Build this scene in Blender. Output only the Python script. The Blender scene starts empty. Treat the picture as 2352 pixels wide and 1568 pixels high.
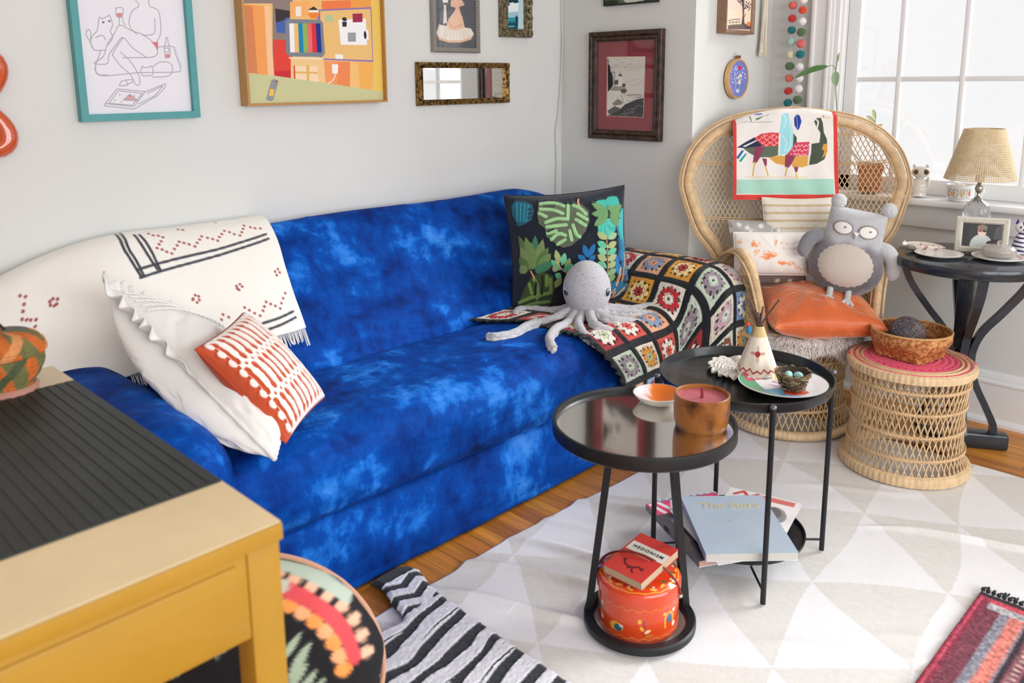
import bpy, bmesh, math, random
import numpy as np
from mathutils import Vector, Matrix
random.seed(7)
SC = bpy.context.scene
COL = SC.collection
PI = math.pi
A = np.array

# ------------------------------------------------------------------ objects
def new_mesh(name, V, F, mi=None, col=None, mats=(), smooth=True, sharp=None):
    V = np.asarray(V, dtype=np.float64).reshape(-1, 3)
    me = bpy.data.meshes.new(name)
    me.vertices.add(len(V)); me.vertices.foreach_set('co', V.astype(np.float32).ravel())
    loops = np.concatenate([f.ravel() for f in F]).astype(np.int32)
    tot = np.concatenate([np.full(len(f), f.shape[1]) for f in F]).astype(np.int32)
    start = np.concatenate([[0], np.cumsum(tot)[:-1]]).astype(np.int32)
    me.loops.add(len(loops)); me.loops.foreach_set('vertex_index', loops)
    me.polygons.add(len(tot)); me.polygons.foreach_set('loop_start', start)
    if mi is not None: me.polygons.foreach_set('material_index', np.concatenate(mi).astype(np.int32))
    me.polygons.foreach_set('use_smooth', np.full(len(tot), bool(smooth)))
    me.update(calc_edges=True); me.validate()
    for m in mats: me.materials.append(m)
    if col is not None:
        a = me.color_attributes.new('Col', 'FLOAT_COLOR', 'POINT')
        c = np.ones((len(V), 4), np.float32); c[:, :3] = col
        a.data.foreach_set('color', c.ravel())
    if sharp is not None and smooth: me.set_sharp_from_angle(angle=math.radians(sharp))
    return me

class MB:
    """collects pieces of geometry that become one mesh object"""
    def __init__(s): s.V = []; s.F = []; s.mi = []; s.C = []; s.n = 0; s.hascol = False
    def add(s, vf, m=0, col=None, T=None):
        V, F = vf[0], vf[1]
        if len(vf) > 2 and col is None: col = vf[2]
        V = np.asarray(V, float)
        if T is not None: V = V @ T[0].T + T[1]
        if not isinstance(F, list): F = [F]
        for f in F:
            f = np.asarray(f, int)
            if f.size == 0: continue
            s.F.append(f + s.n); s.mi.append(np.full(len(f), m))
        s.V.append(V); s.n += len(V)
        if col is None: c = np.full((len(V), 3), .8)
        else:
            s.hascol = True
            c = np.asarray(col, float)
            if c.ndim == 1: c = np.tile(c, (len(V), 1))
        s.C.append(c)
        return s
    def build(s, name, mats, parent=None, smooth=True, sharp=40, loc=None):
        if not isinstance(mats, (list, tuple)): mats = [mats]
        me = new_mesh(name, np.concatenate(s.V), s.F, s.mi, np.concatenate(s.C) if s.hascol else None, mats, smooth, sharp)
        o = bpy.data.objects.new(name, me); COL.objects.link(o)
        if parent is not None: o.parent = parent
        if loc is not None: o.location = loc
        return o

def tag(o, label=None, cat=None, group=None, kind=None):
    if label: o['label'] = label
    if cat: o['category'] = cat
    if group: o['group'] = group
    if kind: o['kind'] = kind
    return o
def thing(name, label, cat, loc=(0, 0, 0), rz=0, group=None):
    o = bpy.data.objects.new(name, None); COL.objects.link(o)
    o.empty_display_size = .05
    o.location = loc; o.rotation_euler = (0, 0, rz)
    return tag(o, label, cat, group)
def part(name, vf, mat, parent, label=None, smooth=True, sharp=40):
    m = vf if isinstance(vf, MB) else MB().add(vf)
    o = m.build(name, mat, parent, smooth, sharp)
    if label: o['label'] = label
    return o
def single(name, vf, mat, label, cat, loc=None, group=None, smooth=True, sharp=40):
    m = vf if isinstance(vf, MB) else MB().add(vf)
    o = m.build(name, mat, None, smooth, sharp, loc)
    return tag(o, label, cat, group)
def struct(name, vf, mat, smooth=False, parent=None, label=None):
    m = vf if isinstance(vf, MB) else MB().add(vf)
    o = m.build(name, mat, parent, smooth, 40)
    if parent is None: o['kind'] = 'structure'
    if label: o['label'] = label
    return o
def solidify(o, t, offset=-1):
    m = o.modifiers.new('thick', 'SOLIDIFY'); m.thickness = t; m.offset = offset; return o

# ------------------------------------------------------------------ maths
def nrm(v): v = np.asarray(v, float); return v / np.linalg.norm(v)
def rotz(a): c, s = math.cos(a), math.sin(a); return A([[c, -s, 0], [s, c, 0], [0, 0, 1.]])
def rotx(a): c, s = math.cos(a), math.sin(a); return A([[1., 0, 0], [0, c, -s], [0, s, c]])
def roty(a): c, s = math.cos(a), math.sin(a); return A([[c, 0, s], [0, 1., 0], [-s, 0, c]])
def TR(loc=(0, 0, 0), R=None): return (np.eye(3) if R is None else np.asarray(R, float), np.asarray(loc, float))
def frame3(right, up):
    """columns: right, up, normal (right x up)"""
    r = nrm(right); n = nrm(np.cross(r, up)); u = np.cross(n, r)
    return np.stack([r, u, n], 1)
def ss(a, b, x): t = np.clip((x - a) / (b - a), 0, 1); return t * t * (3 - 2 * t)
def hash3(i, j, k, seed):
    n = (i * 374761393 + j * 668265263 + k * 2147483647 + seed * 974634777) & 0xffffffff
    n = ((n ^ (n >> 13)) * 1274126177) & 0xffffffff
    n = (n ^ (n >> 16)) & 0xffffffff
    return n / 4294967295.0
def vnoise(P, seed=0):
    P = np.asarray(P, float); i = np.floor(P).astype(np.int64); f = P - i; f = f * f * (3 - 2 * f)
    r = 0
    for a in (0, 1):
        wa = f[..., 0] if a else 1 - f[..., 0]
        for b in (0, 1):
            wb = f[..., 1] if b else 1 - f[..., 1]
            for c in (0, 1):
                wc = f[..., 2] if c else 1 - f[..., 2]
                r = r + wa * wb * wc * hash3(i[..., 0] + a, i[..., 1] + b, i[..., 2] + c, seed)
    return r * 2 - 1
def fbm(P, o=4, seed=0):
    P = np.asarray(P, float); r = 0; a = 1; t = 0
    for k in range(o): r = r + a * vnoise(P * (2 ** k), seed + k); t += a; a *= .5
    return r / t
def catmull(P, n=8, closed=False):
    P = np.asarray(P, float); out = []; N = len(P)
    for i in range(N if closed else N - 1):
        if closed: p0, p1, p2, p3 = P[(i - 1) % N], P[i], P[(i + 1) % N], P[(i + 2) % N]
        else: p0, p1, p2, p3 = P[max(i - 1, 0)], P[i], P[i + 1], P[min(i + 2, N - 1)]
        for k in range(n):
            t = k / n
            out.append(.5 * ((2 * p1) + (-p0 + p2) * t + (2 * p0 - 5 * p1 + 4 * p2 - p3) * t * t + (-p0 + 3 * p1 - 3 * p2 + p3) * t ** 3))
    if not closed: out.append(P[-1])
    return A(out)
def lin(c):
    """#rrggbb or 0-255 triple -> linear rgb"""
    if isinstance(c, str): c = [int(c[i:i + 2], 16) for i in (1, 3, 5)]
    c = A(c, float) / 255.
    return np.where(c <= .04045, c / 12.92, ((c + .055) / 1.055) ** 2.4)
def slin(c):
    return np.where(c <= .04045, c / 12.92, ((c + .055) / 1.055) ** 2.4)

# ------------------------------------------------------------------ primitives -> (V, F)
def box(c, s, bev=0, seg=2, R=None):
    bm = bmesh.new(); bmesh.ops.create_cube(bm, size=1)
    for v in bm.verts: v.co = (v.co.x * s[0], v.co.y * s[1], v.co.z * s[2])
    if bev > 0: bmesh.ops.bevel(bm, geom=bm.edges[:], offset=min(bev, min(s) * .49), segments=seg, profile=.5, affect='EDGES')
    r = from_bm(bm)
    V = r[0]
    if R is not None: V = V @ np.asarray(R).T
    return V + A(c, float), r[1]
def from_bm(bm):
    bm.verts.index_update()
    V = A([v.co[:] for v in bm.verts], float); d = {}
    for f in bm.faces: d.setdefault(len(f.verts), []).append([v.index for v in f.verts])
    bm.free()
    return V, [A(x, int) for x in d.values()]
def gridf(nu, nv, cu=False, cv=False):
    i = np.arange(nu if cu else nu - 1); j = np.arange(nv if cv else nv - 1)
    I, J = np.meshgrid(i, j, indexing='ij'); I2 = (I + 1) % nu; J2 = (J + 1) % nv
    return np.stack([I * nv + J, I2 * nv + J, I2 * nv + J2, I * nv + J2], -1).reshape(-1, 4)
def grid(fn, nu, nv, cu=False, cv=False):
    """fn(U,V arrays 0..1) -> (..,3)"""
    u = np.linspace(0, 1, nu, endpoint=not cu); v = np.linspace(0, 1, nv, endpoint=not cv)
    U, W = np.meshgrid(u, v, indexing='ij')
    return np.asarray(fn(U, W)).reshape(-1, 3), gridf(nu, nv, cu, cv)
def tube(P, r, n=8, closed=False, cap=True, flat=1.0, up=None):
    P = np.asarray(P, float); N = len(P)
    r = np.full(N, r, float) if np.isscalar(r) else np.asarray(r, float)
    if closed: T = np.roll(P, -1, 0) - np.roll(P, 1, 0)
    else: T = np.gradient(P, axis=0)
    T = T / np.maximum(np.linalg.norm(T, axis=1, keepdims=True), 1e-9)
    u0 = A([0, 0, 1.]) if up is None else A(up, float)
    if abs(T[0] @ u0) > .95 and up is None: u0 = A([1., 0, 0])
    X = np.zeros((N, 3)); x = u0 - T[0] * (u0 @ T[0]); x /= np.linalg.norm(x)
    for i in range(N):
        if up is not None:
            y = u0 - T[i] * (u0 @ T[i])
            if np.linalg.norm(y) > 1e-3: x = y
        x = x - T[i] * (x @ T[i]); x = x / np.linalg.norm(x); X[i] = x
    Y = np.cross(T, X)
    a = np.linspace(0, 2 * PI, n, endpoint=False)
    V = P[:, None] + r[:, None, None] * (X[:, None] * np.cos(a)[None, :, None] * flat + Y[:, None] * np.sin(a)[None, :, None])
    F = [gridf(N, n, closed, True)[:, ::-1]]
    V = V.reshape(-1, 3)
    if cap and not closed:
        F.append(A([list(range(n))])); F.append(A([list(range((N - 1) * n, N * n))[::-1]]))
    return V, F
def cyl(c, r, z0, z1, n=32, r2=None):
    return lathe([(0, z0), (r, z0), (r if r2 is None else r2, z1), (0, z1)], n, c)
def lathe(prof, n=48, c=(0, 0), a0=0, a1=2 * PI):
    prof = A(prof, float); full = abs(a1 - a0 - 2 * PI) < 1e-6
    a = np.linspace(a0, a1, n, endpoint=not full)
    V = np.stack([c[0] + prof[:, 0][None] * np.cos(a)[:, None], c[1] + prof[:, 0][None] * np.sin(a)[:, None], np.tile(prof[:, 1], (len(a), 1))], -1)
    return V.reshape(-1, 3), gridf(len(a), len(prof), full, False)
def rbox(c, s, r, n=20, fn=None, R=None):
    """soft rounded box, dense; fn(V)->V deforms in local coordinates"""
    bm = bmesh.new(); bmesh.ops.create_cube(bm, size=2); bmesh.ops.subdivide_edges(bm, edges=bm.edges[:], cuts=n, use_grid_fill=True)
    V, F = from_bm(bm)
    h = A(s, float) / 2; r = min(r, h.min())
    V = np.sin(V * PI / 2 * .999) if False else V
    # push sampling towards edges a little
    V = np.sign(V) * (1 - (1 - np.abs(V)) ** 1.3)
    Q = V * h; inner = np.clip(Q, -(h - r), h - r); d = Q - inner
    L = np.linalg.norm(d, axis=1, keepdims=True)
    V = inner + np.where(L > 1e-9, d / np.maximum(L, 1e-9) * r * np.minimum(1, np.maximum(np.abs(d).max(1, keepdims=True) / r, 0)), 0)
    if fn is not None: V = fn(V)
    if R is not None: V = V @ np.asarray(R).T
    return V + A(c, float), F
def prism(poly, z0, z1, T=None):
    """extrude a 2d outline from z0 to z1"""
    P = A(poly, float); n = len(P)
    V = np.concatenate([np.c_[P, np.full(n, z0)], np.c_[P, np.full(n, z1)]])
    area = 0.5 * np.sum(P[:, 0] * np.roll(P[:, 1], -1) - np.roll(P[:, 0], -1) * P[:, 1])
    idx = list(range(n)) if area > 0 else list(range(n))[::-1]
    i = A(idx); j = np.roll(i, -1)
    F = [np.stack([i, j, j + n, i + n], 1), A([idx[::-1]]), A([[k + n for k in idx]])]
    if T is not None: V = V @ T[0].T + T[1]
    return V, F
def ball(c, r, nu=20, nv=12, sc=(1, 1, 1)):
    def f(U, W):
        th = U * 2 * PI; ph = W * PI
        return np.stack([c[0] + r * sc[0] * np.cos(th) * np.sin(ph), c[1] + r * sc[1] * np.sin(th) * np.sin(ph), c[2] - r * sc[2] * np.cos(ph)], -1)
    return grid(f, nu, nv, cu=True)
def pillow(w, h, t, nu=60, nv=60, pinch=.06, col=None, wr=.004, seed=3, exp=.55, edge=.004, colback=None, sag=0):
    """soft square cushion in the local xy plane, normal +z; col(u,v)->linear rgb for the front"""
    u = np.linspace(-1, 1, nu); v = np.linspace(-1, 1, nv)
    U, W = np.meshgrid(u, v, indexing='ij')
    prof = ((1 - np.abs(U) ** 2.4) * (1 - np.abs(W) ** 2.4)) ** exp
    X = U * w / 2 * (1 - pinch * (1 - W ** 2) ** 1.0 * np.abs(U) ** 3)
    Y = W * h / 2 * (1 - pinch * (1 - U ** 2) ** 1.0 * np.abs(W) ** 3)
    out = MB()
    for sgn in (1, -1):
        N = fbm(np.stack([X * 9, Y * 9, np.full_like(X, sgn * 3.1)], -1), 4, seed)
        rad = fbm(np.stack([np.arctan2(W, U) * 5, np.hypot(U, W) * 1.2, np.full_like(X, sgn)], -1), 2, seed + 9)
        Z = sgn * (t / 2 * prof + wr * N * prof ** .5 * 1.2 + wr * .8 * rad * np.minimum(1, 2.5 * (1 - np.maximum(np.abs(U), np.abs(W)))) * np.hypot(U, W)) + sgn * edge * .5 * (prof > 0)
        Z = Z - sag * (1 - U ** 2) * 0
        V = np.stack([X, Y, Z], -1).reshape(-1, 3)
        F = gridf(nu, nv)
        if sgn < 0: F = F[:, ::-1]
        c = None
        fn = col if sgn > 0 else (colback or col)
        if fn is not None: c = np.asarray(fn((U + 1) / 2, (W + 1) / 2)).reshape(-1, 3)
        out.add((V, F), 0, c)
    # edge piping
    s = np.linspace(-1, 1, 25)[:-1]
    ring = np.concatenate([np.c_[s, -np.ones(24)], np.c_[np.ones(24), s], np.c_[-s, np.ones(24)], np.c_[-np.ones(24), -s]])
    ux, wy = ring[:, 0], ring[:, 1]
    X = ux * w / 2 * (1 - pinch * (1 - wy ** 2) * np.abs(ux) ** 3); Y = wy * h / 2 * (1 - pinch * (1 - ux ** 2) * np.abs(wy) ** 3)
    c = None
    if col is not None: c = np.asarray((colback or col)((ux + 1) / 2, (wy + 1) / 2)); c = np.repeat(c.reshape(-1, 3), 6, 0)
    out.add(tube(np.c_[X, Y, np.zeros(96)], max(edge, .002), 6, closed=True), 0, c)
    return out
def rough_cloth(mb_or_vf): return mb_or_vf

# ------------------------------------------------------------------ painting flat patterns (printed / woven / stitched)
class Canvas:
    """a picture in metres: x right, y up; colours in srgb 0-1; sampled onto mesh vertices"""
    def __init__(s, w, h, res, bg):
        s.w, s.h, s.res = w, h, res
        s.W, s.H = int(w * res) + 1, int(h * res) + 1
        s.a = np.zeros((s.W, s.H, 3)); s.a[:] = s.c(bg); s.hgt = np.zeros((s.W, s.H))
        s.X, s.Y = np.meshgrid(np.linspace(0, w, s.W), np.linspace(0, h, s.H), indexing='ij')
    def c(s, c):
        if isinstance(c, str): return A([int(c[i:i + 2], 16) for i in (1, 3, 5)]) / 255.
        return A(c, float)
    def bb(s, x0, y0, x1, y1):
        i0 = max(0, int(x0 / s.w * (s.W - 1)) - 1); i1 = min(s.W, int(x1 / s.w * (s.W - 1)) + 3)
        j0 = max(0, int(y0 / s.h * (s.H - 1)) - 1); j1 = min(s.H, int(y1 / s.h * (s.H - 1)) + 3)
        return slice(i0, max(i0, i1)), slice(j0, max(j0, j1))
    def put(s, sl, m, col, k=1, hg=None):
        m = (np.clip(m, 0, 1) * k)[..., None]
        s.a[sl] = s.a[sl] * (1 - m) + s.c(col) * m
        if hg is not None: s.hgt[sl] = s.hgt[sl] * (1 - m[..., 0]) + hg * m[..., 0]
    def rect(s, x0, y0, x1, y1, col, k=1, hg=None):
        sl = s.bb(x0, y0, x1, y1); X, Y = s.X[sl], s.Y[sl]; e = s.res
        m = np.minimum(np.minimum(X - x0, x1 - X), np.minimum(Y - y0, y1 - Y)) * e + .5
        s.put(sl, m, col, k, hg)
    def ell(s, cx, cy, rx, ry, col, ang=0, k=1, hg=None, ring=None):
        R = max(rx, ry) * 1.1; sl = s.bb(cx - R, cy - R, cx + R, cy + R); X, Y = s.X[sl] - cx, s.Y[sl] - cy
        c, n = math.cos(ang), math.sin(ang); x = X * c + Y * n; y = -X * n + Y * c
        d = np.hypot(x / rx, y / ry)
        m = (1 - d) * min(rx, ry) * s.res + .5
        if ring: m = np.minimum(m, (ring / 2 - np.abs(1 - ring / 2 / min(rx, ry) - d) * min(rx, ry)) * s.res + .5)
        s.put(sl, m, col, k, hg)
    def poly(s, P, col, k=1, hg=None):
        P = A(P, float)
        if len(P) < 3: return
        x0, y0 = P.min(0); x1, y1 = P.max(0); sl = s.bb(x0, y0, x1, y1); X, Y = s.X[sl], s.Y[sl]
        ins = np.zeros(X.shape, bool); d = np.full(X.shape, 1e9)
        for i in range(len(P)):
            a, b = P[i - 1], P[i]
            cond = (a[1] > Y) != (b[1] > Y)
            xi = (b[0] - a[0]) * (Y - a[1]) / (b[1] - a[1] + 1e-12) + a[0]
            ins ^= cond & (X < xi)
            d = np.minimum(d, s.sd(X, Y, a, b))
        m = np.where(ins, d, -d) * s.res + .5
        s.put(sl, m, col, k, hg)
    def sd(s, X, Y, a, b):
        v = b - a; L = max(v @ v, 1e-12); t = np.clip(((X - a[0]) * v[0] + (Y - a[1]) * v[1]) / L, 0, 1)
        return np.hypot(X - a[0] - t * v[0], Y - a[1] - t * v[1])
    def line(s, P, w, col, k=1, smooth=0, hg=None, closed=False):
        P = A(P, float)
        if smooth: P = catmull(P, smooth, closed)
        if closed: P = np.concatenate([P, P[:1]])
        x0, y0 = P.min(0) - w; x1, y1 = P.max(0) + w; sl = s.bb(x0, y0, x1, y1); X, Y = s.X[sl], s.Y[sl]
        d = np.full(X.shape, 1e9)
        for i in range(1, len(P)): d = np.minimum(d, s.sd(X, Y, P[i - 1], P[i]))
        s.put(sl, (w / 2 - d) * s.res + .5, col, k, hg)
    def leaf(s, x, y, L, w, ang, col, k=1, hg=None):
        t = np.linspace(0, 1, 9); prof = np.sin(t * PI) ** .8 * w / 2
        P = np.concatenate([np.c_[t * L, prof], np.c_[t[::-1] * L, -prof[::-1]][1:-1]])
        c, n = math.cos(ang), math.sin(ang)
        s.poly(np.c_[x + P[:, 0] * c - P[:, 1] * n, y + P[:, 0] * n + P[:, 1] * c], col, k, hg)
    def sample(s, x, y, what='a'):
        arr = s.a if what == 'a' else s.hgt
        fx = np.clip(np.asarray(x) / s.w, 0, 1) * (s.W - 1); fy = np.clip(np.asarray(y) / s.h, 0, 1) * (s.H - 1)
        i = np.minimum(fx.astype(int), s.W - 2); j = np.minimum(fy.astype(int), s.H - 2); tx = fx - i; ty = fy - j
        if what == 'a': tx = tx[..., None]; ty = ty[..., None]
        r = arr[i, j] * (1 - tx) * (1 - ty) + arr[i + 1, j] * tx * (1 - ty) + arr[i, j + 1] * (1 - tx) * ty + arr[i + 1, j + 1] * tx * ty
        return slin(r) if what == 'a' else r
    def sheet(s, T=None, dens=None):
        """flat printed sheet as a grid carrying the picture"""
        nu, nv = (s.W, s.H) if dens is None else (int(s.w * dens) + 1, int(s.h * dens) + 1)
        V, F = grid(lambda U, W: np.stack([U * s.w, W * s.h, 0 * U], -1), nu, nv)
        c = s.sample(V[:, 0], V[:, 1])
        if T is not None: V = V @ T[0].T + T[1]
        return V, F, c

def text_mesh(body, size, bold=0, extrude=.0003, font=None, spacing=1, shear=0):
    cu = bpy.data.curves.new('txt', 'FONT'); cu.body = body; cu.size = size; cu.extrude = extrude; cu.offset = bold
    cu.align_x = 'CENTER'; cu.align_y = 'CENTER'; cu.space_character = spacing; cu.shear = shear; cu.resolution_u = 4
    ob = bpy.data.objects.new('txt', cu); COL.objects.link(ob)
    dg = bpy.context.evaluated_depsgraph_get(); me = bpy.data.meshes.new_from_object(ob.evaluated_get(dg))
    V = A([v.co[:] for v in me.vertices], float); d = {}
    for p in me.polygons: d.setdefault(len(p.vertices), []).append(list(p.vertices))
    bpy.data.objects.remove(ob); bpy.data.curves.remove(cu); bpy.data.meshes.remove(me)
    return V, [A(x, int) for x in d.values()]

# ------------------------------------------------------------------ materials
MATS = {}
def mat(name, col=(.8, .8, .8), rough=.6, metal=0, bump=0, bscale=60, sheen=0, noise=None, attr=False, spec=.5, coat=0,
        trans=0, alpha=1, emis=0, vary=0, vscale=8, ior=1.45, sss=0, stretch=None, detail=4, sheencol=None, bdist=.002, wave=None):
    """one procedural material; noise=(colour2, scale, lo, hi) mixes a second colour in by a noise pattern"""
    if name in MATS: return MATS[name]
    m = bpy.data.materials.new(name); m.use_nodes = True; nt = m.node_tree; N = nt.nodes; L = nt.links
    b = N['Principled BSDF']
    if isinstance(col, str): col = lin(col)
    col = tuple(float(x) for x in col)
    b.inputs['Base Color'].default_value = (*col, 1)
    b.inputs['Roughness'].default_value = rough; b.inputs['Metallic'].default_value = metal
    b.inputs['Specular IOR Level'].default_value = spec; b.inputs['Coat Weight'].default_value = coat
    b.inputs['Transmission Weight'].default_value = trans; b.inputs['Alpha'].default_value = alpha; b.inputs['IOR'].default_value = ior
    b.inputs['Sheen Weight'].default_value = sheen
    if sheencol is not None: b.inputs['Sheen Tint'].default_value = (*sheencol, 1)
    b.inputs['Sheen Roughness'].default_value = .45
    if sss: b.inputs['Subsurface Weight'].default_value = sss; b.inputs['Subsurface Scale'].default_value = .01
    tc = N.new('ShaderNodeTexCoord'); vec = tc.outputs['Object']
    if stretch:
        mp = N.new('ShaderNodeMapping'); mp.inputs['Scale'].default_value = stretch; L.new(vec, mp.inputs['Vector']); vec = mp.outputs['Vector']
    src = None
    if attr:
        a = N.new('ShaderNodeAttribute'); a.attribute_name = 'Col'; src = a.outputs['Color']
    if noise:
        c2, sc, lo, hi = noise
        if isinstance(c2, str): c2 = lin(c2)
        nz = N.new('ShaderNodeTexNoise'); nz.inputs['Scale'].default_value = sc; nz.inputs['Detail'].default_value = detail; L.new(vec, nz.inputs['Vector'])
        rp = N.new('ShaderNodeMapRange'); rp.inputs['From Min'].default_value = lo; rp.inputs['From Max'].default_value = hi; L.new(nz.outputs['Fac'], rp.inputs['Value'])
        mx = N.new('ShaderNodeMix'); mx.data_type = 'RGBA'; L.new(rp.outputs[0], mx.inputs['Factor'])
        if src: L.new(src, mx.inputs[6])
        else: mx.inputs[6].default_value = (*col, 1)
        mx.inputs[7].default_value = (*[float(x) for x in c2], 1); src = mx.outputs[2]
    if vary:
        nz = N.new('ShaderNodeTexNoise'); nz.inputs['Scale'].default_value = vscale; nz.inputs['Detail'].default_value = 5; L.new(vec, nz.inputs['Vector'])
        rp = N.new('ShaderNodeMapRange'); rp.inputs['From Min'].default_value = .3; rp.inputs['From Max'].default_value = .7
        rp.inputs['To Min'].default_value = 1 - vary; rp.inputs['To Max'].default_value = 1 + vary; L.new(nz.outputs['Fac'], rp.inputs['Value'])
        mx = N.new('ShaderNodeMix'); mx.data_type = 'RGBA'; mx.blend_type = 'MULTIPLY'; mx.inputs['Factor'].default_value = 1
        if src: L.new(src, mx.inputs[6])
        else: mx.inputs[6].default_value = (*col, 1)
        cb = N.new('ShaderNodeCombineColor')
        for k in range(3): L.new(rp.outputs[0], cb.inputs[k])
        L.new(cb.outputs[0], mx.inputs[7]); src = mx.outputs[2]
    if src: L.new(src, b.inputs['Base Color'])
    if bump:
        if wave:
            wv = N.new('ShaderNodeTexWave'); wv.wave_type = 'BANDS'; wv.bands_direction = wave[0]; wv.inputs['Scale'].default_value = wave[1]
            wv.inputs['Distortion'].default_value = wave[2]; L.new(vec, wv.inputs['Vector']); hsrc = wv.outputs['Fac']
        else:
            nz = N.new('ShaderNodeTexNoise'); nz.inputs['Scale'].default_value = bscale; nz.inputs['Detail'].default_value = 6; L.new(vec, nz.inputs['Vector']); hsrc = nz.outputs['Fac']
        bp = N.new('ShaderNodeBump'); bp.inputs['Strength'].default_value = bump; bp.inputs['Distance'].default_value = bdist
        L.new(hsrc, bp.inputs['Height']); L.new(bp.outputs[0], b.inputs['Normal'])
    MATS[name] = m
    return m
# =================================================================== THE ROOM
YW, XB, YR, XC, ZC = 2.44, 2.785, 1.778, 3.37, 2.45     # sofa wall, short wall, bay return, window wall, ceiling
XL, YS = -1.6, -2.3
m_wall = mat('wall_paint', (.70, .705, .685), .85, bump=.12, bscale=45, bdist=.003, vary=.015, vscale=3)
m_trim = mat('white_gloss_paint', (.82, .82, .82), .45, bump=.05, bscale=30)
m_ceil = mat('ceiling_paint', (.8, .79, .77), .9)
struct('wall_left', box(((XL + XB) / 2 + .05, YW + .05, ZC / 2), (XB - XL + .2, .1, ZC)), m_wall)
struct('wall_back', box((XB + .05, (YW + YR) / 2 + .05, ZC / 2), (.1, YW - YR - .1, ZC)), m_wall)
struct('wall_bay_side', box(((XB + XC) / 2 + .1, YR + .05, ZC / 2), (XC - XB + .2, .1, ZC)), m_wall)
w = MB()
WY0, WY1, WZ0, WZ1 = -.9, 1.502, .80, 2.2
w.add(box((XC + .07, (YR + WY1) / 2, ZC / 2), (.14, YR - WY1, ZC)))
w.add(box((XC + .07, (WY1 + WY0) / 2, WZ0 / 2), (.14, WY1 - WY0, WZ0)))
w.add(box((XC + .07, (WY1 + WY0) / 2, (ZC + WZ1) / 2), (.14, WY1 - WY0, ZC - WZ1)))
w.add(box((XC + .07, (WY0 + YS) / 2, ZC / 2), (.14, WY0 - YS, ZC)))
struct('wall_right', w, m_wall)
struct('wall_near', box((XL - .05, .1, ZC / 2), (.1, 4.8, ZC)), m_wall)
struct('ceiling', box((.9, .1, ZC + .05), (5.2, 5.0, .1)), m_ceil)

# floor: narrow oak strips running towards the sofa wall
m = bpy.data.materials.new('oak_strip_floor'); m.use_nodes = True; nt = m.node_tree; N = nt.nodes; L = nt.links; b = N['Principled BSDF']
tc = N.new('ShaderNodeTexCoord'); mp = N.new('ShaderNodeMapping'); mp.inputs['Rotation'].default_value = (0, 0, PI / 2); L.new(tc.outputs['Object'], mp.inputs['Vector'])
br = N.new('ShaderNodeTexBrick'); br.inputs['Scale'].default_value = 1; br.inputs['Brick Width'].default_value = .62; br.inputs['Row Height'].default_value = .057
br.inputs['Mortar Size'].default_value = .0007; br.inputs['Color1'].default_value = (*lin('#dc9438'), 1); br.inputs['Color2'].default_value = (*lin('#b8702a'), 1); br.inputs['Mortar'].default_value = (.05, .02, .01, 1)
br.offset = .37; L.new(mp.outputs[0], br.inputs['Vector'])
mp2 = N.new('ShaderNodeMapping'); mp2.inputs['Scale'].default_value = (40, 2.2, 1); L.new(tc.outputs['Object'], mp2.inputs['Vector'])
nz = N.new('ShaderNodeTexNoise'); nz.inputs['Scale'].default_value = 1.6; nz.inputs['Detail'].default_value = 6; L.new(mp2.outputs[0], nz.inputs['Vector'])
mx = N.new('ShaderNodeMix'); mx.data_type = 'RGBA'; mx.blend_type = 'MULTIPLY'; mx.inputs['Factor'].default_value = .75
rp = N.new('ShaderNodeMapRange'); rp.inputs['From Min'].default_value = .3; rp.inputs['From Max'].default_value = .65; rp.inputs['To Min'].default_value = .55; rp.inputs['To Max'].default_value = 1.25
L.new(nz.outputs['Fac'], rp.inputs['Value']); cb = N.new('ShaderNodeCombineColor')
for k in range(3): L.new(rp.outputs[0], cb.inputs[k])
L.new(br.outputs['Color'], mx.inputs[6]); L.new(cb.outputs[0], mx.inputs[7]); L.new(mx.outputs[2], b.inputs['Base Color'])
b.inputs['Roughness'].default_value = .38
struct('floor', box((.9, .1, -.05), (5.2, 5.0, .1)), m)

# baseboards: stepped profile with a shoe moulding
def baseboard(name, p0, p1, nrm_):
    p0, p1, n = A(p0, float), A(p1, float), A(nrm_, float)
    prof = [(0, 0), (.032, 0), (.032, .012), (.024, .024), (.019, .026), (.019, .155), (.024, .158), (.024, .166), (.016, .172), (.016, .18), (.010, .195), (0, .2)]
    V = []
    for p in (p0, p1):
        for d, z in prof: V.append((p[0] + n[0] * d, p[1] + n[1] * d, z))
    k = len(prof); i = np.arange(k - 1)
    F = [np.stack([i, i + 1, i + 1 + k, i + k], 1), A([list(range(k))]), A([list(range(k, 2 * k))[::-1]])]
    struct(name, (A(V), F), m_trim)
baseboard('baseboard_left', (XL, YW), (XB, YW), (0, -1))
baseboard('baseboard_back', (XB, YW), (XB, YR), (-1, 0))
baseboard('baseboard_bay', (XB, YR), (XC, YR), (0, -1))
baseboard('baseboard_right', (XC, YR), (XC, YS), (-1, 0))

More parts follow.
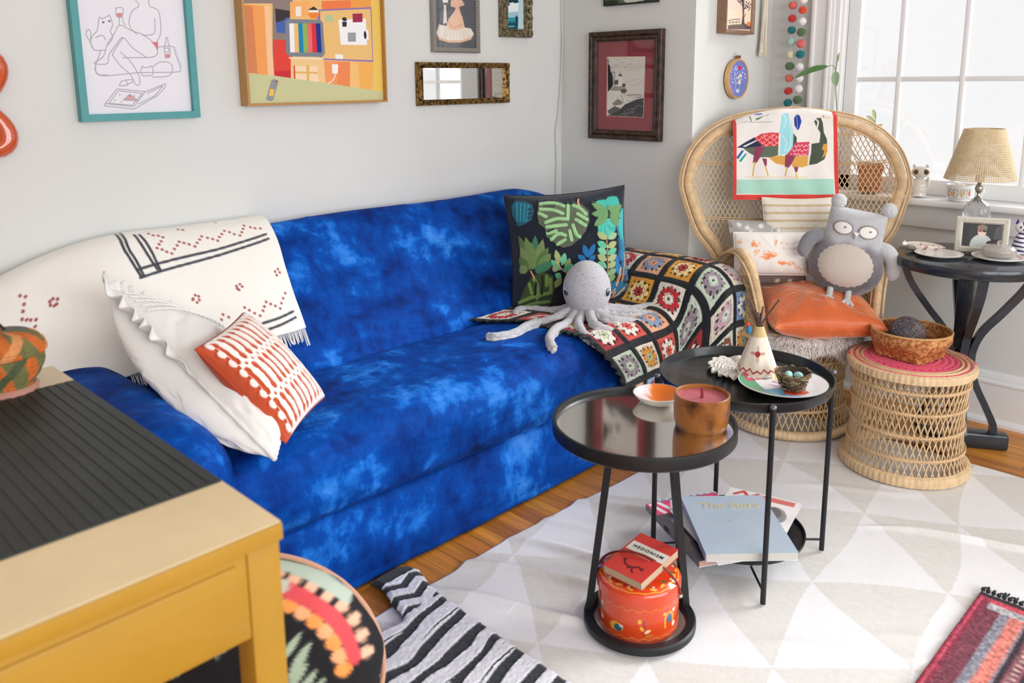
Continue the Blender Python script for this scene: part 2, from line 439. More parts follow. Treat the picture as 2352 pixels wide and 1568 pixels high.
# window: casing, deep sill with apron, sash with glazing bars, clear panes
wn = MB()
wn.add(box((XC - .009, WY1 + .045, (WZ1 + WZ0) / 2 + .04), (.022, .09, WZ1 - WZ0 + .16), .004))
wn.add(box((XC - .016, WY1 + .082, (WZ1 + WZ0) / 2 + .04), (.036, .016, WZ1 - WZ0 + .16), .004))
wn.add(box((XC - .014, WY1 + .02, (WZ1 + WZ0) / 2 + .04), (.03, .014, WZ1 - WZ0 + .16), .004))
wn.add(box((XC - .009, (WY0 + WY1) / 2, WZ1 + .06), (.022, WY1 - WY0 + .2, .12), .004))
wn.add(box((XC + .055, WY1 - .009, (WZ1 + WZ0) / 2), (.13, .02, WZ1 - WZ0), .002))
wn.add(box((XC + .02, WY1 - .02, (WZ1 + WZ0) / 2), (.02, .018, WZ1 - WZ0), .002))
frame_o = struct('window_1', wn, m_trim, smooth=True)
sa = MB(); GX = 3.455
sa.add(box((GX, WY1 - .045, (WZ0 + WZ1) / 2), (.035, .05, WZ1 - WZ0), .004))
sa.add(box((GX, (WY0 + WY1) / 2, WZ0 + .055), (.035, WY1 - WY0, .06), .004))
sa.add(box((GX, (WY0 + WY1) / 2, WZ1 - .03), (.035, WY1 - WY0, .06), .004))
for k in range(10):
    y = 1.271 - .2305 * k
    if y > WY0 + .05: sa.add(box((GX, y, (WZ0 + WZ1) / 2), (.03 + .0004 * k, .02, WZ1 - WZ0), .005))
for z in (1.268, 1.70): sa.add(box((GX + .0015, (WY0 + WY1) / 2, z), (.027, WY1 - WY0, .02), .005))
struct('window_sash', sa, m_trim, smooth=True, parent=frame_o)
m_glass = bpy.data.materials.new('window_glass'); m_glass.use_nodes = True; nt = m_glass.node_tree
nt.nodes.remove(nt.nodes['Principled BSDF']); g_ = nt.nodes.new('ShaderNodeBsdfGlossy'); g_.inputs['Roughness'].default_value = .02; t_ = nt.nodes.new('ShaderNodeBsdfTransparent')
x_ = nt.nodes.new('ShaderNodeMixShader'); x_.inputs[0].default_value = .05; nt.links.new(t_.outputs[0], x_.inputs[1]); nt.links.new(g_.outputs[0], x_.inputs[2]); nt.links.new(x_.outputs[0], nt.nodes['Material Output'].inputs[0])
struct('window_pane', box((GX, (WY0 + WY1) / 2, (WZ0 + WZ1) / 2), (.003, WY1 - WY0 - .02, WZ1 - WZ0 - .02)), m_glass, parent=frame_o)
h = MB()
for z in (1.155, 1.52): h.add(box((XC + .008, WY1 - .004, z), (.012, .012, .045), .002))
struct('window_hinge', h, mat('dull_brass', '#6a5546', .4, metal=.6), parent=frame_o, label='dull brass hinge')
sl = MB()
sl.add(box((XC + .005, (WY0 + WY1) / 2, .8125), (.165, WY1 - WY0 + .22, .025), .008, 3))
sl.add(box((XC - .014, (WY0 + WY1) / 2, .757), (.03, WY1 - WY0 + .17, .086), .004))
struct('trim_1', sl, m_trim, smooth=True)
# second window opening of the room, behind the camera side
s2 = MB()
s2.add(box((.9, YS - .05, .35), (5.2, .1, .7))); s2.add(box((.9, YS - .05, 2.33), (5.2, .1, .24)))
for x in (-1.5, .9, 3.3): s2.add(box((x, YS - .05, ZC / 2), (.25, .1, ZC)))
struct('wall_front', s2, m_wall)

# camera
cd = bpy.data.cameras.new('camera'); cam = bpy.data.objects.new('camera', cd); COL.objects.link(cam); SC.camera = cam
YAW, PIT, ROLL, HC = math.radians(45.37), math.radians(10.98), math.radians(-.486), 1.28
f = A([math.sin(YAW) * math.cos(PIT), math.cos(YAW) * math.cos(PIT), -math.sin(PIT)])
r0 = A([math.cos(YAW), -math.sin(YAW), 0]); u0 = np.cross(r0, f)
r1 = r0 * math.cos(ROLL) + u0 * math.sin(ROLL); u1 = -r0 * math.sin(ROLL) + u0 * math.cos(ROLL)
M = Matrix(((r1[0], u1[0], -f[0], 0), (r1[1], u1[1], -f[1], 0), (r1[2], u1[2], -f[2], HC), (0, 0, 0, 1)))
cam.matrix_world = M
cd.sensor_width = 36; cd.lens = 1931.5 / 2352 * 36; cd.shift_y = -(784 - 556.6) / 2352; cd.clip_start = .02
cd.dof.use_dof = True; cd.dof.focus_distance = 2.75; cd.dof.aperture_fstop = 4.2

# light: bright overcast daylight
wd = bpy.data.worlds.new('sky'); SC.world = wd; wd.use_nodes = True
wd.node_tree.nodes['Background'].inputs[0].default_value = (.985, .985, 1.0, 1)
wd.node_tree.nodes['Background'].inputs[1].default_value = 1.0
def area(name, loc, direction, sx, sy, power, col=(1, 1, 1), spread=PI):
    l = bpy.data.lights.new(name, 'AREA'); l.shape = 'RECTANGLE'; l.size = sx; l.size_y = sy; l.energy = power; l.color = col; l.spread = spread
    o = bpy.data.objects.new(name, l); COL.objects.link(o); o.location = loc
    o.rotation_euler = Vector(direction).to_track_quat('-Z', 'Y').to_euler(); return o
area('daylight_front_windows', (.9, YS + .02, 1.45), (0.05, 1, -.34), 4.2, 1.5, 118, (.90, .955, 1))
sun = bpy.data.lights.new('sun', 'SUN'); sun.energy = 4.0; sun.angle = math.radians(24); sun.color = (.97, .98, 1)
so = bpy.data.objects.new('sun', sun); COL.objects.link(so); so.rotation_euler = Vector((-.85, .46, -.56)).to_track_quat('-Z', 'Y').to_euler()
vs = SC.view_settings; vs.view_transform = 'Standard'; vs.look = 'None'; vs.gamma = 1; vs.exposure = 0; vs.use_curve_mapping = False
SC.cycles.use_denoising = True; SC.cycles.max_bounces = 8; SC.cycles.sample_clamp_indirect = 6; SC.cycles.transparent_max_bounces = 16
THROW = [('line', [(0.478, 0.19), (0.462, 0.336), (0.467, 0.391), (0.478, 0.445)], 0.0075, '#3b3d45', 1, 4), ('line', [(0.49, 0.19), (0.474, 0.343), (0.48, 0.394), (0.486, 0.442)], 0.0075, '#3b3d45', 1, 4), ('line', [(0.506, 0.306), (0.512, 0.355), (0.52, 0.402), (0.529, 0.434)], 0.0075, '#3b3d45', 1, 4), ('line', [(0.52, 0.311), (0.528, 0.358), (0.532, 0.396), (0.536, 0.436)], 0.0075, '#3b3d45', 1, 4), ('line', [(0.475, 0.424), (0.539, 0.418), (0.634, 0.406), (0.728, 0.396), (0.874, 0.373)], 0.0075, '#3b3d45', 1, 4), ('line', [(0.475, 0.447), (0.557, 0.439), (0.637, 0.427), (0.75, 0.411), (0.876, 0.39)], 0.0075, '#3b3d45', 1, 4), ('line', [(0.775, 0.648), (0.829, 0.641), (0.879, 0.632)], 0.0075, '#3b3d45', 1, 4), ('line', [(0.787, 0.668), (0.826, 0.663), (0.881, 0.652)], 0.0075, '#3b3d45', 1, 4), ('ell', 0.546, 0.312, .0042, .0042, '#9c4a48'), ('ell', 0.555, 0.322, .0042, .0042, '#9c4a48'), ('ell', 0.568, 0.326, .0042, .0042, '#9c4a48'), ('ell', 0.578, 0.334, .0042, .0042, '#9c4a48'), ('ell', 0.568, 0.348, .0042, .0042, '#9c4a48'), ('ell', 0.559, 0.358, .0042, .0042, '#9c4a48'), ('ell', 0.549, 0.37, .0042, .0042, '#9c4a48'), ('ell', 0.561, 0.377, .0042, .0042, '#9c4a48'), ('ell', 0.571, 0.386, .0042, .0042, '#9c4a48'), ('ell', 0.583, 0.393, .0042, .0042, '#9c4a48'), ('ell', 0.594, 0.38, .0042, .0042, '#9c4a48'), ('ell', 0.605, 0.369, .0042, .0042, '#9c4a48'), ('ell', 0.615, 0.357, .0042, .0042, '#9c4a48'), ('ell', 0.626, 0.363, .0042, .0042, '#9c4a48'), ('ell', 0.638, 0.37, .0042, .0042, '#9c4a48'), ('ell', 0.651, 0.379, .0042, .0042, '#9c4a48'), ('ell', 0.661, 0.368, .0042, .0042, '#9c4a48'), ('ell', 0.672, 0.358, .0042, .0042, '#9c4a48'), ('ell', 0.682, 0.347, .0042, .0042, '#9c4a48'), ('ell', 0.696, 0.355, .0042, .0042, '#9c4a48'), ('ell', 0.709, 0.362, .0042, .0042, '#9c4a48'), ('ell', 0.721, 0.37, .0042, .0042, '#9c4a48'), ('ell', 0.731, 0.358, .0042, .0042, '#9c4a48'), ('ell', 0.742, 0.348, .0042, .0042, '#9c4a48'), ('ell', 0.754, 0.337, .0042, .0042, '#9c4a48'), ('ell', 0.767, 0.345, .0042, .0042, '#9c4a48'), ('ell', 0.778, 0.355, .0042, .0042, '#9c4a48'), ('ell', 0.793, 0.363, .0042, .0042, '#9c4a48'), ('ell', 0.803, 0.352, .0042, .0042, '#9c4a48'), ('ell', 0.812, 0.34, .0042, .0042, '#9c4a48'), ('ell', 0.821, 0.328, .0042, .0042, '#9c4a48'), ('ell', 0.837, 0.338, .0042, .0042, '#9c4a48'), ('ell', 0.849, 0.345, .0042, .0042, '#9c4a48'), ('ell', 0.865, 0.349, .0042, .0042, '#9c4a48'), ('ell', 0.632, 0.307, .0042, .0042, '#9c4a48'), ('ell', 0.643, 0.312, .0042, .0042, '#9c4a48'), ('ell', 0.75, 0.291, .0042, .0042, '#9c4a48'), ('ell', 0.589, 0.634, .0042, .0042, '#9c4a48'), ('ell', 0.6, 0.619, .0042, .0042, '#9c4a48'), ('ell', 0.61, 0.606, .0042, .0042, '#9c4a48'), ('ell', 0.622, 0.616, .0042, .0042, '#9c4a48'), ('ell', 0.632, 0.627, .0042, .0042, '#9c4a48'), ('ell', 0.646, 0.635, .0042, .0042, '#9c4a48'), ('ell', 0.662, 0.613, .0042, .0042, '#9c4a48'), ('ell', 0.672, 0.599, .0042, .0042, '#9c4a48'), ('ell', 0.685, 0.61, .0042, .0042, '#9c4a48'), ('ell', 0.74, 0.59, .0042, .0042, '#9c4a48'), ('ell', 0.751, 0.601, .0042, .0042, '#9c4a48'), ('ell', 0.763, 0.613, .0042, .0042, '#9c4a48'), ('ell', 0.776, 0.624, .0042, .0042, '#9c4a48'), ('ell', 0.79, 0.61, .0042, .0042, '#9c4a48'), ('ell', 0.798, 0.598, .0042, .0042, '#9c4a48'), ('ell', 0.807, 0.585, .0042, .0042, '#9c4a48'), ('ell', 0.818, 0.594, .0042, .0042, '#9c4a48'), ('ell', 0.83, 0.603, .0042, .0042, '#9c4a48'), ('ell', 0.842, 0.614, .0042, .0042, '#9c4a48'), ('ell', 0.852, 0.599, .0042, .0042, '#9c4a48'), ('ell', 0.863, 0.585, .0042, .0042, '#9c4a48'), ('ell', 0.875, 0.571, .0042, .0042, '#9c4a48'), ('ell', 0.864, 0.498, .0042, .0042, '#9c4a48'), ('ell', 0.876, 0.492, .0042, .0042, '#9c4a48'), ('ell', 0.879, 0.504, .0042, .0042, '#9c4a48'), ('ell', 0.866, 0.51, .0042, .0042, '#9c4a48'), ('ell', 0.735, 0.52, .0042, .0042, '#9c4a48'), ('ell', 0.746, 0.516, .0042, .0042, '#9c4a48'), ('ell', 0.751, 0.525, .0042, .0042, '#9c4a48'), ('ell', 0.739, 0.533, .0042, .0042, '#9c4a48'), ('ell', 0.735, 0.528, .0042, .0042, '#9c4a48'), ('ell', 0.6, 0.54, .0042, .0042, '#9c4a48'), ('ell', 0.612, 0.528, .0042, .0042, '#9c4a48'), ('ell', 0.621, 0.533, .0042, .0042, '#9c4a48'), ('ell', 0.619, 0.544, .0042, .0042, '#9c4a48'), ('ell', 0.61, 0.55, .0042, .0042, '#9c4a48'), ('ell', 0.603, 0.537, .0042, .0042, '#9c4a48'), ('ell', 0.253, 0.417, .0042, .0042, '#9c4a48'), ('ell', 0.261, 0.415, .0042, .0042, '#9c4a48'), ('ell', 0.271, 0.422, .0042, .0042, '#9c4a48'), ('ell', 0.266, 0.432, .0042, .0042, '#9c4a48'), ('ell', 0.252, 0.426, .0042, .0042, '#9c4a48'), ('ell', 0.26, 0.433, .0042, .0042, '#9c4a48'), ('ell', 0.196, 0.363, .0042, .0042, '#9c4a48'), ('ell', 0.206, 0.373, .0042, .0042, '#9c4a48'), ('ell', 0.198, 0.388, .0042, .0042, '#9c4a48'), ('ell', 0.191, 0.402, .0042, .0042, '#9c4a48'), ('ell', 0.184, 0.418, .0042, .0042, '#9c4a48'), ('ell', 0.193, 0.425, .0042, .0042, '#9c4a48'), ('ell', 0.201, 0.431, .0042, .0042, '#9c4a48'), ('ell', 0.212, 0.438, .0042, .0042, '#9c4a48'), ('ell', 0.206, 0.452, .0042, .0042, '#9c4a48')]
# =================================================================== SOFA with crushed velvet slipcover
def velvet(name='crushed_blue_velvet'):
    if name in MATS: return MATS[name]
    m = bpy.data.materials.new(name); m.use_nodes = True; nt = m.node_tree; N = nt.nodes; L = nt.links; b = N['Principled BSDF']
    tc = N.new('ShaderNodeTexCoord')
    def nz(sc, det, dist=0, st=(1, 1, 1)):
        mp = N.new('ShaderNodeMapping'); mp.inputs['Scale'].default_value = st; L.new(tc.outputs['Object'], mp.inputs['Vector'])
        n = N.new('ShaderNodeTexNoise'); n.inputs['Scale'].default_value = sc; n.inputs['Detail'].default_value = det; n.inputs['Distortion'].default_value = dist
        n.inputs['Roughness'].default_value = .62
        L.new(mp.outputs[0], n.inputs['Vector']); return n.outputs['Fac']
    a = nz(3.4, 9, .35, (.8, 1, 1.3)); c = nz(16, 8, .3, (1, 1, .6))
    ad = N.new('ShaderNodeMath'); ad.operation = 'MULTIPLY_ADD'; L.new(c, ad.inputs[0]); ad.inputs[1].default_value = .45
    sb = N.new('ShaderNodeMath'); sb.operation = 'MULTIPLY'; L.new(a, sb.inputs[0]); sb.inputs[1].default_value = .8; L.new(sb.outputs[0], ad.inputs[2])
    rp = N.new('ShaderNodeValToRGB'); L.new(ad.outputs[0], rp.inputs[0]); e = rp.color_ramp.elements  # sheen of the crushed pile is painted into the base colour as noise patches
    e[0].position = .47; e[0].color = (*lin('#001a50'), 1); e[1].position = .80; e[1].color = (*lin('#3f86dd'), 1)
    for p, c_ in ((.56, '#003080'), (.67, '#0047a2'), (.73, '#1a6ccc')): q = e.new(p); q.color = (*lin(c_), 1)
    L.new(rp.outputs[0], b.inputs['Base Color']); b.inputs['Roughness'].default_value = .7; b.inputs['Sheen Weight'].default_value = .04
    b.inputs['Sheen Tint'].default_value = (.35, .55, 1, 1); b.inputs['Sheen Roughness'].default_value = .35; b.inputs['Specular IOR Level'].default_value = .1
    bp = N.new('ShaderNodeBump'); bp.inputs['Strength'].default_value = .5; bp.inputs['Distance'].default_value = .012; L.new(nz(11, 6, 1.4, (1, 1, .6)), bp.inputs['Height'])
    mp = N.new('ShaderNodeMapping'); mp.inputs['Rotation'].default_value = (0, -.45, .2); mp.inputs['Scale'].default_value = (1.0, 1.8, 3.6); L.new(tc.outputs['Object'], mp.inputs['Vector'])
    n = N.new('ShaderNodeTexNoise'); n.inputs['Scale'].default_value = 3.2; n.inputs['Detail'].default_value = 2; n.inputs['Distortion'].default_value = .6; L.new(mp.outputs[0], n.inputs['Vector'])
    q1 = N.new('ShaderNodeMath'); q1.operation = 'SUBTRACT'; L.new(n.outputs['Fac'], q1.inputs[0]); q1.inputs[1].default_value = .5
    q2 = N.new('ShaderNodeMath'); q2.operation = 'ABSOLUTE'; L.new(q1.outputs[0], q2.inputs[0])
    q3 = N.new('ShaderNodeMapRange'); q3.inputs['From Max'].default_value = .07; L.new(q2.outputs[0], q3.inputs['Value'])
    b2 = N.new('ShaderNodeBump'); b2.inputs['Strength'].default_value = .16; b2.inputs['Distance'].default_value = .006; L.new(q3.outputs[0], b2.inputs['Height']); L.new(bp.outputs[0], b2.inputs['Normal'])
    L.new(b2.outputs[0], b.inputs['Normal'])
    MATS[name] = m; return m
mv = velvet()
def wrinkle(V, amp, sc=(5, 5, 5), seed=0, sharpness=True):
    n = fbm(V * A(sc), 4, seed); r = 1 - np.abs(fbm(V * A(sc) * 1.6 + 5, 3, seed + 5)) * 2.2 if sharpness else n
    return amp * (n * .8 + .5 * np.clip(r, 0, 1) ** 3)
def sofa_drop(x):
    d = np.clip((np.abs(x - 1.63) - .70) / .46, 0, 2); return .135 * d ** 2 + .004 * np.sin(x * 7)
SX0, SX1 = .47, 2.77
sofa = thing('velvet_sofa', 'long sofa under a crushed royal blue velvet slipcover', 'sofa', (1.6, 2.0, 0))
def loc(vf, o=sofa, T=None):
    V, F = vf[0], vf[1]; V = V - A(o.location[:])
    return (V, F) + tuple(vf[2:])
# backrest: profile in (y, z) swept in x, top edge follows the camel curve
prof = catmull(A([(2.10, .05), (2.07, .30), (2.055, .42), (2.09, .50), (2.17, .62), (2.25, .735), (2.295, .80), (2.335, .838), (2.375, .842), (2.41, .81), (2.425, .72), (2.425, .4), (2.425, .03)]), 6)
def bk(U, W):
    nx = U.shape[0]; x = SX0 + (SX1 - SX0) * U
    k = W * (len(prof) - 1); i = np.minimum(k.astype(int), len(prof) - 2); t = (k - i)[..., None]
    P = prof[i] * (1 - t) + prof[i + 1] * t
    y, z = P[..., 0], P[..., 1]
    z = np.where(z > .3, .3 + (z - .3) * ((.545 - sofa_drop(x)) / .545), z)
    e = np.minimum(x - SX0, SX1 - x); q = np.sqrt(np.clip(1 - (1 - np.clip(e / .05, 0, 1)) ** 2, 0, 1))
    ymid = 2.27; y = ymid + (y - ymid) * (.35 + .65 * q); z = np.where(z > .3, .3 + (z - .3) * (.80 + .2 * q), z)
    V = np.stack([x, y, z], -1)
    d = wrinkle(V * A([.55, 1, 1.3]), .014, (5, 5, 6), 2)
    pull = .010 * np.sin(7 * (x * 1.2 - z * 3.0) + 2 * vnoise(V * 3)) * np.exp(-((x - 2.2) / .35) ** 2) * ss(.4, .55, z)
    V[..., 1] -= np.where(y < 2.36, (d + pull), 0) * ss(.35, .45, z) * (1 - .7 * ss(.78, .84, z)); V[..., 2] += np.where(z > .79, d * .3, 0)
    return V
part('backrest', loc(grid(bk, 240, 130)), mv, sofa)
def seatf(V):
    W = V + A([1.62, 1.86, .333])
    d = wrinkle(W, .009, (3.5, 4.5, 5), 11)
    top = ss(.0, .09, V[:, 2])
    crown = .018 * np.clip(1 - (V[:, 0] / .86) ** 4, 0, 1) * np.clip(1 - (V[:, 1] / .26) ** 2, 0, 1)
    V = V.copy(); V[:, 2] += top * (d * .9 + crown)
    fr = ss(-.15, -.24, V[:, 1]); V[:, 1] -= fr * (d + .016 * np.cos(V[:, 2] / .115 * 1.5))
    bow = .010 * np.cos(V[:, 0] / .87 * 1.57) * fr; V[:, 1] -= bow
    return V
part('seat_cushion', loc(rbox((1.62, 1.86, .333), (1.78, .46, .225), .075, 74, seatf)), mv, sofa)
def skf(V):
    W = V + A([1.6, 1.85, .12]); d = wrinkle(W, .009, (4, 5, 3.2), 21)
    fr = ss(-.12, -.18, V[:, 1]); V = V.copy()
    V[:, 1] -= fr * (d + .018 * np.cos((V[:, 2] + .02) / .13 * 1.5) + .012 * ss(-.08, -.12, V[:, 2]) - .006)
    return V
part('skirt', loc(rbox((1.62, 1.85, .122), (2.26, .40, .235), .03, 74, skf)), mv, sofa, label='lower front panel of the velvet cover')
def armf(side):
    def fn(V):
        W = V + A([side * 3, 0, 0]); d = wrinkle(W, .012, (5, 5, 5), 31)
        V = V.copy(); up = ss(.1, .3, V[:, 2]); V[:, 0] += side * .02 * up
        V[:, 2] += up * (d - .03 * (np.clip(V[:, 1] / .42, -1, 1) ** 2) * (V[:, 1] < 0)); V[:, 1] -= ss(-.3, -.42, V[:, 1]) * d
        V[:, 0] += np.sign(V[:, 0]) * d * .6
        return V
    return fn
part('arm', loc(rbox((2.600, 1.94, .295), (.275, .78, .545), .115, 50, armf(1))), mv, sofa)
part('arm', loc(rbox((.655, 1.94, .30), (.29, .74, .575), .12, 50, armf(-1))), mv, sofa)

# ------------------------------------------------------------------- cream throw with black stripes and red stitches
m_throw = mat('cream_wool', (.8, .78, .72), .9, attr=True, bump=.35, bscale=350, sheen=.3, bdist=.001)
tprof = catmull(A([(2.434, .62), (2.436, .80), (2.425, .842), (2.395, .864), (2.350, .862), (2.312, .838), (2.275, .80), (2.23, .735), (2.15, .62), (2.085, .52), (2.05, .455)]), 8)
tl = np.concatenate([[0], np.cumsum(np.hypot(*np.diff(tprof, axis=0).T))])
tc_ = Canvas(.95, .76, 560, '#eeebe4')
for d in THROW: getattr(tc_, d[0])(*d[1:])
def thr(U, W):
    x = .385 + .905 * U
    L = .695 + .05 * ss(.75, .35, x) - .01 * (x - .9)
    s = W * L; i = np.clip(np.searchsorted(tl, s) - 1, 0, len(tl) - 2); t = ((s - tl[i]) / (tl[i + 1] - tl[i]))[..., None]
    P = tprof[i] * (1 - t) + tprof[i + 1] * t; y, z = P[..., 0], P[..., 1]
    z = np.where(z > .3, .3 + (z - .3) * ((.555 - .8 * sofa_drop(x)) / .555), z)
    x = x - .03 * ss(.3, .6, s) * (U - .3)
    V = np.stack([x, y, z], -1)
    fold = .008 * np.sin(x * 21 + 5 * s + 2.5 * vnoise(np.stack([x * 4, s * 3, 0 * x], -1))) * ss(.1, .5, s) + .006 * fbm(np.stack([x * 8, s * 8, 0 * s + 4], -1), 3, 8)
    left = ss(.80, .5, x)
    V[..., 1] -= fold + .004 + left * .02 * ss(.1, .3, s); V[..., 2] += .3 * fold * (s < .3) - .035 * left * (s > .24) * ss(.24, .5, s)
    return V
nu, nv = 360, 230
V, F = grid(thr, nu, nv)
U, W = np.meshgrid(np.linspace(0, 1, nu), np.linspace(0, 1, nv), indexing='ij')
xx = .385 + .905 * U; LL = .695 + .05 * ss(.75, .35, xx) - .01 * (xx - .9)
C = tc_.sample((xx - .385).ravel(), (W * LL).ravel())
th = thing('throw_blanket', 'cream woollen throw with dark double stripes and red stitched motifs, over the sofa back', 'blanket', (.85, 2.2, .7))
o = part('blanket_cloth', loc((V, F, C), th), m_throw, th); solidify(o, .006, -1)
fr = MB(); rng = np.random.RandomState(3)
VV = V.reshape(nu, nv, 3)
for i in range(150, nu - 1, 2):
    p = VV[i, -1]; q = VV[i, -2]; d = nrm(p - q); L_ = .024 + .008 * rng.rand()
    if i > nu - 8: L_ = .045
    e = A([rng.uniform(-.004, .004), -.004, -.002]); P_ = [p - d * .002, p + d * L_ * .5 + e * .5, p + d * L_ + e * 1.5 + A([0, 0, -.003])]
    fr.add(tube(P_, .0016, 4))
fr2 = MB(); fr2.add((np.concatenate(fr.V) - A(th.location[:]), fr.F)); part('fringe', fr2, mat('cream_yarn', (.80, .78, .73), .9), th)
# =================================================================== RUGS
# big pale flat-woven rug with soft woven triangles and a few ripples
m_rug = mat('pale_flatweave', (.8, .79, .78), .95, attr=True, bump=.5, bscale=420, bdist=.0015, sheen=.15)
rx0, rx1, ry0, ry1 = .90, 2.945, -.75, 1.532
def rugz(x, y):
    r = 0 * x
    for (cx, cy, L, wd_, h, ang) in RIPPLES:
        c, s = math.cos(ang), math.sin(ang); dx, dy = x - cx, y - cy
        a = dx * c + dy * s; b = -dx * s + dy * c + .02 * np.sin(a * 9)
        r = r + h * np.exp(-(b / wd_) ** 2) * np.exp(-(a / L) ** 4)
    return r
RIPPLES = []
for (cx, cy, L, wd_, h, ang) in [(1.90, 1.38, .17, .020, .026, -1.0), (1.62, 1.32, .2, .018, .017, -1.1), (1.45, 1.38, .2, .02, .018, -.95), (1.33, 1.30, .22, .018, .014, -1.05), (1.72, 1.44, .12, .02, .008, -1.0),
        (2.42, .60, .24, .010, .016, -1.05), (1.75, .62, .25, .02, .005, -.9), (2.5, .95, .2, .02, .004, -.9), (1.3, .75, .3, .02, .005, -1.0), (1.5, .6, .25, .018, .005, -1.1), (1.95, .45, .25, .018, .004, -.9)]:
    RIPPLES.append((cx, cy, L, wd_, h, ang))
def rugcol(x, y):
    # rows of stretched triangles, alternately plain cream and heathered grey
    x0_, y0_ = x, y; x = x0_ + .05 * vnoise(np.stack([x0_ * 2.2, y0_ * 2.2, 0 * x0_], -1), 3); y = y0_ + .05 * vnoise(np.stack([x0_ * 2.2, y0_ * 2.2, 0 * x0_], -1), 8); p = .30; qx = (x * .55 - y * .83) / (p * .9); qy = (x * .83 + y * .55) / (p * 1.15)
    row = np.floor(qy); fy = qy - row; fx = (qx + .5 * row) % 1.0
    tri = np.abs(fx - .5) * 2 < fy
    k = np.where(tri, 1.0, 0.0)
    n = fbm(np.stack([x * 260, y * 90, 0 * x], -1), 2, 4)
    base = lin('#efeeef')[None] * (1 + .03 * n[..., None]); grey = lin('#e0ddd8')[None] * (1 + .07 * n[..., None])
    return base * (1 - k[..., None]) + grey * k[..., None]
nu, nv = 520, 560
def rugf(U, W):
    x = rx0 + (rx1 - rx0) * U; y = ry0 + (ry1 - ry0) * W
    e = .006 * fbm(np.stack([x * 6, y * 6, 0 * x], -1), 2, 3)
    return np.stack([x + e * (U > .9), y + e * (W > .9) + .012 * np.sin(x * 5) * ss(.9, 1, W), .0042 + rugz(x, y) + .0008 * fbm(np.stack([x * 10, y * 10, 0 * x], -1), 2, 6)], -1)
V, F = grid(rugf, nu, nv); C = rugcol(V[:, 0], V[:, 1])
o = single('area_rug', (V, F, C), m_rug, 'large pale grey flat-woven rug with faint triangles, under the side tables', 'rug'); solidify(o, .004, -1)

# zebra-striped hide-shaped rug
mz = mat('zebra_pile', (.8, .8, .8), .95, attr=True, bump=.6, bscale=380, sheen=.2, bdist=.003)
out = catmull(A([(1.125, 1.632), (1.225, 1.634), (1.247, 1.585), (1.222, 1.49), (1.212, 1.30), (1.205, 1.06), (1.21, .8), (1.15, .62), (1.0, .6), (.86, .66), (.80, .8), (.82, 1.0), (.85, 1.2), (.89, 1.33), (.945, 1.42), (1.02, 1.452), (1.085, 1.449), (1.108, 1.52), (1.13, 1.60)]), 6, True)
def zebra():
    nx, ny = 170, 400; x = np.linspace(.76, 1.29, nx); y = np.linspace(.58, 1.70, ny); X, Y = np.meshgrid(x, y, indexing='ij')
    ins = np.zeros(X.shape, bool); d = np.full(X.shape, 9.)
    for i in range(len(out)):
        a, b = out[i - 1], out[i]; cond = (a[1] > Y) != (b[1] > Y); ins ^= cond & (X < (b[0] - a[0]) * (Y - a[1]) / (b[1] - a[1] + 1e-12) + a[0])
        v = b - a; t = np.clip(((X - a[0]) * v[0] + (Y - a[1]) * v[1]) / max(v @ v, 1e-12), 0, 1); d = np.minimum(d, np.hypot(X - a[0] - t * v[0], Y - a[1] - t * v[1]))
    wob = .3 * np.sin((X - 1.0) * 9) + .5 * vnoise(np.stack([X * 7, Y * 5, 0 * X], -1), 2) + .5 * vnoise(np.stack([X * 16, Y * 12, 0 * X + 3], -1), 5)
    ph = (Y * 1.0 - (X - 1.03) * .22 + .02 * wob) / .064
    st = np.sin(ph * 2 * PI + .8 * np.sin(X * 11 + np.floor(ph) * 2)) + .25
    arm = ss(1.44, 1.47, Y)
    st2 = np.sin((Y * .95 + np.abs(((X - 1.17) * 22) % 2 - 1) * .022) / .052 * 2 * PI) + .15
    st = st * (1 - arm) + st2 * arm
    st = np.where(Y > 1.588, -1, st); k = ss(-.12, .12, st)
    nz_ = fbm(np.stack([X * 150, Y * 150, 0 * X], -1), 2, 1)
    C = lin('#2a2e33')[None, None] * (1 + .2 * nz_[..., None]) * (1 - k[..., None]) + lin('#e4e3ea')[None, None] * (1 + .05 * nz_[..., None]) * k[..., None]
    Z = .017 + .008 * np.clip(d / .012, 0, 1) + .0035 * k + .0015 * nz_ + np.maximum(0, rugz(X, Y)) * .5
    F = gridf(nx, ny); fm = ins.ravel()[F].all(1); F = F[fm]
    used = np.unique(F); mp = -np.ones(nx * ny, int); mp[used] = np.arange(len(used))
    V = np.stack([X, Y, Z], -1).reshape(-1, 3)[used]; return V, mp[F], C.reshape(-1, 3)[used]
o = single('zebra_rug', zebra(), mz, 'black and white zebra-striped rug shaped like a hide, half under the sofa', 'rug'); solidify(o, .008, -1)

# red oriental rug with dark knotted fringe, bottom right
kc = Canvas(1.2, .9, 300, '#7a3a48')
rng = np.random.RandomState(5)
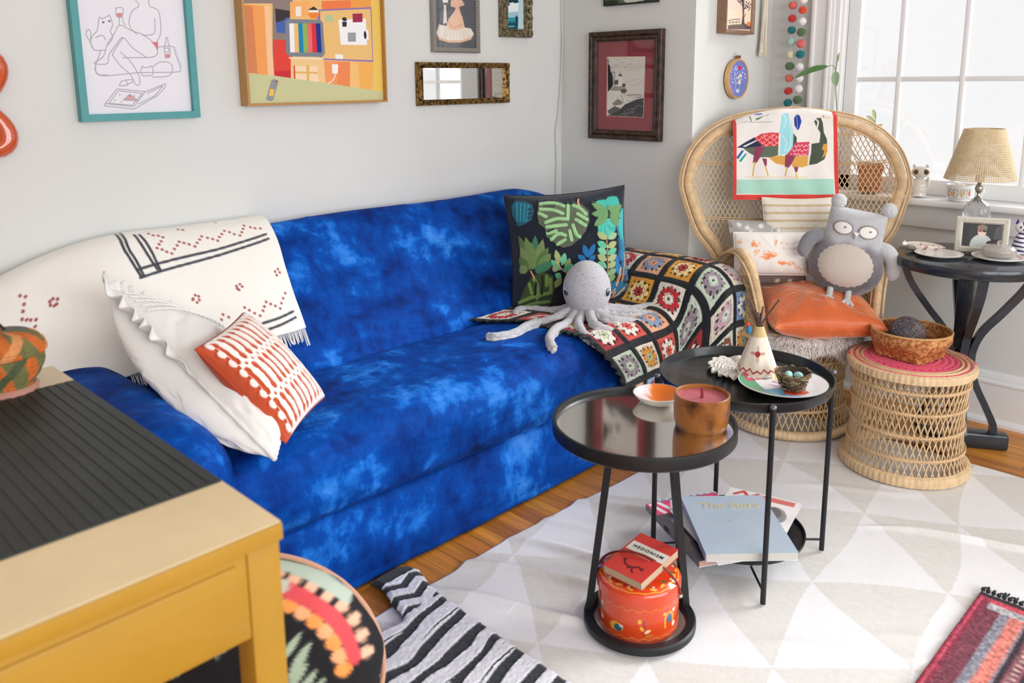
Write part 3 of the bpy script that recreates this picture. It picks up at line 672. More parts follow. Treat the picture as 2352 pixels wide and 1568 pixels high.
# x: distance from the left edge (towards +x is the fringe end), y: distance from the long edge
def krow(y0, y1, c): kc.rect(0, y0, 1.2, y1, c)
krow(0, .008, '#a8324a'); krow(.008, .012, '#cf6a7a'); krow(.012, .020, '#9a3048'); krow(.020, .060, '#7d4250'); krow(.060, .078, '#8a8a96'); krow(.078, .108, '#e08376'); krow(.108, .118, '#8f8f9c')
krow(.118, .13, '#3b3038'); krow(.13, .158, '#8a5560'); krow(.158, .17, '#3b3038'); krow(.17, .178, '#f0574e'); krow(.178, .9, '#6e6f80')
for i in range(60): kc.ell(.02 * i, .078, .009, .006, '#8f8f9c'); kc.ell(.02 * i + .01, .108, .009, .006, '#e08376'); kc.ell(.02 * i, .144, .006, .008, '#c9a7a0')
for i in range(26):
    for j in range(10):
        x, y = .045 * i + .02 * (j % 2), .205 + .045 * j
        kc.poly([(x - .02, y), (x, y + .014), (x + .02, y), (x, y - .014)], ['#d9404a', '#8f2c3c', '#e8725f', '#3a3c4a', '#b9b2b4'][(i * 3 + j * 2) % 5])
        kc.rect(x - .004, y + .016, x + .006, y + .026, ['#e8e0d8', '#d9404a'][(i + j) % 2])
kc.rect(1.185, 0, 1.2, .9, '#3b3038'); kc.rect(1.165, .022, 1.185, .9, '#c8505c'); kc.rect(1.135, .03, 1.165, .9, '#b9b4b8')
kn = fbm(np.stack([kc.X * 220, kc.Y * 220, 0 * kc.X], -1), 2, 9)[..., None]; kc.a = np.clip(kc.a * (1 + .38 * kn), 0, 1)
nu, nv = 400, 300
def kf(U, W):
    x = 2.165 - 1.2 + 1.2 * U; y = .502 - .9 * W
    return np.stack([x, y, .0165 + .003 * fbm(np.stack([x * 7, y * 7, 0 * x], -1), 2, 2)], -1)
V, F = grid(kf, nu, nv); V[:, 2] += .0012 * fbm(V * 200, 1, 3)
C = kc.sample(V[:, 0] - .965, .502 - V[:, 1])
kr = thing('oriental_rug', 'small red and slate patterned oriental rug with dark knotted fringe', 'rug', (1.6, .1, 0))
o = part('woven_field', loc((V, F[:, ::-1], C), kr), mat('knotted_wool', (.5, .2, .2), .95, attr=True, bump=.5, bscale=500, bdist=.002), kr); solidify(o, .007, -1)
fr = MB()
for i in range(75):
    y = .50 - .012 * i; a = rng.uniform(-.5, .5)
    fr.add(ball((2.172 + rng.uniform(0, .003), y, .018), .0065, 8, 6, (1, .8, .8)))
    P_ = [(2.165, y, .018), (2.182, y + .004 * a, .019), (2.20, y + .01 * a, .010), (2.212 + rng.uniform(-.01, .006), y + .02 * a, .007)]
    fr.add(tube(catmull(P_, 3), .0024, 5))
part('fringe', (np.concatenate(fr.V) - A(kr.location[:]), fr.F), mat('black_yarn', '#24282c', .9), kr)
TENT = [[(2.126,1.848,0.474),(2.047,1.85,0.474),(1.955,1.854,0.474),(1.861,1.835,0.474),(1.794,1.845,0.474),(1.785,1.875,0.474)],[(2.151,1.87,0.474),(2.13,1.925,0.474),(2.111,1.988,0.474),(2.076,2.013,0.474),(2.022,1.984,0.474)],[(2.144,1.828,0.474),(2.068,1.783,0.474),(1.978,1.758,0.474),(1.908,1.719,0.474),(1.87,1.679,0.468),(1.865,1.658,0.46)],[(2.166,1.805,0.474),(2.081,1.745,0.474),(2.03,1.685,0.471),(2.032,1.649,0.454),(2.067,1.626,0.43)],[(2.157,1.763,0.484),(2.098,1.687,0.48),(2.135,1.639,0.456),(2.215,1.612,0.415),(2.335,1.605,0.365)],[(2.166,1.742,0.484),(2.182,1.687,0.48),(2.258,1.65,0.464),(2.336,1.624,0.436),(2.417,1.608,0.4)],[(2.213,1.751,0.484),(2.263,1.721,0.484),(2.319,1.679,0.479),(2.369,1.648,0.462),(2.388,1.633,0.449)],[(2.252,1.77,0.484),(2.305,1.725,0.484),(2.382,1.697,0.482),(2.458,1.675,0.477)]]
LEAFART = [('poly',[(0.007,0.39),(0.028,0.411),(0.061,0.409),(0.091,0.394),(0.094,0.368),(0.08,0.336),(0.049,0.322),(0.019,0.314),(0.013,0.338),(0.005,0.356)],'#1d5f74',1,0.004),('line',[(0.032,0.402),(0.021,0.337)],0.006,'#2f8fa0',1,3,0.004),('line',[(0.047,0.399),(0.033,0.335)],0.006,'#2f8fa0',1,3,0.004),('line',[(0.062,0.397),(0.046,0.334)],0.006,'#2f8fa0',1,3,0.004),('line',[(0.077,0.395),(0.057,0.332)],0.006,'#2f8fa0',1,3,0.004),('line',[(0.096,0.379),(0.071,0.376)],0.003,'#12202c',1,3,0),('line',[(0.093,0.362),(0.068,0.361)],0.003,'#12202c',1,3,0),('line',[(0.09,0.346),(0.065,0.345)],0.003,'#12202c',1,3,0),('poly',[(0.118,0.404),(0.159,0.408),(0.199,0.398),(0.221,0.379),(0.249,0.392),(0.277,0.382),(0.297,0.353),(0.296,0.315),(0.279,0.279),(0.248,0.249),(0.219,0.23),(0.188,0.226),(0.155,0.248),(0.127,0.273),(0.127,0.302),(0.104,0.321),(0.105,0.361)],'#5d6650',1,0.004),('line',[(0.124,0.398),(0.178,0.399),(0.211,0.383)],0.013,'#9ccb92',1,3,0.006),('line',[(0.12,0.376),(0.167,0.37),(0.201,0.353)],0.013,'#9ccb92',1,3,0.006),('line',[(0.112,0.36),(0.136,0.346)],0.013,'#9ccb92',1,3,0.006),('line',[(0.132,0.324),(0.176,0.335),(0.207,0.331)],0.013,'#9ccb92',1,3,0.006),('line',[(0.134,0.307),(0.182,0.309),(0.208,0.309)],0.013,'#9ccb92',1,3,0.006),('line',[(0.135,0.284),(0.168,0.289)],0.013,'#9ccb92',1,3,0.006),('line',[(0.146,0.26),(0.176,0.279),(0.201,0.271)],0.013,'#9ccb92',1,3,0.006),('line',[(0.169,0.241),(0.198,0.255)],0.013,'#9ccb92',1,3,0.006),('line',[(0.227,0.384),(0.217,0.33)],0.013,'#9ccb92',1,3,0.006),('line',[(0.247,0.381),(0.269,0.367),(0.285,0.343)],0.013,'#9ccb92',1,3,0.006),('line',[(0.256,0.347),(0.286,0.322)],0.013,'#9ccb92',1,3,0.006),('line',[(0.247,0.326),(0.278,0.301)],0.013,'#9ccb92',1,3,0.006),('line',[(0.233,0.306),(0.242,0.272),(0.255,0.26)],0.013,'#9ccb92',1,3,0.006),('line',[(0.219,0.286),(0.223,0.252)],0.013,'#9ccb92',1,3,0.006),('line',[(0.133,0.388),(0.175,0.382)],0.004,'#121a22',1,3,0),('line',[(0.136,0.289),(0.159,0.298)],0.004,'#121a22',1,3,0),('line',[(0.272,0.404),(0.267,0.392),(0.268,0.378)],0.007,'#f0a070',1,3,0.004),('leaf',0.369,0.349,0.055,0.055,2.36,'#3fb5a4',1,0.004),('leaf',0.374,0.353,0.057,0.06,0.84,'#3fb5a4',1,0.004),('leaf',0.365,0.317,0.054,0.034,-2.5,'#3fb5a4',1,0.006),('leaf',0.365,0.317,0.068,0.034,-2.23,'#56c4b4',1,0.006),('leaf',0.365,0.317,0.079,0.034,-2.03,'#3fb5a4',1,0.006),('leaf',0.365,0.317,0.083,0.034,-1.84,'#56c4b4',1,0.006),('leaf',0.365,0.317,0.079,0.034,-1.66,'#3fb5a4',1,0.006),('leaf',0.365,0.317,0.071,0.034,-1.44,'#56c4b4',1,0.006),('leaf',0.365,0.317,0.058,0.034,-1.16,'#3fb5a4',1,0.006),('leaf',0.365,0.317,0.045,0.034,-0.82,'#56c4b4',1,0.006),('leaf',0.369,0.338,0.073,0.03,2.47,'#6d9b66',1,0.007),('leaf',0.369,0.335,0.065,0.028,3.06,'#6d9b66',1,0.007),('leaf',0.368,0.332,0.07,0.03,-2.58,'#6d9b66',1,0.007),('leaf',0.372,0.338,0.061,0.032,0.35,'#6d9b66',1,0.007),('leaf',0.371,0.334,0.058,0.03,-0.17,'#6d9b66',1,0.007),('leaf',0.37,0.33,0.071,0.032,-0.81,'#6d9b66',1,0.007),('leaf',0.373,0.343,0.026,0.02,1.42,'#6d9b66',1,0.007),('poly',[(0.427,0.349),(0.438,0.347),(0.431,0.252),(0.436,0.209),(0.418,0.216),(0.405,0.254),(0.4,0.281)],'#49bcc0',1,0.004),('poly',[(0.403,0.239),(0.425,0.231),(0.439,0.198),(0.442,0.101),(0.422,0.092),(0.411,0.168)],'#2b86ad',1,0.004),('leaf',0.278,0.18,0.053,0.022,1.82,'#1c70ab',1,0.004),('leaf',0.279,0.18,0.058,0.022,1.05,'#1c70ab',1,0.004),('leaf',0.273,0.167,0.042,0.022,2.44,'#1c70ab',1,0.004),('leaf',0.279,0.163,0.038,0.02,0.71,'#1c70ab',1,0.004),('leaf',0.273,0.158,0.035,0.018,2.88,'#1c70ab',1,0.004),('leaf',0.28,0.152,0.027,0.018,0.11,'#1c70ab',1,0.004),('leaf',0.395,0.127,0.061,0.022,1.77,'#2a7fb6',1,0.004),('leaf',0.407,0.147,0.059,0.025,1.42,'#2a7fb6',1,0.004),('leaf',0.413,0.125,0.052,0.025,0.87,'#2a7fb6',1,0.004),('leaf',0.395,0.099,0.047,0.02,1.83,'#2a7fb6',1,0.004),('leaf',0.413,0.093,0.047,0.025,0.66,'#2a7fb6',1,0.004),('leaf',0.393,0.148,0.056,0.025,-1.37,'#2a7fb6',1,0.004),('leaf',0.425,0.167,0.043,0.02,-1.52,'#2a7fb6',1,0.004),('line',[(0.351,0.255),(0.353,0.206),(0.352,0.141),(0.345,0.07)],0.0045,'#e9a878',1,3,0.006),('leaf',0.353,0.241,0.044,0.026,2.45,'#a9b77f',1,0.006),('leaf',0.356,0.241,0.044,0.026,0.39,'#9fc19a',1,0.006),('leaf',0.351,0.209,0.044,0.026,2.45,'#5fbf9b',1,0.006),('leaf',0.353,0.209,0.043,0.026,0.4,'#b3bd84',1,0.006),('leaf',0.35,0.185,0.043,0.026,2.47,'#7fc7a4',1,0.006),('leaf',0.352,0.184,0.043,0.026,0.43,'#68c79d',1,0.006),('leaf',0.349,0.16,0.045,0.026,2.47,'#a8b77c',1,0.006),('leaf',0.351,0.16,0.041,0.026,0.45,'#b4c08e',1,0.006),('leaf',0.347,0.133,0.044,0.026,2.45,'#6ab893',1,0.006),('leaf',0.35,0.133,0.04,0.026,0.5,'#a8b77c',1,0.006),('leaf',0.346,0.106,0.044,0.026,2.48,'#6fc7a2',1,0.006),('leaf',0.348,0.105,0.04,0.026,0.52,'#8fb884',1,0.006),('leaf',0.345,0.081,0.044,0.026,2.48,'#93b27b',1,0.006),('leaf',0.347,0.081,0.038,0.026,0.52,'#7fa86a',1,0.006),('leaf',0.06,0.152,0.136,0.036,1.88,'#56783f',1,0.004),('leaf',0.066,0.152,0.126,0.036,1.73,'#6f8a4c',1,0.004),('leaf',0.071,0.152,0.13,0.036,1.46,'#3f7a5a',1,0.004),('leaf',0.077,0.151,0.121,0.036,1.25,'#7d8f58',1,0.004),('leaf',0.077,0.151,0.099,0.036,0.97,'#56783f',1,0.004),('leaf',0.082,0.151,0.083,0.036,0.77,'#6f8a4c',1,0.004),('leaf',0.076,0.148,0.077,0.036,0.34,'#3f7a5a',1,0.004),('leaf',0.055,0.153,0.092,0.036,1.95,'#7d8f58',1,0.004),('leaf',0.048,0.147,0.066,0.036,2.12,'#56783f',1,0.004),('leaf',0.066,0.152,0.105,0.036,1.59,'#6f8a4c',1,0.004),('leaf',0.075,0.145,0.039,0.036,0.39,'#3f7a5a',1,0.004),('leaf',0.041,0.142,0.038,0.036,2.39,'#7d8f58',1,0.004),('leaf',0.178,0.143,0.059,0.024,2.31,'#5fbf8f',1,0.004),('leaf',0.171,0.167,0.056,0.024,1.77,'#a5b478',1,0.004),('leaf',0.181,0.16,0.049,0.024,1.28,'#6cc79a',1,0.004),('leaf',0.193,0.142,0.048,0.024,1.16,'#8fa060',1,0.004),('leaf',0.184,0.137,0.046,0.024,0.57,'#5fbf8f',1,0.004),('leaf',0.167,0.144,0.027,0.024,2.65,'#a5b478',1,0.004),('leaf',0.178,0.115,0.029,0.024,2.55,'#6cc79a',1,0.004),('leaf',0.149,0.076,0.049,0.024,0.93,'#8fa060',1,0.004),('line',[(0.158,0.179),(0.179,0.149),(0.201,0.13)],0.005,'#e9a878',1,3,0.004),('poly',[(0.005,0.019),(0.03,0.083),(0.061,0.129),(0.108,0.143),(0.147,0.123),(0.152,0.076),(0.137,0.007),(0.1,-0.012),(0.045,-0.013),(-0.002,-0.005)],'#3b4a26',1,0.004),('line',[(0.013,0.03),(0.056,0.046),(0.136,0.059)],0.014,'#6f8f45',1,3,0.006),('line',[(0.009,0.006),(0.061,0.016),(0.133,0.019)],0.014,'#6f8f45',1,3,0.006),('line',[(0.07,0.116),(0.085,0.08),(0.08,-0.003)],0.014,'#6f8f45',1,3,0.006),('line',[(0.121,0.125),(0.12,0.09)],0.014,'#6f8f45',1,3,0.006),('line',[(0.135,0.112),(0.137,0.065)],0.014,'#6f8f45',1,3,0.006),('line',[(0.05,0.1),(0.06,0.064)],0.014,'#6f8f45',1,3,0.006),('line',[(0.017,0.018),(0.087,0.033),(0.138,0.042)],0.008,'#20251c',1,3,0),('line',[(0.078,0.104),(0.075,0.057)],0.008,'#20251c',1,3,0),('line',[(0.105,0.126),(0.102,0.055)],0.008,'#20251c',1,3,0),('line',[(0.059,0.147),(0.071,0.122)],0.006,'#e9a878',1,3,0.004),('leaf',0.347,0.009,0.055,0.04,1.5,'#1c6f96',1,0.004),('leaf',0.359,0.025,0.058,0.035,1.16,'#1c6f96',1,0.004),('leaf',0.376,0.007,0.078,0.04,1.11,'#1c6f96',1,0.004),('leaf',0.408,0.028,0.047,0.035,0.61,'#1c6f96',1,0.004),('leaf',0.385,0.001,0.044,0.03,0.21,'#1c6f96',1,0.004),('leaf',0.367,0.041,0.035,0.03,1.83,'#1c6f96',1,0.004),('leaf',0.424,0.07,0.033,0.02,0.66,'#1c6f96',1,0.004),('poly',[(0.405,0.011),(0.445,0.042),(0.438,0.01),(0.407,-0.005)],'#2f9fb3',1,0.004),('line',[(0.334,-0.013),(0.358,0.014),(0.381,0.043)],0.006,'#e9a878',1,3,0.006),('line',[(0.348,-0.017),(0.371,0.007),(0.382,0.029)],0.006,'#e9a878',1,3,0.006),('line',[(0.36,-0.014),(0.392,0.017),(0.419,0.043)],0.006,'#e9a878',1,3,0.006),('line',[(0.386,0.056),(0.4,0.099)],0.006,'#e9a878',1,3,0.006),('line',[(0.41,0.074),(0.427,0.135),(0.431,0.177)],0.006,'#e9a878',1,3,0.006),('line',[(0.385,0.062),(0.406,0.126)],0.006,'#e9a878',1,3,0.006),('line',[(0.377,-0.018),(0.4,0.006)],0.006,'#e9a878',1,3,0.004)]
# =================================================================== THINGS ON THE SOFA
m_wool = mat('stitched_wool', (.5, .5, .5), .95, attr=True, bump=.9, bscale=420, sheen=.2, bdist=.003)
m_white = mat('white_cotton', (.80, .785, .765), .9, bump=.5, bscale=300, sheen=.15, bdist=.001)

def vec_T(c, right, up): return TR(c, frame3(right, up))
def put(vf, T):
    if isinstance(vf, MB):
        vf.V = [v @ T[0].T + T[1] for v in vf.V]; return vf
    return (vf[0] @ T[0].T + T[1],) + tuple(vf[1:])

# ruffled white square pillow lying against the left arm
pw = thing('ruffled_pillow', 'big white square pillow with a gathered ruffle edge, slumped against the left arm', 'pillow', (.86, 1.85, .58))
QC = [A(p) - A([.86, 1.85, .58]) for p in ((.722, 2.09, .790), (1.00, 2.10, .600), (1.02, 1.80, .478), (.846, 1.565, .476))]   # top near, top far, bottom far, bottom near
def mid(u, v):
    u, v = u[..., None], v[..., None]; return (QC[3] * (1 - u) + QC[2] * u) * (1 - v) + (QC[0] * (1 - u) + QC[1] * u) * v
NF, NB = nrm(A([.50, -.30, .80])), nrm(A([-.80, -.12, -.10]))
pmb = MB()
for sgn, nn, tk in ((1, NF, .070), (-1, NB, .150)):
    def f(U, W):
        a, b = U * 2 - 1, W * 2 - 1; prof = ((1 - np.abs(a) ** 2.2) * (1 - np.abs(b) ** 2.6)) ** .55; P = mid(U + .04 * np.sin(W * PI) * (U - .5) * -1, W)
        n = fbm(P * 9 + sgn, 4, 14); rd = np.abs(fbm(np.stack([W * 3 + U * 7 * (W < .6), (U - W) * 3, 0 * U + sgn], -1), 3, 3))
        return P + nn * (tk * prof + .012 * n * prof ** .4 - .030 * np.clip(.25 - rd, 0, 1) * np.minimum(1, 4 * prof) * (1.2 - W))[..., None]
    V, F = grid(f, 110, 110); pmb.add((V, F if sgn > 0 else F[:, ::-1]))
t_ = np.linspace(0, 1, 60); edge_ = np.concatenate([mid(0 * t_, t_), mid(t_, 0 * t_ + 1), mid(0 * t_ + 1, 1 - t_), mid(1 - t_, 0 * t_)])
pmb.add(tube(edge_[::1] + 0, .005 + .0012 * np.sin(np.arange(240) * 1.3), 7, closed=True))
part('pillow_body', pmb, m_white, pw)
def ruf(U, W):
    t = U; P = np.where((t < .45)[..., None], mid(0 * t, .35 + .65 * np.minimum(t / .45, 1)), mid(np.clip((t - .45) / .55, 0, 1), 0 * t + 1))
    o_ = np.where((t < .45)[..., None], nrm(A([-.6, -.3, .75])), nrm(A([-.25, .25, .93]))); k = W * .034 * (.3 + .7 * ss(0, .3, t)) * (1 + .2 * np.sin(t * 60)); wv = W * .013 * np.sin(t * 120 + 2 * np.sin(t * 23)) * ss(0, .2, t)
    return P + o_ * k[..., None] + NF * wv[..., None] + nrm(A([.1, -.9, -.3])) * (wv * .4)[..., None]
o = part('ruffle', grid(ruf, 420, 7), m_white, pw); solidify(o, .003, 0)
lc = MB()
for k in range(5):
    v_ = .95 - .035 * k; U_ = np.linspace(.04, .96, 60); pr = ((1 - np.abs(U_ * 2 - 1) ** 2.2) * (1 - abs(v_ * 2 - 1) ** 2.6)) ** .55
    lc.add(tube(mid(U_, 0 * U_ + v_) + NF * (.070 * pr + .004 + .0015 * np.sin(np.arange(60) * 2.1))[:, None], .0022, 5))
part('lace_band', lc, mat('white_lace', (.8, .785, .77), .9), pw)

# small orange cushion with white corded pattern
oc = Canvas(.25, .30, 900, '#c4502c')
oc.rect(.022, 0, .25, .30, '#ece6e0', hg=.004)
rng = np.random.RandomState(2)
for r in range(3):
    y0, y1 = .008 + .098 * r, .098 + .098 * r
    for k in range(9):
        x = .030 + .0245 * k + .003 * rng.randn() * .5
        oc.line([(x, y0 + .012), (x + .002, (y0 + y1) / 2), (x, y1 - .012)], .0075, '#c4502c', hg=0)
        for yy in (y0 + .014, y1 - .014): oc.ell(x, yy, .0062, .011, '#c4502c', hg=0)
for r in range(1, 3):
    for k in range(9): oc.ell(.030 + .0245 * k + .012, .003 + .098 * r, .0022, .004, '#c4502c', hg=0)
for r in range(3):
    for k in range(9): oc.ell(.018 - .0 * k, .02 + .03 * k * 1.1, .008, .012, '#ece6e0', hg=.004) if r == 0 else None
cf = lambda u, v: oc.sample(u * .25, v * .30)
oh = thing('patterned_cushion', 'small burnt orange cushion with raised white corded ovals, propped on the ruffled pillow', 'cushion', (.942, 1.768, .592))
pm = pillow(.228, .292, .10, 190, 220, .05, cf, .004, 5, .45, .003, colback=lambda u, v: np.tile(lin('#b8472a'), np.shape(u) + (1,)))
k = 190 * 220; v = pm.V[0]; v[:, 2] += oc.sample((v[:, 0] / .228 + .5) * .25, (v[:, 1] / .292 + .5) * .30, 'h')
part('cushion_cover', put(pm, TR((0, 0, 0), frame3((.82, .57, .09), (-.095, .16, .215)))), mat('orange_cord_cloth', (.7, .3, .2), .9, attr=True, bump=.5, bscale=400, sheen=.2), oh)

# black cushion embroidered with tropical leaves
lcv = Canvas(.44, .42, 950, '#141c2a')
for d in LEAFART: getattr(lcv, d[0])(*d[1:6], **({'smooth': d[5], 'hg': d[6]} if d[0] == 'line' else {})) if d[0] == 'line_' else None
for d in LEAFART:
    if d[0] == 'line': lcv.line(d[1], d[2], d[3], d[4], d[5], hg=d[6])
    elif d[0] == 'poly': lcv.poly(d[1], d[2], d[3], hg=d[4])
    else: lcv.leaf(d[1], d[2], d[3], d[4], d[5], d[6], d[7], hg=d[8])
st = np.sin(lcv.X * 900 + lcv.Y * 500 + 6 * vnoise(np.stack([lcv.X * 30, lcv.Y * 30, 0 * lcv.X], -1)))
lcv.a = np.clip(lcv.a * (1 + (.22 * st * (lcv.hgt > .002))[..., None]), 0, 1)
lc_T = frame3((.40, -.25, .02), (.03, .03, .40))
oh = thing('leaf_cushion', 'square black cushion embroidered with green and teal tropical leaves, in the sofa corner', 'cushion', (2.285, 1.965, .672))
pm = pillow(.455, .425, .17, 330, 310, .07, lambda u, v: lcv.sample(.22 + (u - .5) * .44 * 1.04 + .018 * np.sin(u * PI), .21 + (v - .5) * .42 * 1.05), .005, 21, .5, .003, colback=lambda u, v: np.tile(lin('#141c2a'), np.shape(u) + (1,)))
v = pm.V[0]; v[:, 2] += 1.0 * lcv.sample(.22 + v[:, 0] / .455 * .44 * 1.04 + .018 * np.cos(v[:, 0] / .455 * PI), .21 + v[:, 1] / .425 * .42 * 1.05, 'h')
part('cushion_cover', put(pm, TR((0, 0, 0), lc_T)), m_wool, oh)

# ------------------------------------------------------------------- granny square blanket over the right arm
P_ = .128                                            # pitch of the squares
PAL = [('#b4424a', '#e2d8c8', '#c7a24a'), ('#e9e0cf', '#e8a13a', '#b9c6a4'), ('#c5d2c0', '#9a8b96', '#c5d2c0'), ('#e6a33c', '#f3d79a', '#a8322f'), ('#e8a98a', '#7d2142', '#e8a98a'), ('#c6d6c6', '#cfc7ad', '#bcd0bf'),
       ('#b35d56', '#e7b25c', '#9d4038'), ('#ece4d8', '#c8303a', '#ece4d8'), ('#9db8d8', '#d9574a', '#e6dccb'), ('#d9584c', '#efe7dc', '#d9584c'), ('#dfd6c6', '#c9a6b0', '#cfd8cc'), ('#7d9bc4', '#ece6da', '#5f7fae'),
       ('#f0b58f', '#8fa3c2', '#e8a98a'), ('#a5323a', '#efe7dc', '#c9d2b0'), ('#e2b24a', '#e2702c', '#efe3c6'), ('#d8e0cc', '#8a4a3c', '#d8e0cc')]
ORD = [[7, 9, 0, 13, 2, 12, 15, 1, 10], [13, 15, 12, 9, 1, 8, 6, 14, 3], [15, 6, 14, 12, 9, 3, 10, 2, 0], [1, 0, 3, 7, 2, 13, 12, 8, 9], [6, 7, 12, 3, 2, 10, 15, 0, 11], [7, 6, 3, 4, 10, 11, 1, 2, 12], [5, 6, 5, 4, 0, 11, 10, 9, 3], [9, 0, 5, 2, 7, 4, 12, 6, 1], [3, 9, 6, 7, 5, 2, 10, 0, 4], [1, 2, 3, 4, 5, 6, 7, 8, 9]]
def granny(x, y):
    """x, y metres on the blanket -> colour, height"""
    q = x / P_; r = y / P_; i = np.floor(q).astype(int); j = np.floor(r).astype(int); u = (q - i) * 2 - 1; v = (r - j) * 2 - 1
    d = np.maximum(np.abs(u), np.abs(v)); rad = np.hypot(u, v); a = np.arctan2(v, u)
    idx = A(ORD)[np.clip(i, 0, 9) % 10, np.clip(j, 0, 8) % 9]
    pal = A([[lin(c) for c in p] for p in PAL]); ou, mi_, ce = pal[idx, 0], pal[idx, 1], pal[idx, 2]
    blk = np.broadcast_to(lin('#14181f'), ou.shape).copy()
    pet = .10 * np.cos(a * 8); k1 = (d < .80)[..., None]; k2 = (rad < .60 + pet * 1.0)[..., None]; k3 = (rad < .30 + .04 * np.cos(a * 8))[..., None]
    C = np.where(k1, ou, blk); C = np.where(k2, mi_, C); C = np.where(k3, ce, C)
    hole = ((np.abs(np.sin(a * 4)) > .86) & (rad > .50) & (rad < .66)) | (rad < .07) | ((np.abs(np.sin(a * 4)) < .16) & (rad > .28) & (rad < .36))
    hole |= (np.abs(np.abs(u) - np.abs(v)) < .08) & (rad > .66) & (rad < .78)
    C = np.where(hole[..., None], C * .12, C)
    ring = .5 + .5 * np.cos(rad * 2 * PI / .16); br = .5 + .5 * np.cos(d * 2 * PI / .12)
    yarn = fbm(np.stack([x * 330, y * 330, 0 * x], -1), 2, 3)
    C = C * (.85 + .25 * np.where(rad < .62, ring, br))[..., None] * (1 + .25 * yarn[..., None])
    h = .0022 * np.where(rad < .62, ring, br) + .0018 * (rad < .6) - .004 * hole + .0012 * yarn + .002 * (d > .86)
    return C, h
# cross-section over seat, up the inside of the arm, over it and down the outside (x, z)
cs = catmull(A([(1.99, .462), (2.12, .465), (2.25, .466), (2.35, .470), (2.425, .495), (2.47, .555), (2.53, .600), (2.60, .612), (2.67, .604), (2.715, .565), (2.742, .48), (2.750, .36), (2.752, .24)]), 10)
cl = np.concatenate([[0], np.cumsum(np.hypot(*np.diff(cs, axis=0).T))])
def blanket(S, Tt, off=0):
    """S metres across, Tt metres from the back towards the front"""
    i = np.clip(np.searchsorted(cl, S) - 1, 0, len(cl) - 2); t = np.clip((S - cl[i]) / (cl[i + 1] - cl[i]), 0, 1)[..., None]
    P = cs[i] * (1 - t) + cs[i + 1] * t; x, z = P[..., 0].copy(), P[..., 1].copy()
    onarm = ss(.42, .60, S); yf = 1.665 - .09 * onarm; yb = 2.10 + 0 * S       # where the front roll starts, the back edge
    R = .085 + .03 * onarm
    y = yb - Tt; over = np.maximum(0, yf - y); th = np.minimum(over / R, PI / 2); ext = np.maximum(0, over - R * PI / 2)
    yy = np.where(over > 0, yf - R * np.sin(th), y)
    drop = R * (1 - np.cos(th)) + ext
    zz = z - drop * np.where(S > .95, .55, 1)
    cx = 2.60; shrink = 1 - .12 * ss(0, .2, over) * onarm; x = cx + (x - cx) * np.where(S > .45, shrink, 1)
    x = x + .04 * ss(.45, .0, Tt) * 0 - .11 * (1 - ss(.0, .25, Tt)) * (1 - ss(0, .3, S)) + .10 * ss(.05, .22, over) * (1 - ss(.1, .5, S))
    n = fbm(np.stack([S * 5, Tt * 5, 0 * S + 2], -1), 3, 12)
    zz = zz + .012 * n * (1 - ss(.0, .05, over)) + .004; yy = yy - .012 * n * ss(0, .06, over) - .004 * ss(0, .05, over)
    x = x + ss(.95, 1.1, S) * .010
    return np.stack([x, yy, zz], -1)
SL, TLn = 1.215, .76
nu, nv = 560, 360
S, Tt = np.meshgrid(np.linspace(0, SL, nu), np.linspace(0, 1, nv), indexing='ij'); Tt = Tt * (TLn + .20 * ss(.42, .62, S))
scal = .006 * np.cos(2 * PI * Tt / .03)
P0 = blanket(S, Tt); C, h = granny(S - .012, Tt * 1.0 - .02 + .0)
edge = (S < .016) | (Tt > TLn - .02 + .14 * ss(.42, .62, S)) | (Tt < .016) | (S > SL - .05); C = np.where(edge[..., None], lin('#14181f') * (1 + .3 * fbm(np.stack([S * 300, Tt * 300, 0 * S], -1), 2, 1)[..., None]), C)
P0[..., 0] -= scal * (1 - ss(0, .02, S))
du = np.gradient(P0, axis=0); dv = np.gradient(P0, axis=1); Nn = np.cross(dv, du); Nn /= np.maximum(np.linalg.norm(Nn, axis=-1, keepdims=True), 1e-9)
P0 = P0 + Nn * (h[..., None] + .004)
o = single('crochet_blanket', (P0.reshape(-1, 3), gridf(nu, nv)[:, ::-1], C.reshape(-1, 3)), m_wool, 'black-edged crochet blanket of many coloured granny squares, over the right sofa arm', 'blanket')
solidify(o, .006, -1)

# ------------------------------------------------------------------- grey octopus soft toy
m_oct = mat('heathered_grey_jersey', '#b9b9bd', .95, bump=.4, bscale=500, sheen=.3, noise=('#77777b', 190, .55, .75), bdist=.001)
m_plush = mat('pale_plush', '#d3cdca', .95, bump=1, bscale=260, sheen=.6, bdist=.004)
oc_ = thing('octopus_toy', 'grey stuffed octopus toy with long tentacles, sitting on the sofa seat', 'soft toy', (2.19, 1.80, .47))
def hd(U, W):
    th = U * 2 * PI; ph = W * PI; r = .083 * (1 + .03 * np.cos(ph)) ; sq = 1 - .08 * ss(.55, 1, 1 - W)
    seam = 1 - .012 * np.exp(-(np.abs(((th + .55) / (2 * PI) * 6) % 1 - .5) / .04) ** 2)
    return np.stack([r * np.cos(th) * np.sin(ph) * sq * seam, r * np.sin(th) * np.sin(ph) * sq * seam, .098 - .098 * np.cos(ph)], -1)
part('head', grid(hd, 72, 40, cu=True), m_oct, oc_)
vd = nrm(A([2.19, 1.80]) ) ; side = A([vd[1], -vd[0]])
m_eye = mat('blue_glass_eye', '#16384a', .15, coat=.6)
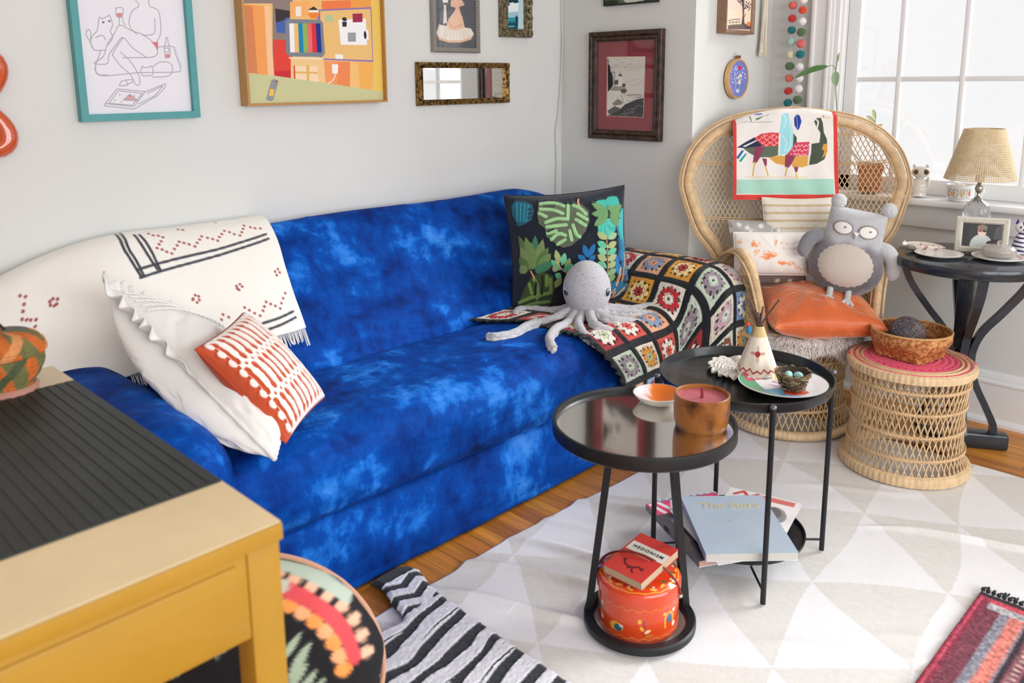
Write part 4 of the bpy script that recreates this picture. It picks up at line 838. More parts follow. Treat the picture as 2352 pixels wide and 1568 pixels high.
for sgn in (-1, 1):
    p = A([*(side * sgn * .068 - vd * .044), .096]); R = frame3(np.append(vd * -1, 0), (0, 0, 1))
    part('eye', ball(p, .012, 14, 10, (.8, .8, 1.15)), m_eye, oc_)
    part('eyelid', tube(catmull(A([p + A([*(-vd * .010), .009]), p + A([*(side * sgn * .010), .013]), p + A([*(vd * .010), .010])]), 4), .003, 6), m_oct, oc_)
c0 = A([2.19, 1.80, .47])
for t in TENT:
    t = A(t); root = c0 + A([*(nrm((t[1] - c0)[:2]) * .045), .035]); P_2 = catmull(np.concatenate([[root], (t[0:1] * .4 + root * .6) + A([[0, 0, .004]]), t[1:]]), 9) - c0
    n = len(P_2); s = np.linspace(0, 1, n); r = .0182 * (1 - .28 * s) * (1 + .05 * np.sin(s * 60)); r[-1] *= .3; r[-2] *= .72; r[0] *= .8
    wob = A([[0, 0, 1.]]) * (.002 * np.sin(s * 17))[:, None]
    part('tentacle', tube(P_2 + wob, r, 12, up=(0, 0, 1)), m_plush if False else m_oct, oc_)
    ul = P_2 + A([0, 0, -.0075]) + nrm(A([vd[0], vd[1], 0])) * -.006
    rr = r * .86 * (1 + .12 * np.sin(s * 75))
    part('tentacle_underside', tube(ul, rr, 10, up=(0, 0, 1)), m_plush, oc_)
ART1 = [('line',[(0.0839,0.1898),(0.0558,0.1893),(0.0477,0.2065),(0.0531,0.2261),(0.0674,0.2418),(0.0749,0.2746),(0.081,0.2718),(0.0968,0.2786),(0.1032,0.2815),(0.1086,0.2563),(0.101,0.2407),(0.1055,0.2233),(0.0918,0.204)],0.0022,'#a3a4ad',1,4),('line',[(0.0537,0.1892),(0.0452,0.2108),(0.0374,0.23),(0.0442,0.2431),(0.0497,0.2347),(0.0471,0.2173)],0.0022,'#a3a4ad',1,4),('line',[(0.0612,0.222),(0.079,0.2282),(0.0865,0.2162)],0.0022,'#a3a4ad',1,4),('ell',0.0849,0.2628,0.003,0.0026,'#5b5d68'),('ell',0.1009,0.2665,0.003,0.0026,'#5b5d68'),('line',[(0.0543,0.152),(0.0543,0.13),(0.0773,0.1212),(0.1677,0.1295),(0.2723,0.1314),(0.2877,0.1394),(0.2774,0.1792),(0.2697,0.2033),(0.2292,0.2006)],0.0022,'#a3a4ad',1,4),('line',[(0.0513,0.1432),(0.0561,0.1256),(0.0819,0.1234)],0.0022,'#a3a4ad',1,4),('line',[(0.0709,0.1895),(0.0623,0.1675),(0.0543,0.152)],0.0022,'#a3a4ad',1,4),('line',[(0.2721,0.1978),(0.2782,0.2007)],0.0014,'#a3a4ad',1,0),('line',[(0.274,0.1913),(0.2801,0.1942)],0.0014,'#a3a4ad',1,0),('line',[(0.2759,0.1848),(0.282,0.1877)],0.0014,'#a3a4ad',1,0),('line',[(0.2778,0.1783),(0.2839,0.1812)],0.0014,'#a3a4ad',1,0),('line',[(0.2797,0.1718),(0.2858,0.1746)],0.0014,'#a3a4ad',1,0),('line',[(0.2815,0.1652),(0.2877,0.1681)],0.0014,'#a3a4ad',1,0),('line',[(0.2834,0.1587),(0.2896,0.1615)],0.0014,'#a3a4ad',1,0),('line',[(0.2853,0.1521),(0.2915,0.155)],0.0014,'#a3a4ad',1,0),('line',[(0.2872,0.1455),(0.2934,0.1484)],0.0014,'#a3a4ad',1,0),('line',[(0.1865,0.2346),(0.1555,0.2448),(0.1276,0.2571),(0.1098,0.2322),(0.0898,0.2053),(0.0757,0.172),(0.0504,0.1551),(0.0629,0.1521),(0.0849,0.1544),(0.0914,0.1766),(0.1115,0.2035),(0.1334,0.2241),(0.1557,0.1978),(0.1923,0.1712)],0.0022,'#a3a4ad',1,4),('line',[(0.1334,0.2241),(0.1107,0.1947),(0.1001,0.1768)],0.0022,'#a3a4ad',1,4),('line',[(0.1865,0.2346),(0.2104,0.2171),(0.2247,0.1923),(0.2185,0.1761),(0.1923,0.1712),(0.1261,0.1704)],0.0022,'#a3a4ad',1,4),('line',[(0.1001,0.1768),(0.1196,0.148),(0.1443,0.1232),(0.1536,0.1004),(0.1636,0.0948),(0.1678,0.1049),(0.1662,0.1232),(0.1476,0.1594),(0.1231,0.1851)],0.0022,'#a3a4ad',1,4),('line',[(0.1766,0.3257),(0.1843,0.3106),(0.1648,0.2963),(0.1531,0.2669),(0.158,0.2471),(0.1727,0.2341)],0.0022,'#a3a4ad',1,4),('line',[(0.2134,0.3278),(0.2143,0.3122),(0.2367,0.3012),(0.2411,0.2705),(0.2382,0.2384),(0.2269,0.2175)],0.0022,'#a3a4ad',1,4),('line',[(0.2253,0.2789),(0.2203,0.2379),(0.1863,0.2323)],0.0022,'#a3a4ad',1,4),('line',[(0.1433,0.2577),(0.1375,0.2672),(0.1364,0.2795)],0.0022,'#a3a4ad',1,4),('line',[(0.1207,0.3007),(0.1298,0.3038),(0.1403,0.3017),(0.1377,0.2839),(0.1282,0.2774),(0.1208,0.2823),(0.1207,0.3007)],0.0022,'#a3a4ad',1,4),('line',[(0.1282,0.2774),(0.1263,0.257)],0.0022,'#a3a4ad',1,4),('poly',[(0.1222,0.2885),(0.1374,0.2901),(0.1347,0.2803),(0.1282,0.2774),(0.1224,0.2806)],'#d98a92'),('poly',[(0.2102,0.2139),(0.2291,0.2153),(0.227,0.1914),(0.2186,0.2036)],'#d77f86'),('line',[(0.2457,0.1718),(0.2453,0.1996),(0.2502,0.2121),(0.2529,0.226),(0.2572,0.2261),(0.2579,0.2123),(0.2617,0.1999),(0.2594,0.1734),(0.2457,0.1718)],0.0022,'#a3a4ad',1,4),('poly',[(0.2475,0.1811),(0.2592,0.1827),(0.2584,0.1729),(0.2467,0.1718)],'#d98a92'),('line',[(0.2471,0.1982),(0.2587,0.1984),(0.2577,0.1873),(0.2461,0.1871)],0.0022,'#a3a4ad',1,0),('line',[(0.1785,0.1208),(0.1726,0.1323),(0.1794,0.1469),(0.1829,0.1437),(0.1993,0.1452),(0.2047,0.1484),(0.2077,0.1346),(0.2019,0.1222),(0.1785,0.1208)],0.0022,'#a3a4ad',1,4),('line',[(0.2088,0.1461),(0.2264,0.1578),(0.2504,0.1593),(0.264,0.1487),(0.2598,0.1276),(0.242,0.1183),(0.2039,0.1175)],0.0022,'#a3a4ad',1,4),('line',[(0.111,0.0954),(0.1202,0.1075),(0.1476,0.1105),(0.147,0.1041),(0.1234,0.0939),(0.111,0.0954)],0.0022,'#a3a4ad',1,4),('line',[(0.1316,0.1088),(0.1326,0.0952)],0.0022,'#a3a4ad',1,0),('line',[(0.0663,0.0432),(0.1039,0.086),(0.1805,0.0771),(0.2403,0.0987),(0.2384,0.0879),(0.2134,0.065),(0.1456,0.0296),(0.0661,0.041),(0.0663,0.0432)],0.0022,'#a3a4ad',1,0),('line',[(0.1805,0.0771),(0.1454,0.0365),(0.0701,0.0467)],0.0022,'#a3a4ad',1,0),('line',[(0.079,0.0474),(0.1065,0.0806),(0.1727,0.0727),(0.1411,0.0403),(0.079,0.0474)],0.0022,'#a3a4ad',1,0),('line',[(0.1857,0.0724),(0.2326,0.0927),(0.2063,0.0651),(0.1575,0.043)],0.0022,'#a3a4ad',1,0),('poly',[(0.1176,0.0555),(0.1393,0.0696),(0.1561,0.0537)],'#dba2a6'),('ell',0.1367,0.066,0.0031,0.0023,'#cf7f86'),('line',[(0.1176,0.0555),(0.1371,0.071),(0.1583,0.0522),(0.1176,0.0555)],0.0022,'#a3a4ad',1,0),('ell',0.0952,0.0551,0.0026,0.0018,'#cfa2aa'),('ell',0.11,0.0701,0.0027,0.0018,'#cfa2aa'),('ell',0.1126,0.0501,0.0027,0.0018,'#cfa2aa'),('ell',0.149,0.0662,0.0028,0.0018,'#cfa2aa')]
ART2 = [('poly',[(0.0046,0.3515),(0.0118,0.3039),(0.1121,0.3095),(0.0971,0.093),(0.167,0.0825),(0.1828,0.3234),(0.1854,0.3638)],'#8f7f78'),('poly',[(0.0142,0.2992),(0.0441,0.2984),(0.0491,0.0982),(0.0129,0.0982)],'#c98a5a'),('poly',[(0.0142,0.3002),(0.0832,0.3005),(0.081,0.0931),(0.013,0.0997)],'#ef8f4a'),('poly',[(0.0151,0.2969),(0.044,0.2969),(0.0463,0.0982),(0.013,0.1002)],'#d8865a'),('poly',[(0.0441,0.2984),(0.0832,0.3005),(0.0811,0.0941),(0.0463,0.0982)],'#f2a15a'),('poly',[(0.0832,0.3005),(0.1013,0.3015),(0.1026,0.0879),(0.081,0.0931)],'#f3c79a'),('poly',[(0.1197,0.295),(0.1805,0.289),(0.1763,0.27),(0.1548,0.2565),(0.1197,0.2525)],'#3b3436'),('poly',[(0.1197,0.2525),(0.1432,0.2585),(0.1586,0.2693),(0.1795,0.2727),(0.176,0.2191),(0.1205,0.2225)],'#4a63ad'),('poly',[(0.1057,0.2004),(0.1748,0.2012),(0.17,0.0825),(0.1027,0.0905)],'#e0463c'),('poly',[(0.1036,0.1032),(0.1717,0.1084),(0.1699,0.0814),(0.1038,0.0889)],'#cc2f3a'),('poly',[(0.1736,0.3179),(0.4907,0.3412),(0.4875,0.2755),(0.1699,0.2622)],'#f0bd78'),('poly',[(0.1735,0.3169),(0.2491,0.3247),(0.2461,0.2757),(0.1706,0.2723)],'#f5b06a'),('poly',[(0.2895,0.327),(0.4026,0.3361),(0.401,0.3067),(0.2879,0.301)],'#ee7f4a'),('poly',[(0.4026,0.3361),(0.4838,0.3408),(0.4825,0.3135),(0.4011,0.3094)],'#f0a04a'),('poly',[(0.2691,0.2985),(0.4896,0.3183),(0.4912,0.1342),(0.272,0.1394)],'#8a76b8'),('poly',[(0.2813,0.2949),(0.481,0.3124),(0.481,0.1414),(0.2786,0.1458)],'#ecc07a'),('poly',[(0.1651,0.1446),(0.4962,0.1359),(0.476,0.0387),(0.1608,0.0799)],'#f0b27a'),('poly',[(0.2876,0.1363),(0.3885,0.135),(0.3839,0.0511),(0.2898,0.0658)],'#ee8a55'),('poly',[(0.2876,0.1363),(0.3377,0.1357),(0.3347,0.0599),(0.2867,0.0669)],'#f29a62'),('poly',[(0.422,0.1331),(0.4841,0.1325),(0.4726,0.0415),(0.4244,0.0478)],'#f2b35a'),('poly',[(0.3885,0.135),(0.422,0.1331),(0.4244,0.0478),(0.3839,0.0511)],'#f5c27a'),('poly',[(0.1651,0.1446),(0.285,0.1469),(0.2898,0.0658),(0.1608,0.0799)],'#f0c98e'),('poly',[(0.1743,0.1214),(0.2615,0.1218),(0.2614,0.0687),(0.1728,0.0799)],'#f8d9b4'),('poly',[(0.1696,0.1043),(0.2615,0.1022),(0.2611,0.0958),(0.1692,0.0981)],'#e8b468'),('poly',[(0.2194,0.1242),(0.2305,0.1243),(0.2285,0.0727),(0.2187,0.0738)],'#e2b46c'),('poly',[(0.1732,0.1229),(0.178,0.123),(0.1776,0.0793),(0.1717,0.0804)],'#d84a3c'),('poly',[(0.1582,0.1486),(0.2832,0.1485),(0.2828,0.1416),(0.1579,0.1434)],'#f3dcb8'),('poly',[(0.1519,0.2564),(0.1612,0.2648),(0.2797,0.2678),(0.2898,0.2593),(0.2923,0.1619),(0.2821,0.1501),(0.1625,0.1507),(0.1496,0.1608)],'#7f868d'),('poly',[(0.1663,0.2519),(0.1823,0.2525),(0.1801,0.1633),(0.1639,0.163)],'#f2f2f4'),('poly',[(0.182,0.2525),(0.1982,0.2531),(0.1963,0.1636),(0.1801,0.1633)],'#ecc06e'),('poly',[(0.1979,0.2531),(0.2142,0.2537),(0.2127,0.1638),(0.1963,0.1636)],'#1686b8'),('poly',[(0.2139,0.2537),(0.2303,0.2544),(0.2293,0.1641),(0.2127,0.1638)],'#8fb45c'),('poly',[(0.23,0.2544),(0.2466,0.255),(0.246,0.1643),(0.2293,0.1641)],'#e8706c'),('poly',[(0.2463,0.255),(0.263,0.2557),(0.2628,0.1646),(0.246,0.1643)],'#d8333f'),('poly',[(0.2627,0.2557),(0.2796,0.2563),(0.2798,0.1649),(0.2628,0.1646)],'#25308c'),('poly',[(0.1692,0.252),(0.1829,0.2525),(0.1807,0.1633),(0.1668,0.1703)],'#f2f2f4'),('poly',[(0.2387,0.2959),(0.2771,0.2978),(0.2774,0.2823),(0.2674,0.2704),(0.2457,0.2695),(0.2378,0.2805)],'#f08a3a'),('poly',[(0.2363,0.2958),(0.2585,0.3083),(0.2752,0.2977)],'#33302f'),('poly',[(0.2387,0.2959),(0.2752,0.2977),(0.276,0.2905),(0.2395,0.2888)],'#f6efe4'),('poly',[(0.1922,0.3037),(0.2127,0.3058),(0.2108,0.2761),(0.1915,0.2743)],'#f3ece0'),('poly',[(0.2993,0.2807),(0.3314,0.2869),(0.3301,0.2636),(0.3,0.2613)],'#b7c79a'),('poly',[(0.3499,0.2707),(0.4601,0.2787),(0.4613,0.1921),(0.3552,0.1908)],'#f4f4f6'),('poly',[(0.4069,0.2925),(0.4474,0.2955),(0.4459,0.2672),(0.4067,0.2645)],'#a03050'),('poly',[(0.448,0.2411),(0.4686,0.2418),(0.4691,0.2099),(0.4484,0.2094)],'#f4f4f6'),('poly',[(0.3313,0.1598),(0.3626,0.1586),(0.3604,0.144),(0.3317,0.1453)],'#f4f1ea'),('ell',0.3741,0.2734,0.0092,0.0064,'#33302f'),('poly',[(0.3645,0.265),(0.3829,0.2657),(0.3807,0.2496),(0.3649,0.249)],'#33302f'),('poly',[(0.385,0.2309),(0.4171,0.2319),(0.4155,0.202),(0.3834,0.2012)],'#9aa0a0'),('ell',0.4547,0.2249,0.0055,0.0132,'#33302f'),('poly',[(0.3165,0.1275),(0.3411,0.1271),(0.3381,0.0968),(0.3161,0.0979)],'#f6f3ee'),('line',[(0.3278,0.0979),(0.3229,0.0817),(0.3093,0.0699),(0.2929,0.0647)],0.003,'#f6f3ee',1,4),('poly',[(0.0075,0.1002),(0.0971,0.092),(0.5185,0.0363),(0.5166,-0.0049),(0.0055,-0.0018)],'#c9c99a'),('poly',[(0.4852,0.3409),(0.5292,0.3434),(0.5185,0.0363),(0.483,0.0386)],'#ecc863'),('poly',[(0.0914,0.0768),(0.1009,0.0808),(0.1146,0.0766),(0.1152,0.0694),(0.0947,0.0163),(0.0846,0.0124),(0.0689,0.0189)],'#8f9598'),('poly',[(0.0856,0.0513),(0.101,0.048),(0.0955,0.0276),(0.08,0.0299)],'#eec052'),('ell',0.1091,0.0736,0.0035,0.0026,'#b03a3c')]
ART3 = [('poly',[(0.0622,0.1707),(0.0724,0.1722),(0.0758,0.1069),(0.0567,0.1036)],'#efe3d6'),('poly',[(0.0562,0.1949),(0.0833,0.1965),(0.0828,0.1807),(0.0577,0.1783)],'#f0eee8'),('poly',[(0.0967,0.1874),(0.1351,0.2046),(0.1558,0.1908),(0.166,0.1763),(0.1376,0.1673),(0.1442,0.15),(0.1128,0.1485),(0.1201,0.1638),(0.0961,0.1675)],'#e8b79c'),('poly',[(0.1128,0.1495),(0.1421,0.1509),(0.1542,0.1303),(0.164,0.0952),(0.1461,0.0869),(0.1179,0.0809),(0.0903,0.0849),(0.0699,0.0917),(0.0845,0.1222)],'#eec3a4'),('poly',[(0.0364,0.1004),(0.0701,0.0967),(0.0903,0.0849),(0.1179,0.0809),(0.1639,0.0942),(0.1961,0.0912),(0.2115,0.0712),(0.1952,0.0527),(0.1448,0.0385),(0.082,0.037),(0.0347,0.0483),(0.024,0.0703)],'#efe6da'),('poly',[(0.024,0.0678),(0.0349,0.0547),(0.0822,0.0445),(0.145,0.0462),(0.1953,0.0594),(0.2102,0.0763),(0.2115,0.0686),(0.1951,0.0501),(0.1448,0.0375),(0.082,0.036),(0.0347,0.0458)],'#e6bb9c'),('line',[(0.0753,0.0894),(0.0483,0.0511)],0.0015,'#cdb9a8',1,0),('line',[(0.0868,0.0898),(0.0674,0.0517)],0.0015,'#cdb9a8',1,0),('line',[(0.0984,0.0903),(0.0866,0.0522)],0.0015,'#cdb9a8',1,0),('line',[(0.1101,0.0907),(0.1059,0.0527)],0.0015,'#cdb9a8',1,0),('line',[(0.1218,0.0911),(0.1255,0.0533)],0.0015,'#cdb9a8',1,0),('line',[(0.1335,0.0915),(0.1452,0.0538)],0.0015,'#cdb9a8',1,0),('line',[(0.1453,0.092),(0.1651,0.0544)],0.0015,'#cdb9a8',1,0),('line',[(0.1572,0.0924),(0.1851,0.055)],0.0015,'#cdb9a8',1,0),('line',[(0.0549,0.1555),(0.0359,0.0855),(0.0404,0.0135)],0.0012,'#b8b4b2',1,0),('line',[(0.0623,0.1756),(0.0676,0.014)],0.0012,'#b8b4b2',1,0),('line',[(0.0842,0.1122),(0.0975,0.0977),(0.1182,0.0935),(0.1465,0.1047)],0.002,'#d07a5a',1,4)]
ART4 = [('poly',[(0.0145,0.1703),(0.1046,0.1761),(0.0998,0.0743),(0.0093,0.0704)],'#e6eef0'),('poly',[(0.0157,0.0918),(0.104,0.1014),(0.1022,0.0744),(0.0131,0.0706)],'#9fc6d2'),('poly',[(0.0108,0.0715),(0.1022,0.0787),(0.0986,0.0339),(0.0088,0.0308)],'#1f7f94'),('poly',[(0.0247,0.0684),(0.0957,0.0731),(0.0957,0.0661),(0.0247,0.0615)],'#2aa3ad'),('poly',[(0.0106,0.052),(0.0988,0.0582),(0.097,0.0333),(0.0087,0.0302)],'#0e4a5c'),('poly',[(0.0322,0.0422),(0.0716,0.0464),(0.0875,0.0416),(0.0478,0.0375)],'#5fb0b4'),('ell',0.0258,0.1554,0.0171,0.021,'#0d3b48'),('ell',0.0223,0.1237,0.0171,0.0116,'#0d3b48'),('ell',0.049,0.141,0.022,0.0095,'#0d3b48'),('ell',0.0844,0.1403,0.0199,0.0074,'#0d3b48'),('ell',0.0251,0.1001,0.0109,0.0158,'#0d3b48'),('ell',0.0187,0.0814,0.0093,0.0138,'#0d3b48'),('ell',0.041,0.1257,0.0125,0.0052,'#0d3b48'),('ell',0.0917,0.0713,0.0072,0.014,'#0d3b48')]
ART5 = [('poly',[(0.0443,0.3891),(0.3148,0.3841),(0.3131,0.039),(0.0492,0.0411)],'#85303c'),('poly',[(0.0443,0.3891),(0.2051,0.3856),(0.2059,0.3491),(0.3103,0.3441),(0.3131,0.039),(0.0492,0.0411)],'#93343f'),('poly',[(0.0869,0.3324),(0.2772,0.3296),(0.2749,0.0915),(0.0879,0.0934)],'#e8d3a4'),('poly',[(0.0903,0.3304),(0.275,0.3278),(0.2729,0.0931),(0.0912,0.0958)],'#dcd7cc'),('poly',[(0.0903,0.3253),(0.0958,0.3187),(0.0944,0.3028),(0.1028,0.2962),(0.1065,0.2737),(0.1149,0.264),(0.1194,0.2447),(0.1207,0.219),(0.1077,0.2029),(0.0934,0.1931)],'#26272a'),('poly',[(0.1285,0.2382),(0.1461,0.2397),(0.1464,0.2221),(0.1281,0.2206)],'#26272a'),('line',[(0.1148,0.2704),(0.1271,0.2703),(0.126,0.2222)],0.003,'#4a4a4c',1,0),('poly',[(0.1486,0.2557),(0.1624,0.2555),(0.1656,0.2157),(0.1446,0.2125)],'#ebe7de'),('poly',[(0.147,0.2547),(0.1485,0.262),(0.1558,0.2636),(0.1639,0.2603),(0.1641,0.2533)],'#26272a'),('line',[(0.155,0.2636),(0.1548,0.2725)],0.002,'#26272a',1,0),('poly',[(0.1078,0.1996),(0.1281,0.2174),(0.1487,0.2125),(0.1648,0.2157),(0.1811,0.2109),(0.1934,0.1966),(0.1816,0.187),(0.1572,0.1901)],'#98938b'),('ell',0.1749,0.2189,0.0088,0.007,'#26272a'),('ell',0.1733,0.195,0.0153,0.0083,'#3a3a3c'),('poly',[(0.0934,0.1931),(0.1571,0.1965),(0.1696,0.1806),(0.198,0.1712),(0.234,0.1589),(0.2144,0.1491),(0.1746,0.1357),(0.1257,0.122),(0.0925,0.1181)],'#ebe7de'),('poly',[(0.1171,0.1446),(0.1455,0.1643),(0.1702,0.1534),(0.1663,0.1421),(0.1255,0.1366)],'#8a8680'),('poly',[(0.0926,0.1149),(0.1296,0.1351),(0.1667,0.1227),(0.1466,0.1062),(0.1012,0.1019)],'#5a5855'),('poly',[(0.0929,0.0952),(0.1505,0.116),(0.1825,0.1423),(0.2379,0.1621),(0.2729,0.1687),(0.2729,0.0931)],'#26272a'),('line',[(0.2516,0.1378),(0.2551,0.1391),(0.2586,0.1379)],0.0014,'#a5a199',1,0),('line',[(0.1672,0.1057),(0.1708,0.1071),(0.1745,0.1059)],0.0014,'#a5a199',1,0),('line',[(0.2643,0.1551),(0.2677,0.1564),(0.2713,0.1552)],0.0014,'#a5a199',1,0),('line',[(0.1798,0.1045),(0.1835,0.1059),(0.1871,0.1047)],0.0014,'#a5a199',1,0),('line',[(0.1798,0.0947),(0.1834,0.0961),(0.1871,0.0949)],0.0014,'#a5a199',1,0),('line',[(0.2256,0.1268),(0.2292,0.1281),(0.2328,0.1269)],0.0014,'#a5a199',1,0),('line',[(0.2455,0.139),(0.2491,0.1403),(0.2526,0.1391)],0.0014,'#a5a199',1,0),('line',[(0.1904,0.0968),(0.194,0.0981),(0.1977,0.0969)],0.0014,'#a5a199',1,0),('line',[(0.1783,0.1131),(0.1819,0.1145),(0.1856,0.1133)],0.0014,'#a5a199',1,0),('line',[(0.207,0.1063),(0.2106,0.1077),(0.2142,0.1065)],0.0014,'#a5a199',1,0),('line',[(0.2199,0.1113),(0.2234,0.1127),(0.227,0.1115)],0.0014,'#a5a199',1,0),('line',[(0.2056,0.1126),(0.2091,0.1139),(0.2128,0.1127)],0.0014,'#a5a199',1,0),('line',[(0.2081,0.1169),(0.2117,0.1182),(0.2153,0.117)],0.0014,'#a5a199',1,0),('line',[(0.1823,0.1086),(0.1859,0.1099),(0.1896,0.1087)],0.0014,'#a5a199',1,0),('line',[(0.1639,0.1022),(0.1675,0.1035),(0.1712,0.1023)],0.0014,'#a5a199',1,0),('line',[(0.2669,0.0953),(0.2703,0.0966),(0.2739,0.0954)],0.0014,'#a5a199',1,0),('line',[(0.1948,0.107),(0.1983,0.1083),(0.202,0.1071)],0.0014,'#a5a199',1,0),('line',[(0.2136,0.1247),(0.2172,0.126),(0.2208,0.1248)],0.0014,'#a5a199',1,0),('line',[(0.1729,0.1047),(0.1766,0.1061),(0.1802,0.1049)],0.0014,'#a5a199',1,0),('line',[(0.232,0.1313),(0.2355,0.1327),(0.2391,0.1315)],0.0014,'#a5a199',1,0),('line',[(0.2588,0.1363),(0.2623,0.1376),(0.2659,0.1364)],0.0014,'#a5a199',1,0),('line',[(0.171,0.1045),(0.1746,0.1059),(0.1783,0.1047)],0.0014,'#a5a199',1,0),('line',[(0.2658,0.1035),(0.2693,0.1048),(0.2728,0.1037)],0.0014,'#a5a199',1,0),('line',[(0.2607,0.1534),(0.2641,0.1547),(0.2677,0.1535)],0.0014,'#a5a199',1,0),('line',[(0.236,0.1358),(0.2396,0.1371),(0.2431,0.1359)],0.0014,'#a5a199',1,0),('line',[(0.1963,0.121),(0.1999,0.1224),(0.2035,0.1212)],0.0014,'#a5a199',1,0),('line',[(0.2409,0.1044),(0.2445,0.1058),(0.248,0.1046)],0.0014,'#a5a199',1,0),('line',[(0.2287,0.1261),(0.2322,0.1274),(0.2358,0.1262)],0.0014,'#a5a199',1,0),('line',[(0.1648,0.094),(0.1685,0.0953),(0.1721,0.0941)],0.0014,'#a5a199',1,0),('line',[(0.2172,0.1073),(0.2207,0.1087),(0.2243,0.1075)],0.0014,'#a5a199',1,0),('line',[(0.2161,0.1048),(0.2197,0.1062),(0.2233,0.105)],0.0014,'#a5a199',1,0),('line',[(0.1525,0.0927),(0.1562,0.0941),(0.1599,0.0929)],0.0014,'#a5a199',1,0),('line',[(0.1605,0.0946),(0.1641,0.096),(0.1678,0.0948)],0.0014,'#a5a199',1,0),('line',[(0.2195,0.1198),(0.2231,0.1211),(0.2267,0.1199)],0.0014,'#a5a199',1,0),('line',[(0.2147,0.1163),(0.2182,0.1177),(0.2218,0.1165)],0.0014,'#a5a199',1,0),('line',[(0.2169,0.1237),(0.2204,0.1251),(0.224,0.1238)],0.0014,'#a5a199',1,0),('line',[(0.1905,0.1198),(0.1941,0.1212),(0.1977,0.1199)],0.0014,'#a5a199',1,0),('line',[(0.2333,0.0981),(0.2369,0.0995),(0.2405,0.0983)],0.0014,'#a5a199',1,0),('line',[(0.2279,0.1132),(0.2315,0.1146),(0.2351,0.1134)],0.0014,'#a5a199',1,0),('line',[(0.1765,0.1002),(0.1801,0.1016),(0.1838,0.1004)],0.0014,'#a5a199',1,0),('line',[(0.2061,0.124),(0.2096,0.1253),(0.2132,0.1241)],0.0014,'#a5a199',1,0),('line',[(0.1973,0.0999),(0.2008,0.1013),(0.2045,0.1001)],0.0014,'#a5a199',1,0),('line',[(0.2284,0.0947),(0.2319,0.0961),(0.2355,0.0949)],0.0014,'#a5a199',1,0),('line',[(0.1556,0.099),(0.1593,0.1004),(0.163,0.0992)],0.0014,'#a5a199',1,0),('line',[(0.2003,0.1104),(0.2039,0.1118),(0.2076,0.1106)],0.0014,'#a5a199',1,0),('line',[(0.184,0.1043),(0.1876,0.1057),(0.1912,0.1045)],0.0014,'#a5a199',1,0),('line',[(0.1063,0.2865),(0.1124,0.2916),(0.1194,0.2883),(0.1259,0.292)],0.0013,'#a5a098',1,4),('line',[(0.1267,0.2926),(0.1328,0.2976),(0.1397,0.2943),(0.1462,0.298)],0.0013,'#a5a098',1,4),('line',[(0.1549,0.3048),(0.1609,0.3098),(0.1678,0.3065),(0.1742,0.3101)],0.0013,'#a5a098',1,4),('line',[(0.1715,0.2855),(0.1774,0.2905),(0.1842,0.2872),(0.1906,0.2909)],0.0013,'#a5a098',1,4),('line',[(0.1878,0.2727),(0.1936,0.2777),(0.2005,0.2744),(0.2067,0.2781)],0.0013,'#a5a098',1,4),('line',[(0.2076,0.2756),(0.2134,0.2805),(0.2202,0.2773),(0.2264,0.281)],0.0013,'#a5a098',1,4),('line',[(0.2274,0.2722),(0.2332,0.2771),(0.2399,0.2739),(0.2461,0.2776)],0.0013,'#a5a098',1,4),('line',[(0.1847,0.2284),(0.1906,0.2335),(0.1975,0.2303),(0.2038,0.234)],0.0013,'#a5a098',1,4),('line',[(0.2045,0.2347),(0.2104,0.2397),(0.2172,0.2365),(0.2234,0.2402)],0.0013,'#a5a098',1,4),('line',[(0.2282,0.2377),(0.234,0.2427),(0.2407,0.2395),(0.2469,0.2432)],0.0013,'#a5a098',1,4),('line',[(0.252,0.2282),(0.2577,0.2332),(0.2644,0.23),(0.2705,0.2337)],0.0013,'#a5a098',1,4),('line',[(0.2129,0.2157),(0.2187,0.2207),(0.2255,0.2176),(0.2318,0.2213)],0.0013,'#a5a098',1,4),('line',[(0.2365,0.2188),(0.2423,0.2238),(0.249,0.2207),(0.2552,0.2244)],0.0013,'#a5a098',1,4),('line',[(0.1345,0.3147),(0.1405,0.3197),(0.1474,0.3164),(0.1538,0.32)],0.0013,'#a5a098',1,4),('line',[(0.1707,0.3203),(0.1766,0.3252),(0.1835,0.3219),(0.1898,0.3255)],0.0013,'#a5a098',1,4),('line',[(0.2028,0.3133),(0.2086,0.3182),(0.2154,0.3149),(0.2216,0.3185)],0.0013,'#a5a098',1,4),('line',[(0.2343,0.3095),(0.2401,0.3144),(0.2468,0.3111),(0.2529,0.3147)],0.0013,'#a5a098',1,4),('line',[(0.1912,0.2978),(0.1971,0.3028),(0.2039,0.2995),(0.2101,0.3031)],0.0013,'#a5a098',1,4),('line',[(0.1615,0.1805),(0.1633,0.1722)],0.002,'#26272a',1,0),('line',[(0.1699,0.1678),(0.1717,0.1595)],0.002,'#26272a',1,0),('line',[(0.1742,0.155),(0.176,0.1467)],0.002,'#26272a',1,0),('line',[(0.1942,0.1616),(0.196,0.1533)],0.002,'#26272a',1,0),('line',[(0.2082,0.1586),(0.21,0.1503)],0.002,'#26272a',1,0),('line',[(0.2202,0.1593),(0.2219,0.1511)],0.002,'#26272a',1,0),('line',[(0.1938,0.1791),(0.2531,0.1811),(0.2554,0.1701),(0.2377,0.1715)],0.002,'#4a4845',1,4)]
ART6 = [('poly',[(0.0042,0.0855),(0.2561,0.0701),(0.2599,0.0035),(0.0055,0.0004)],'#5c6a55'),('poly',[(0.0818,0.0316),(0.1631,0.0206),(0.2576,0.019),(0.2579,0.0077),(0.1766,0.0092),(0.1165,0.0017)],'#cfd3c6'),('ell',0.0405,0.0132,0.0348,0.0086,'#2e3a2c'),('ell',0.2225,0.0086,0.0258,0.0062,'#39442f')]
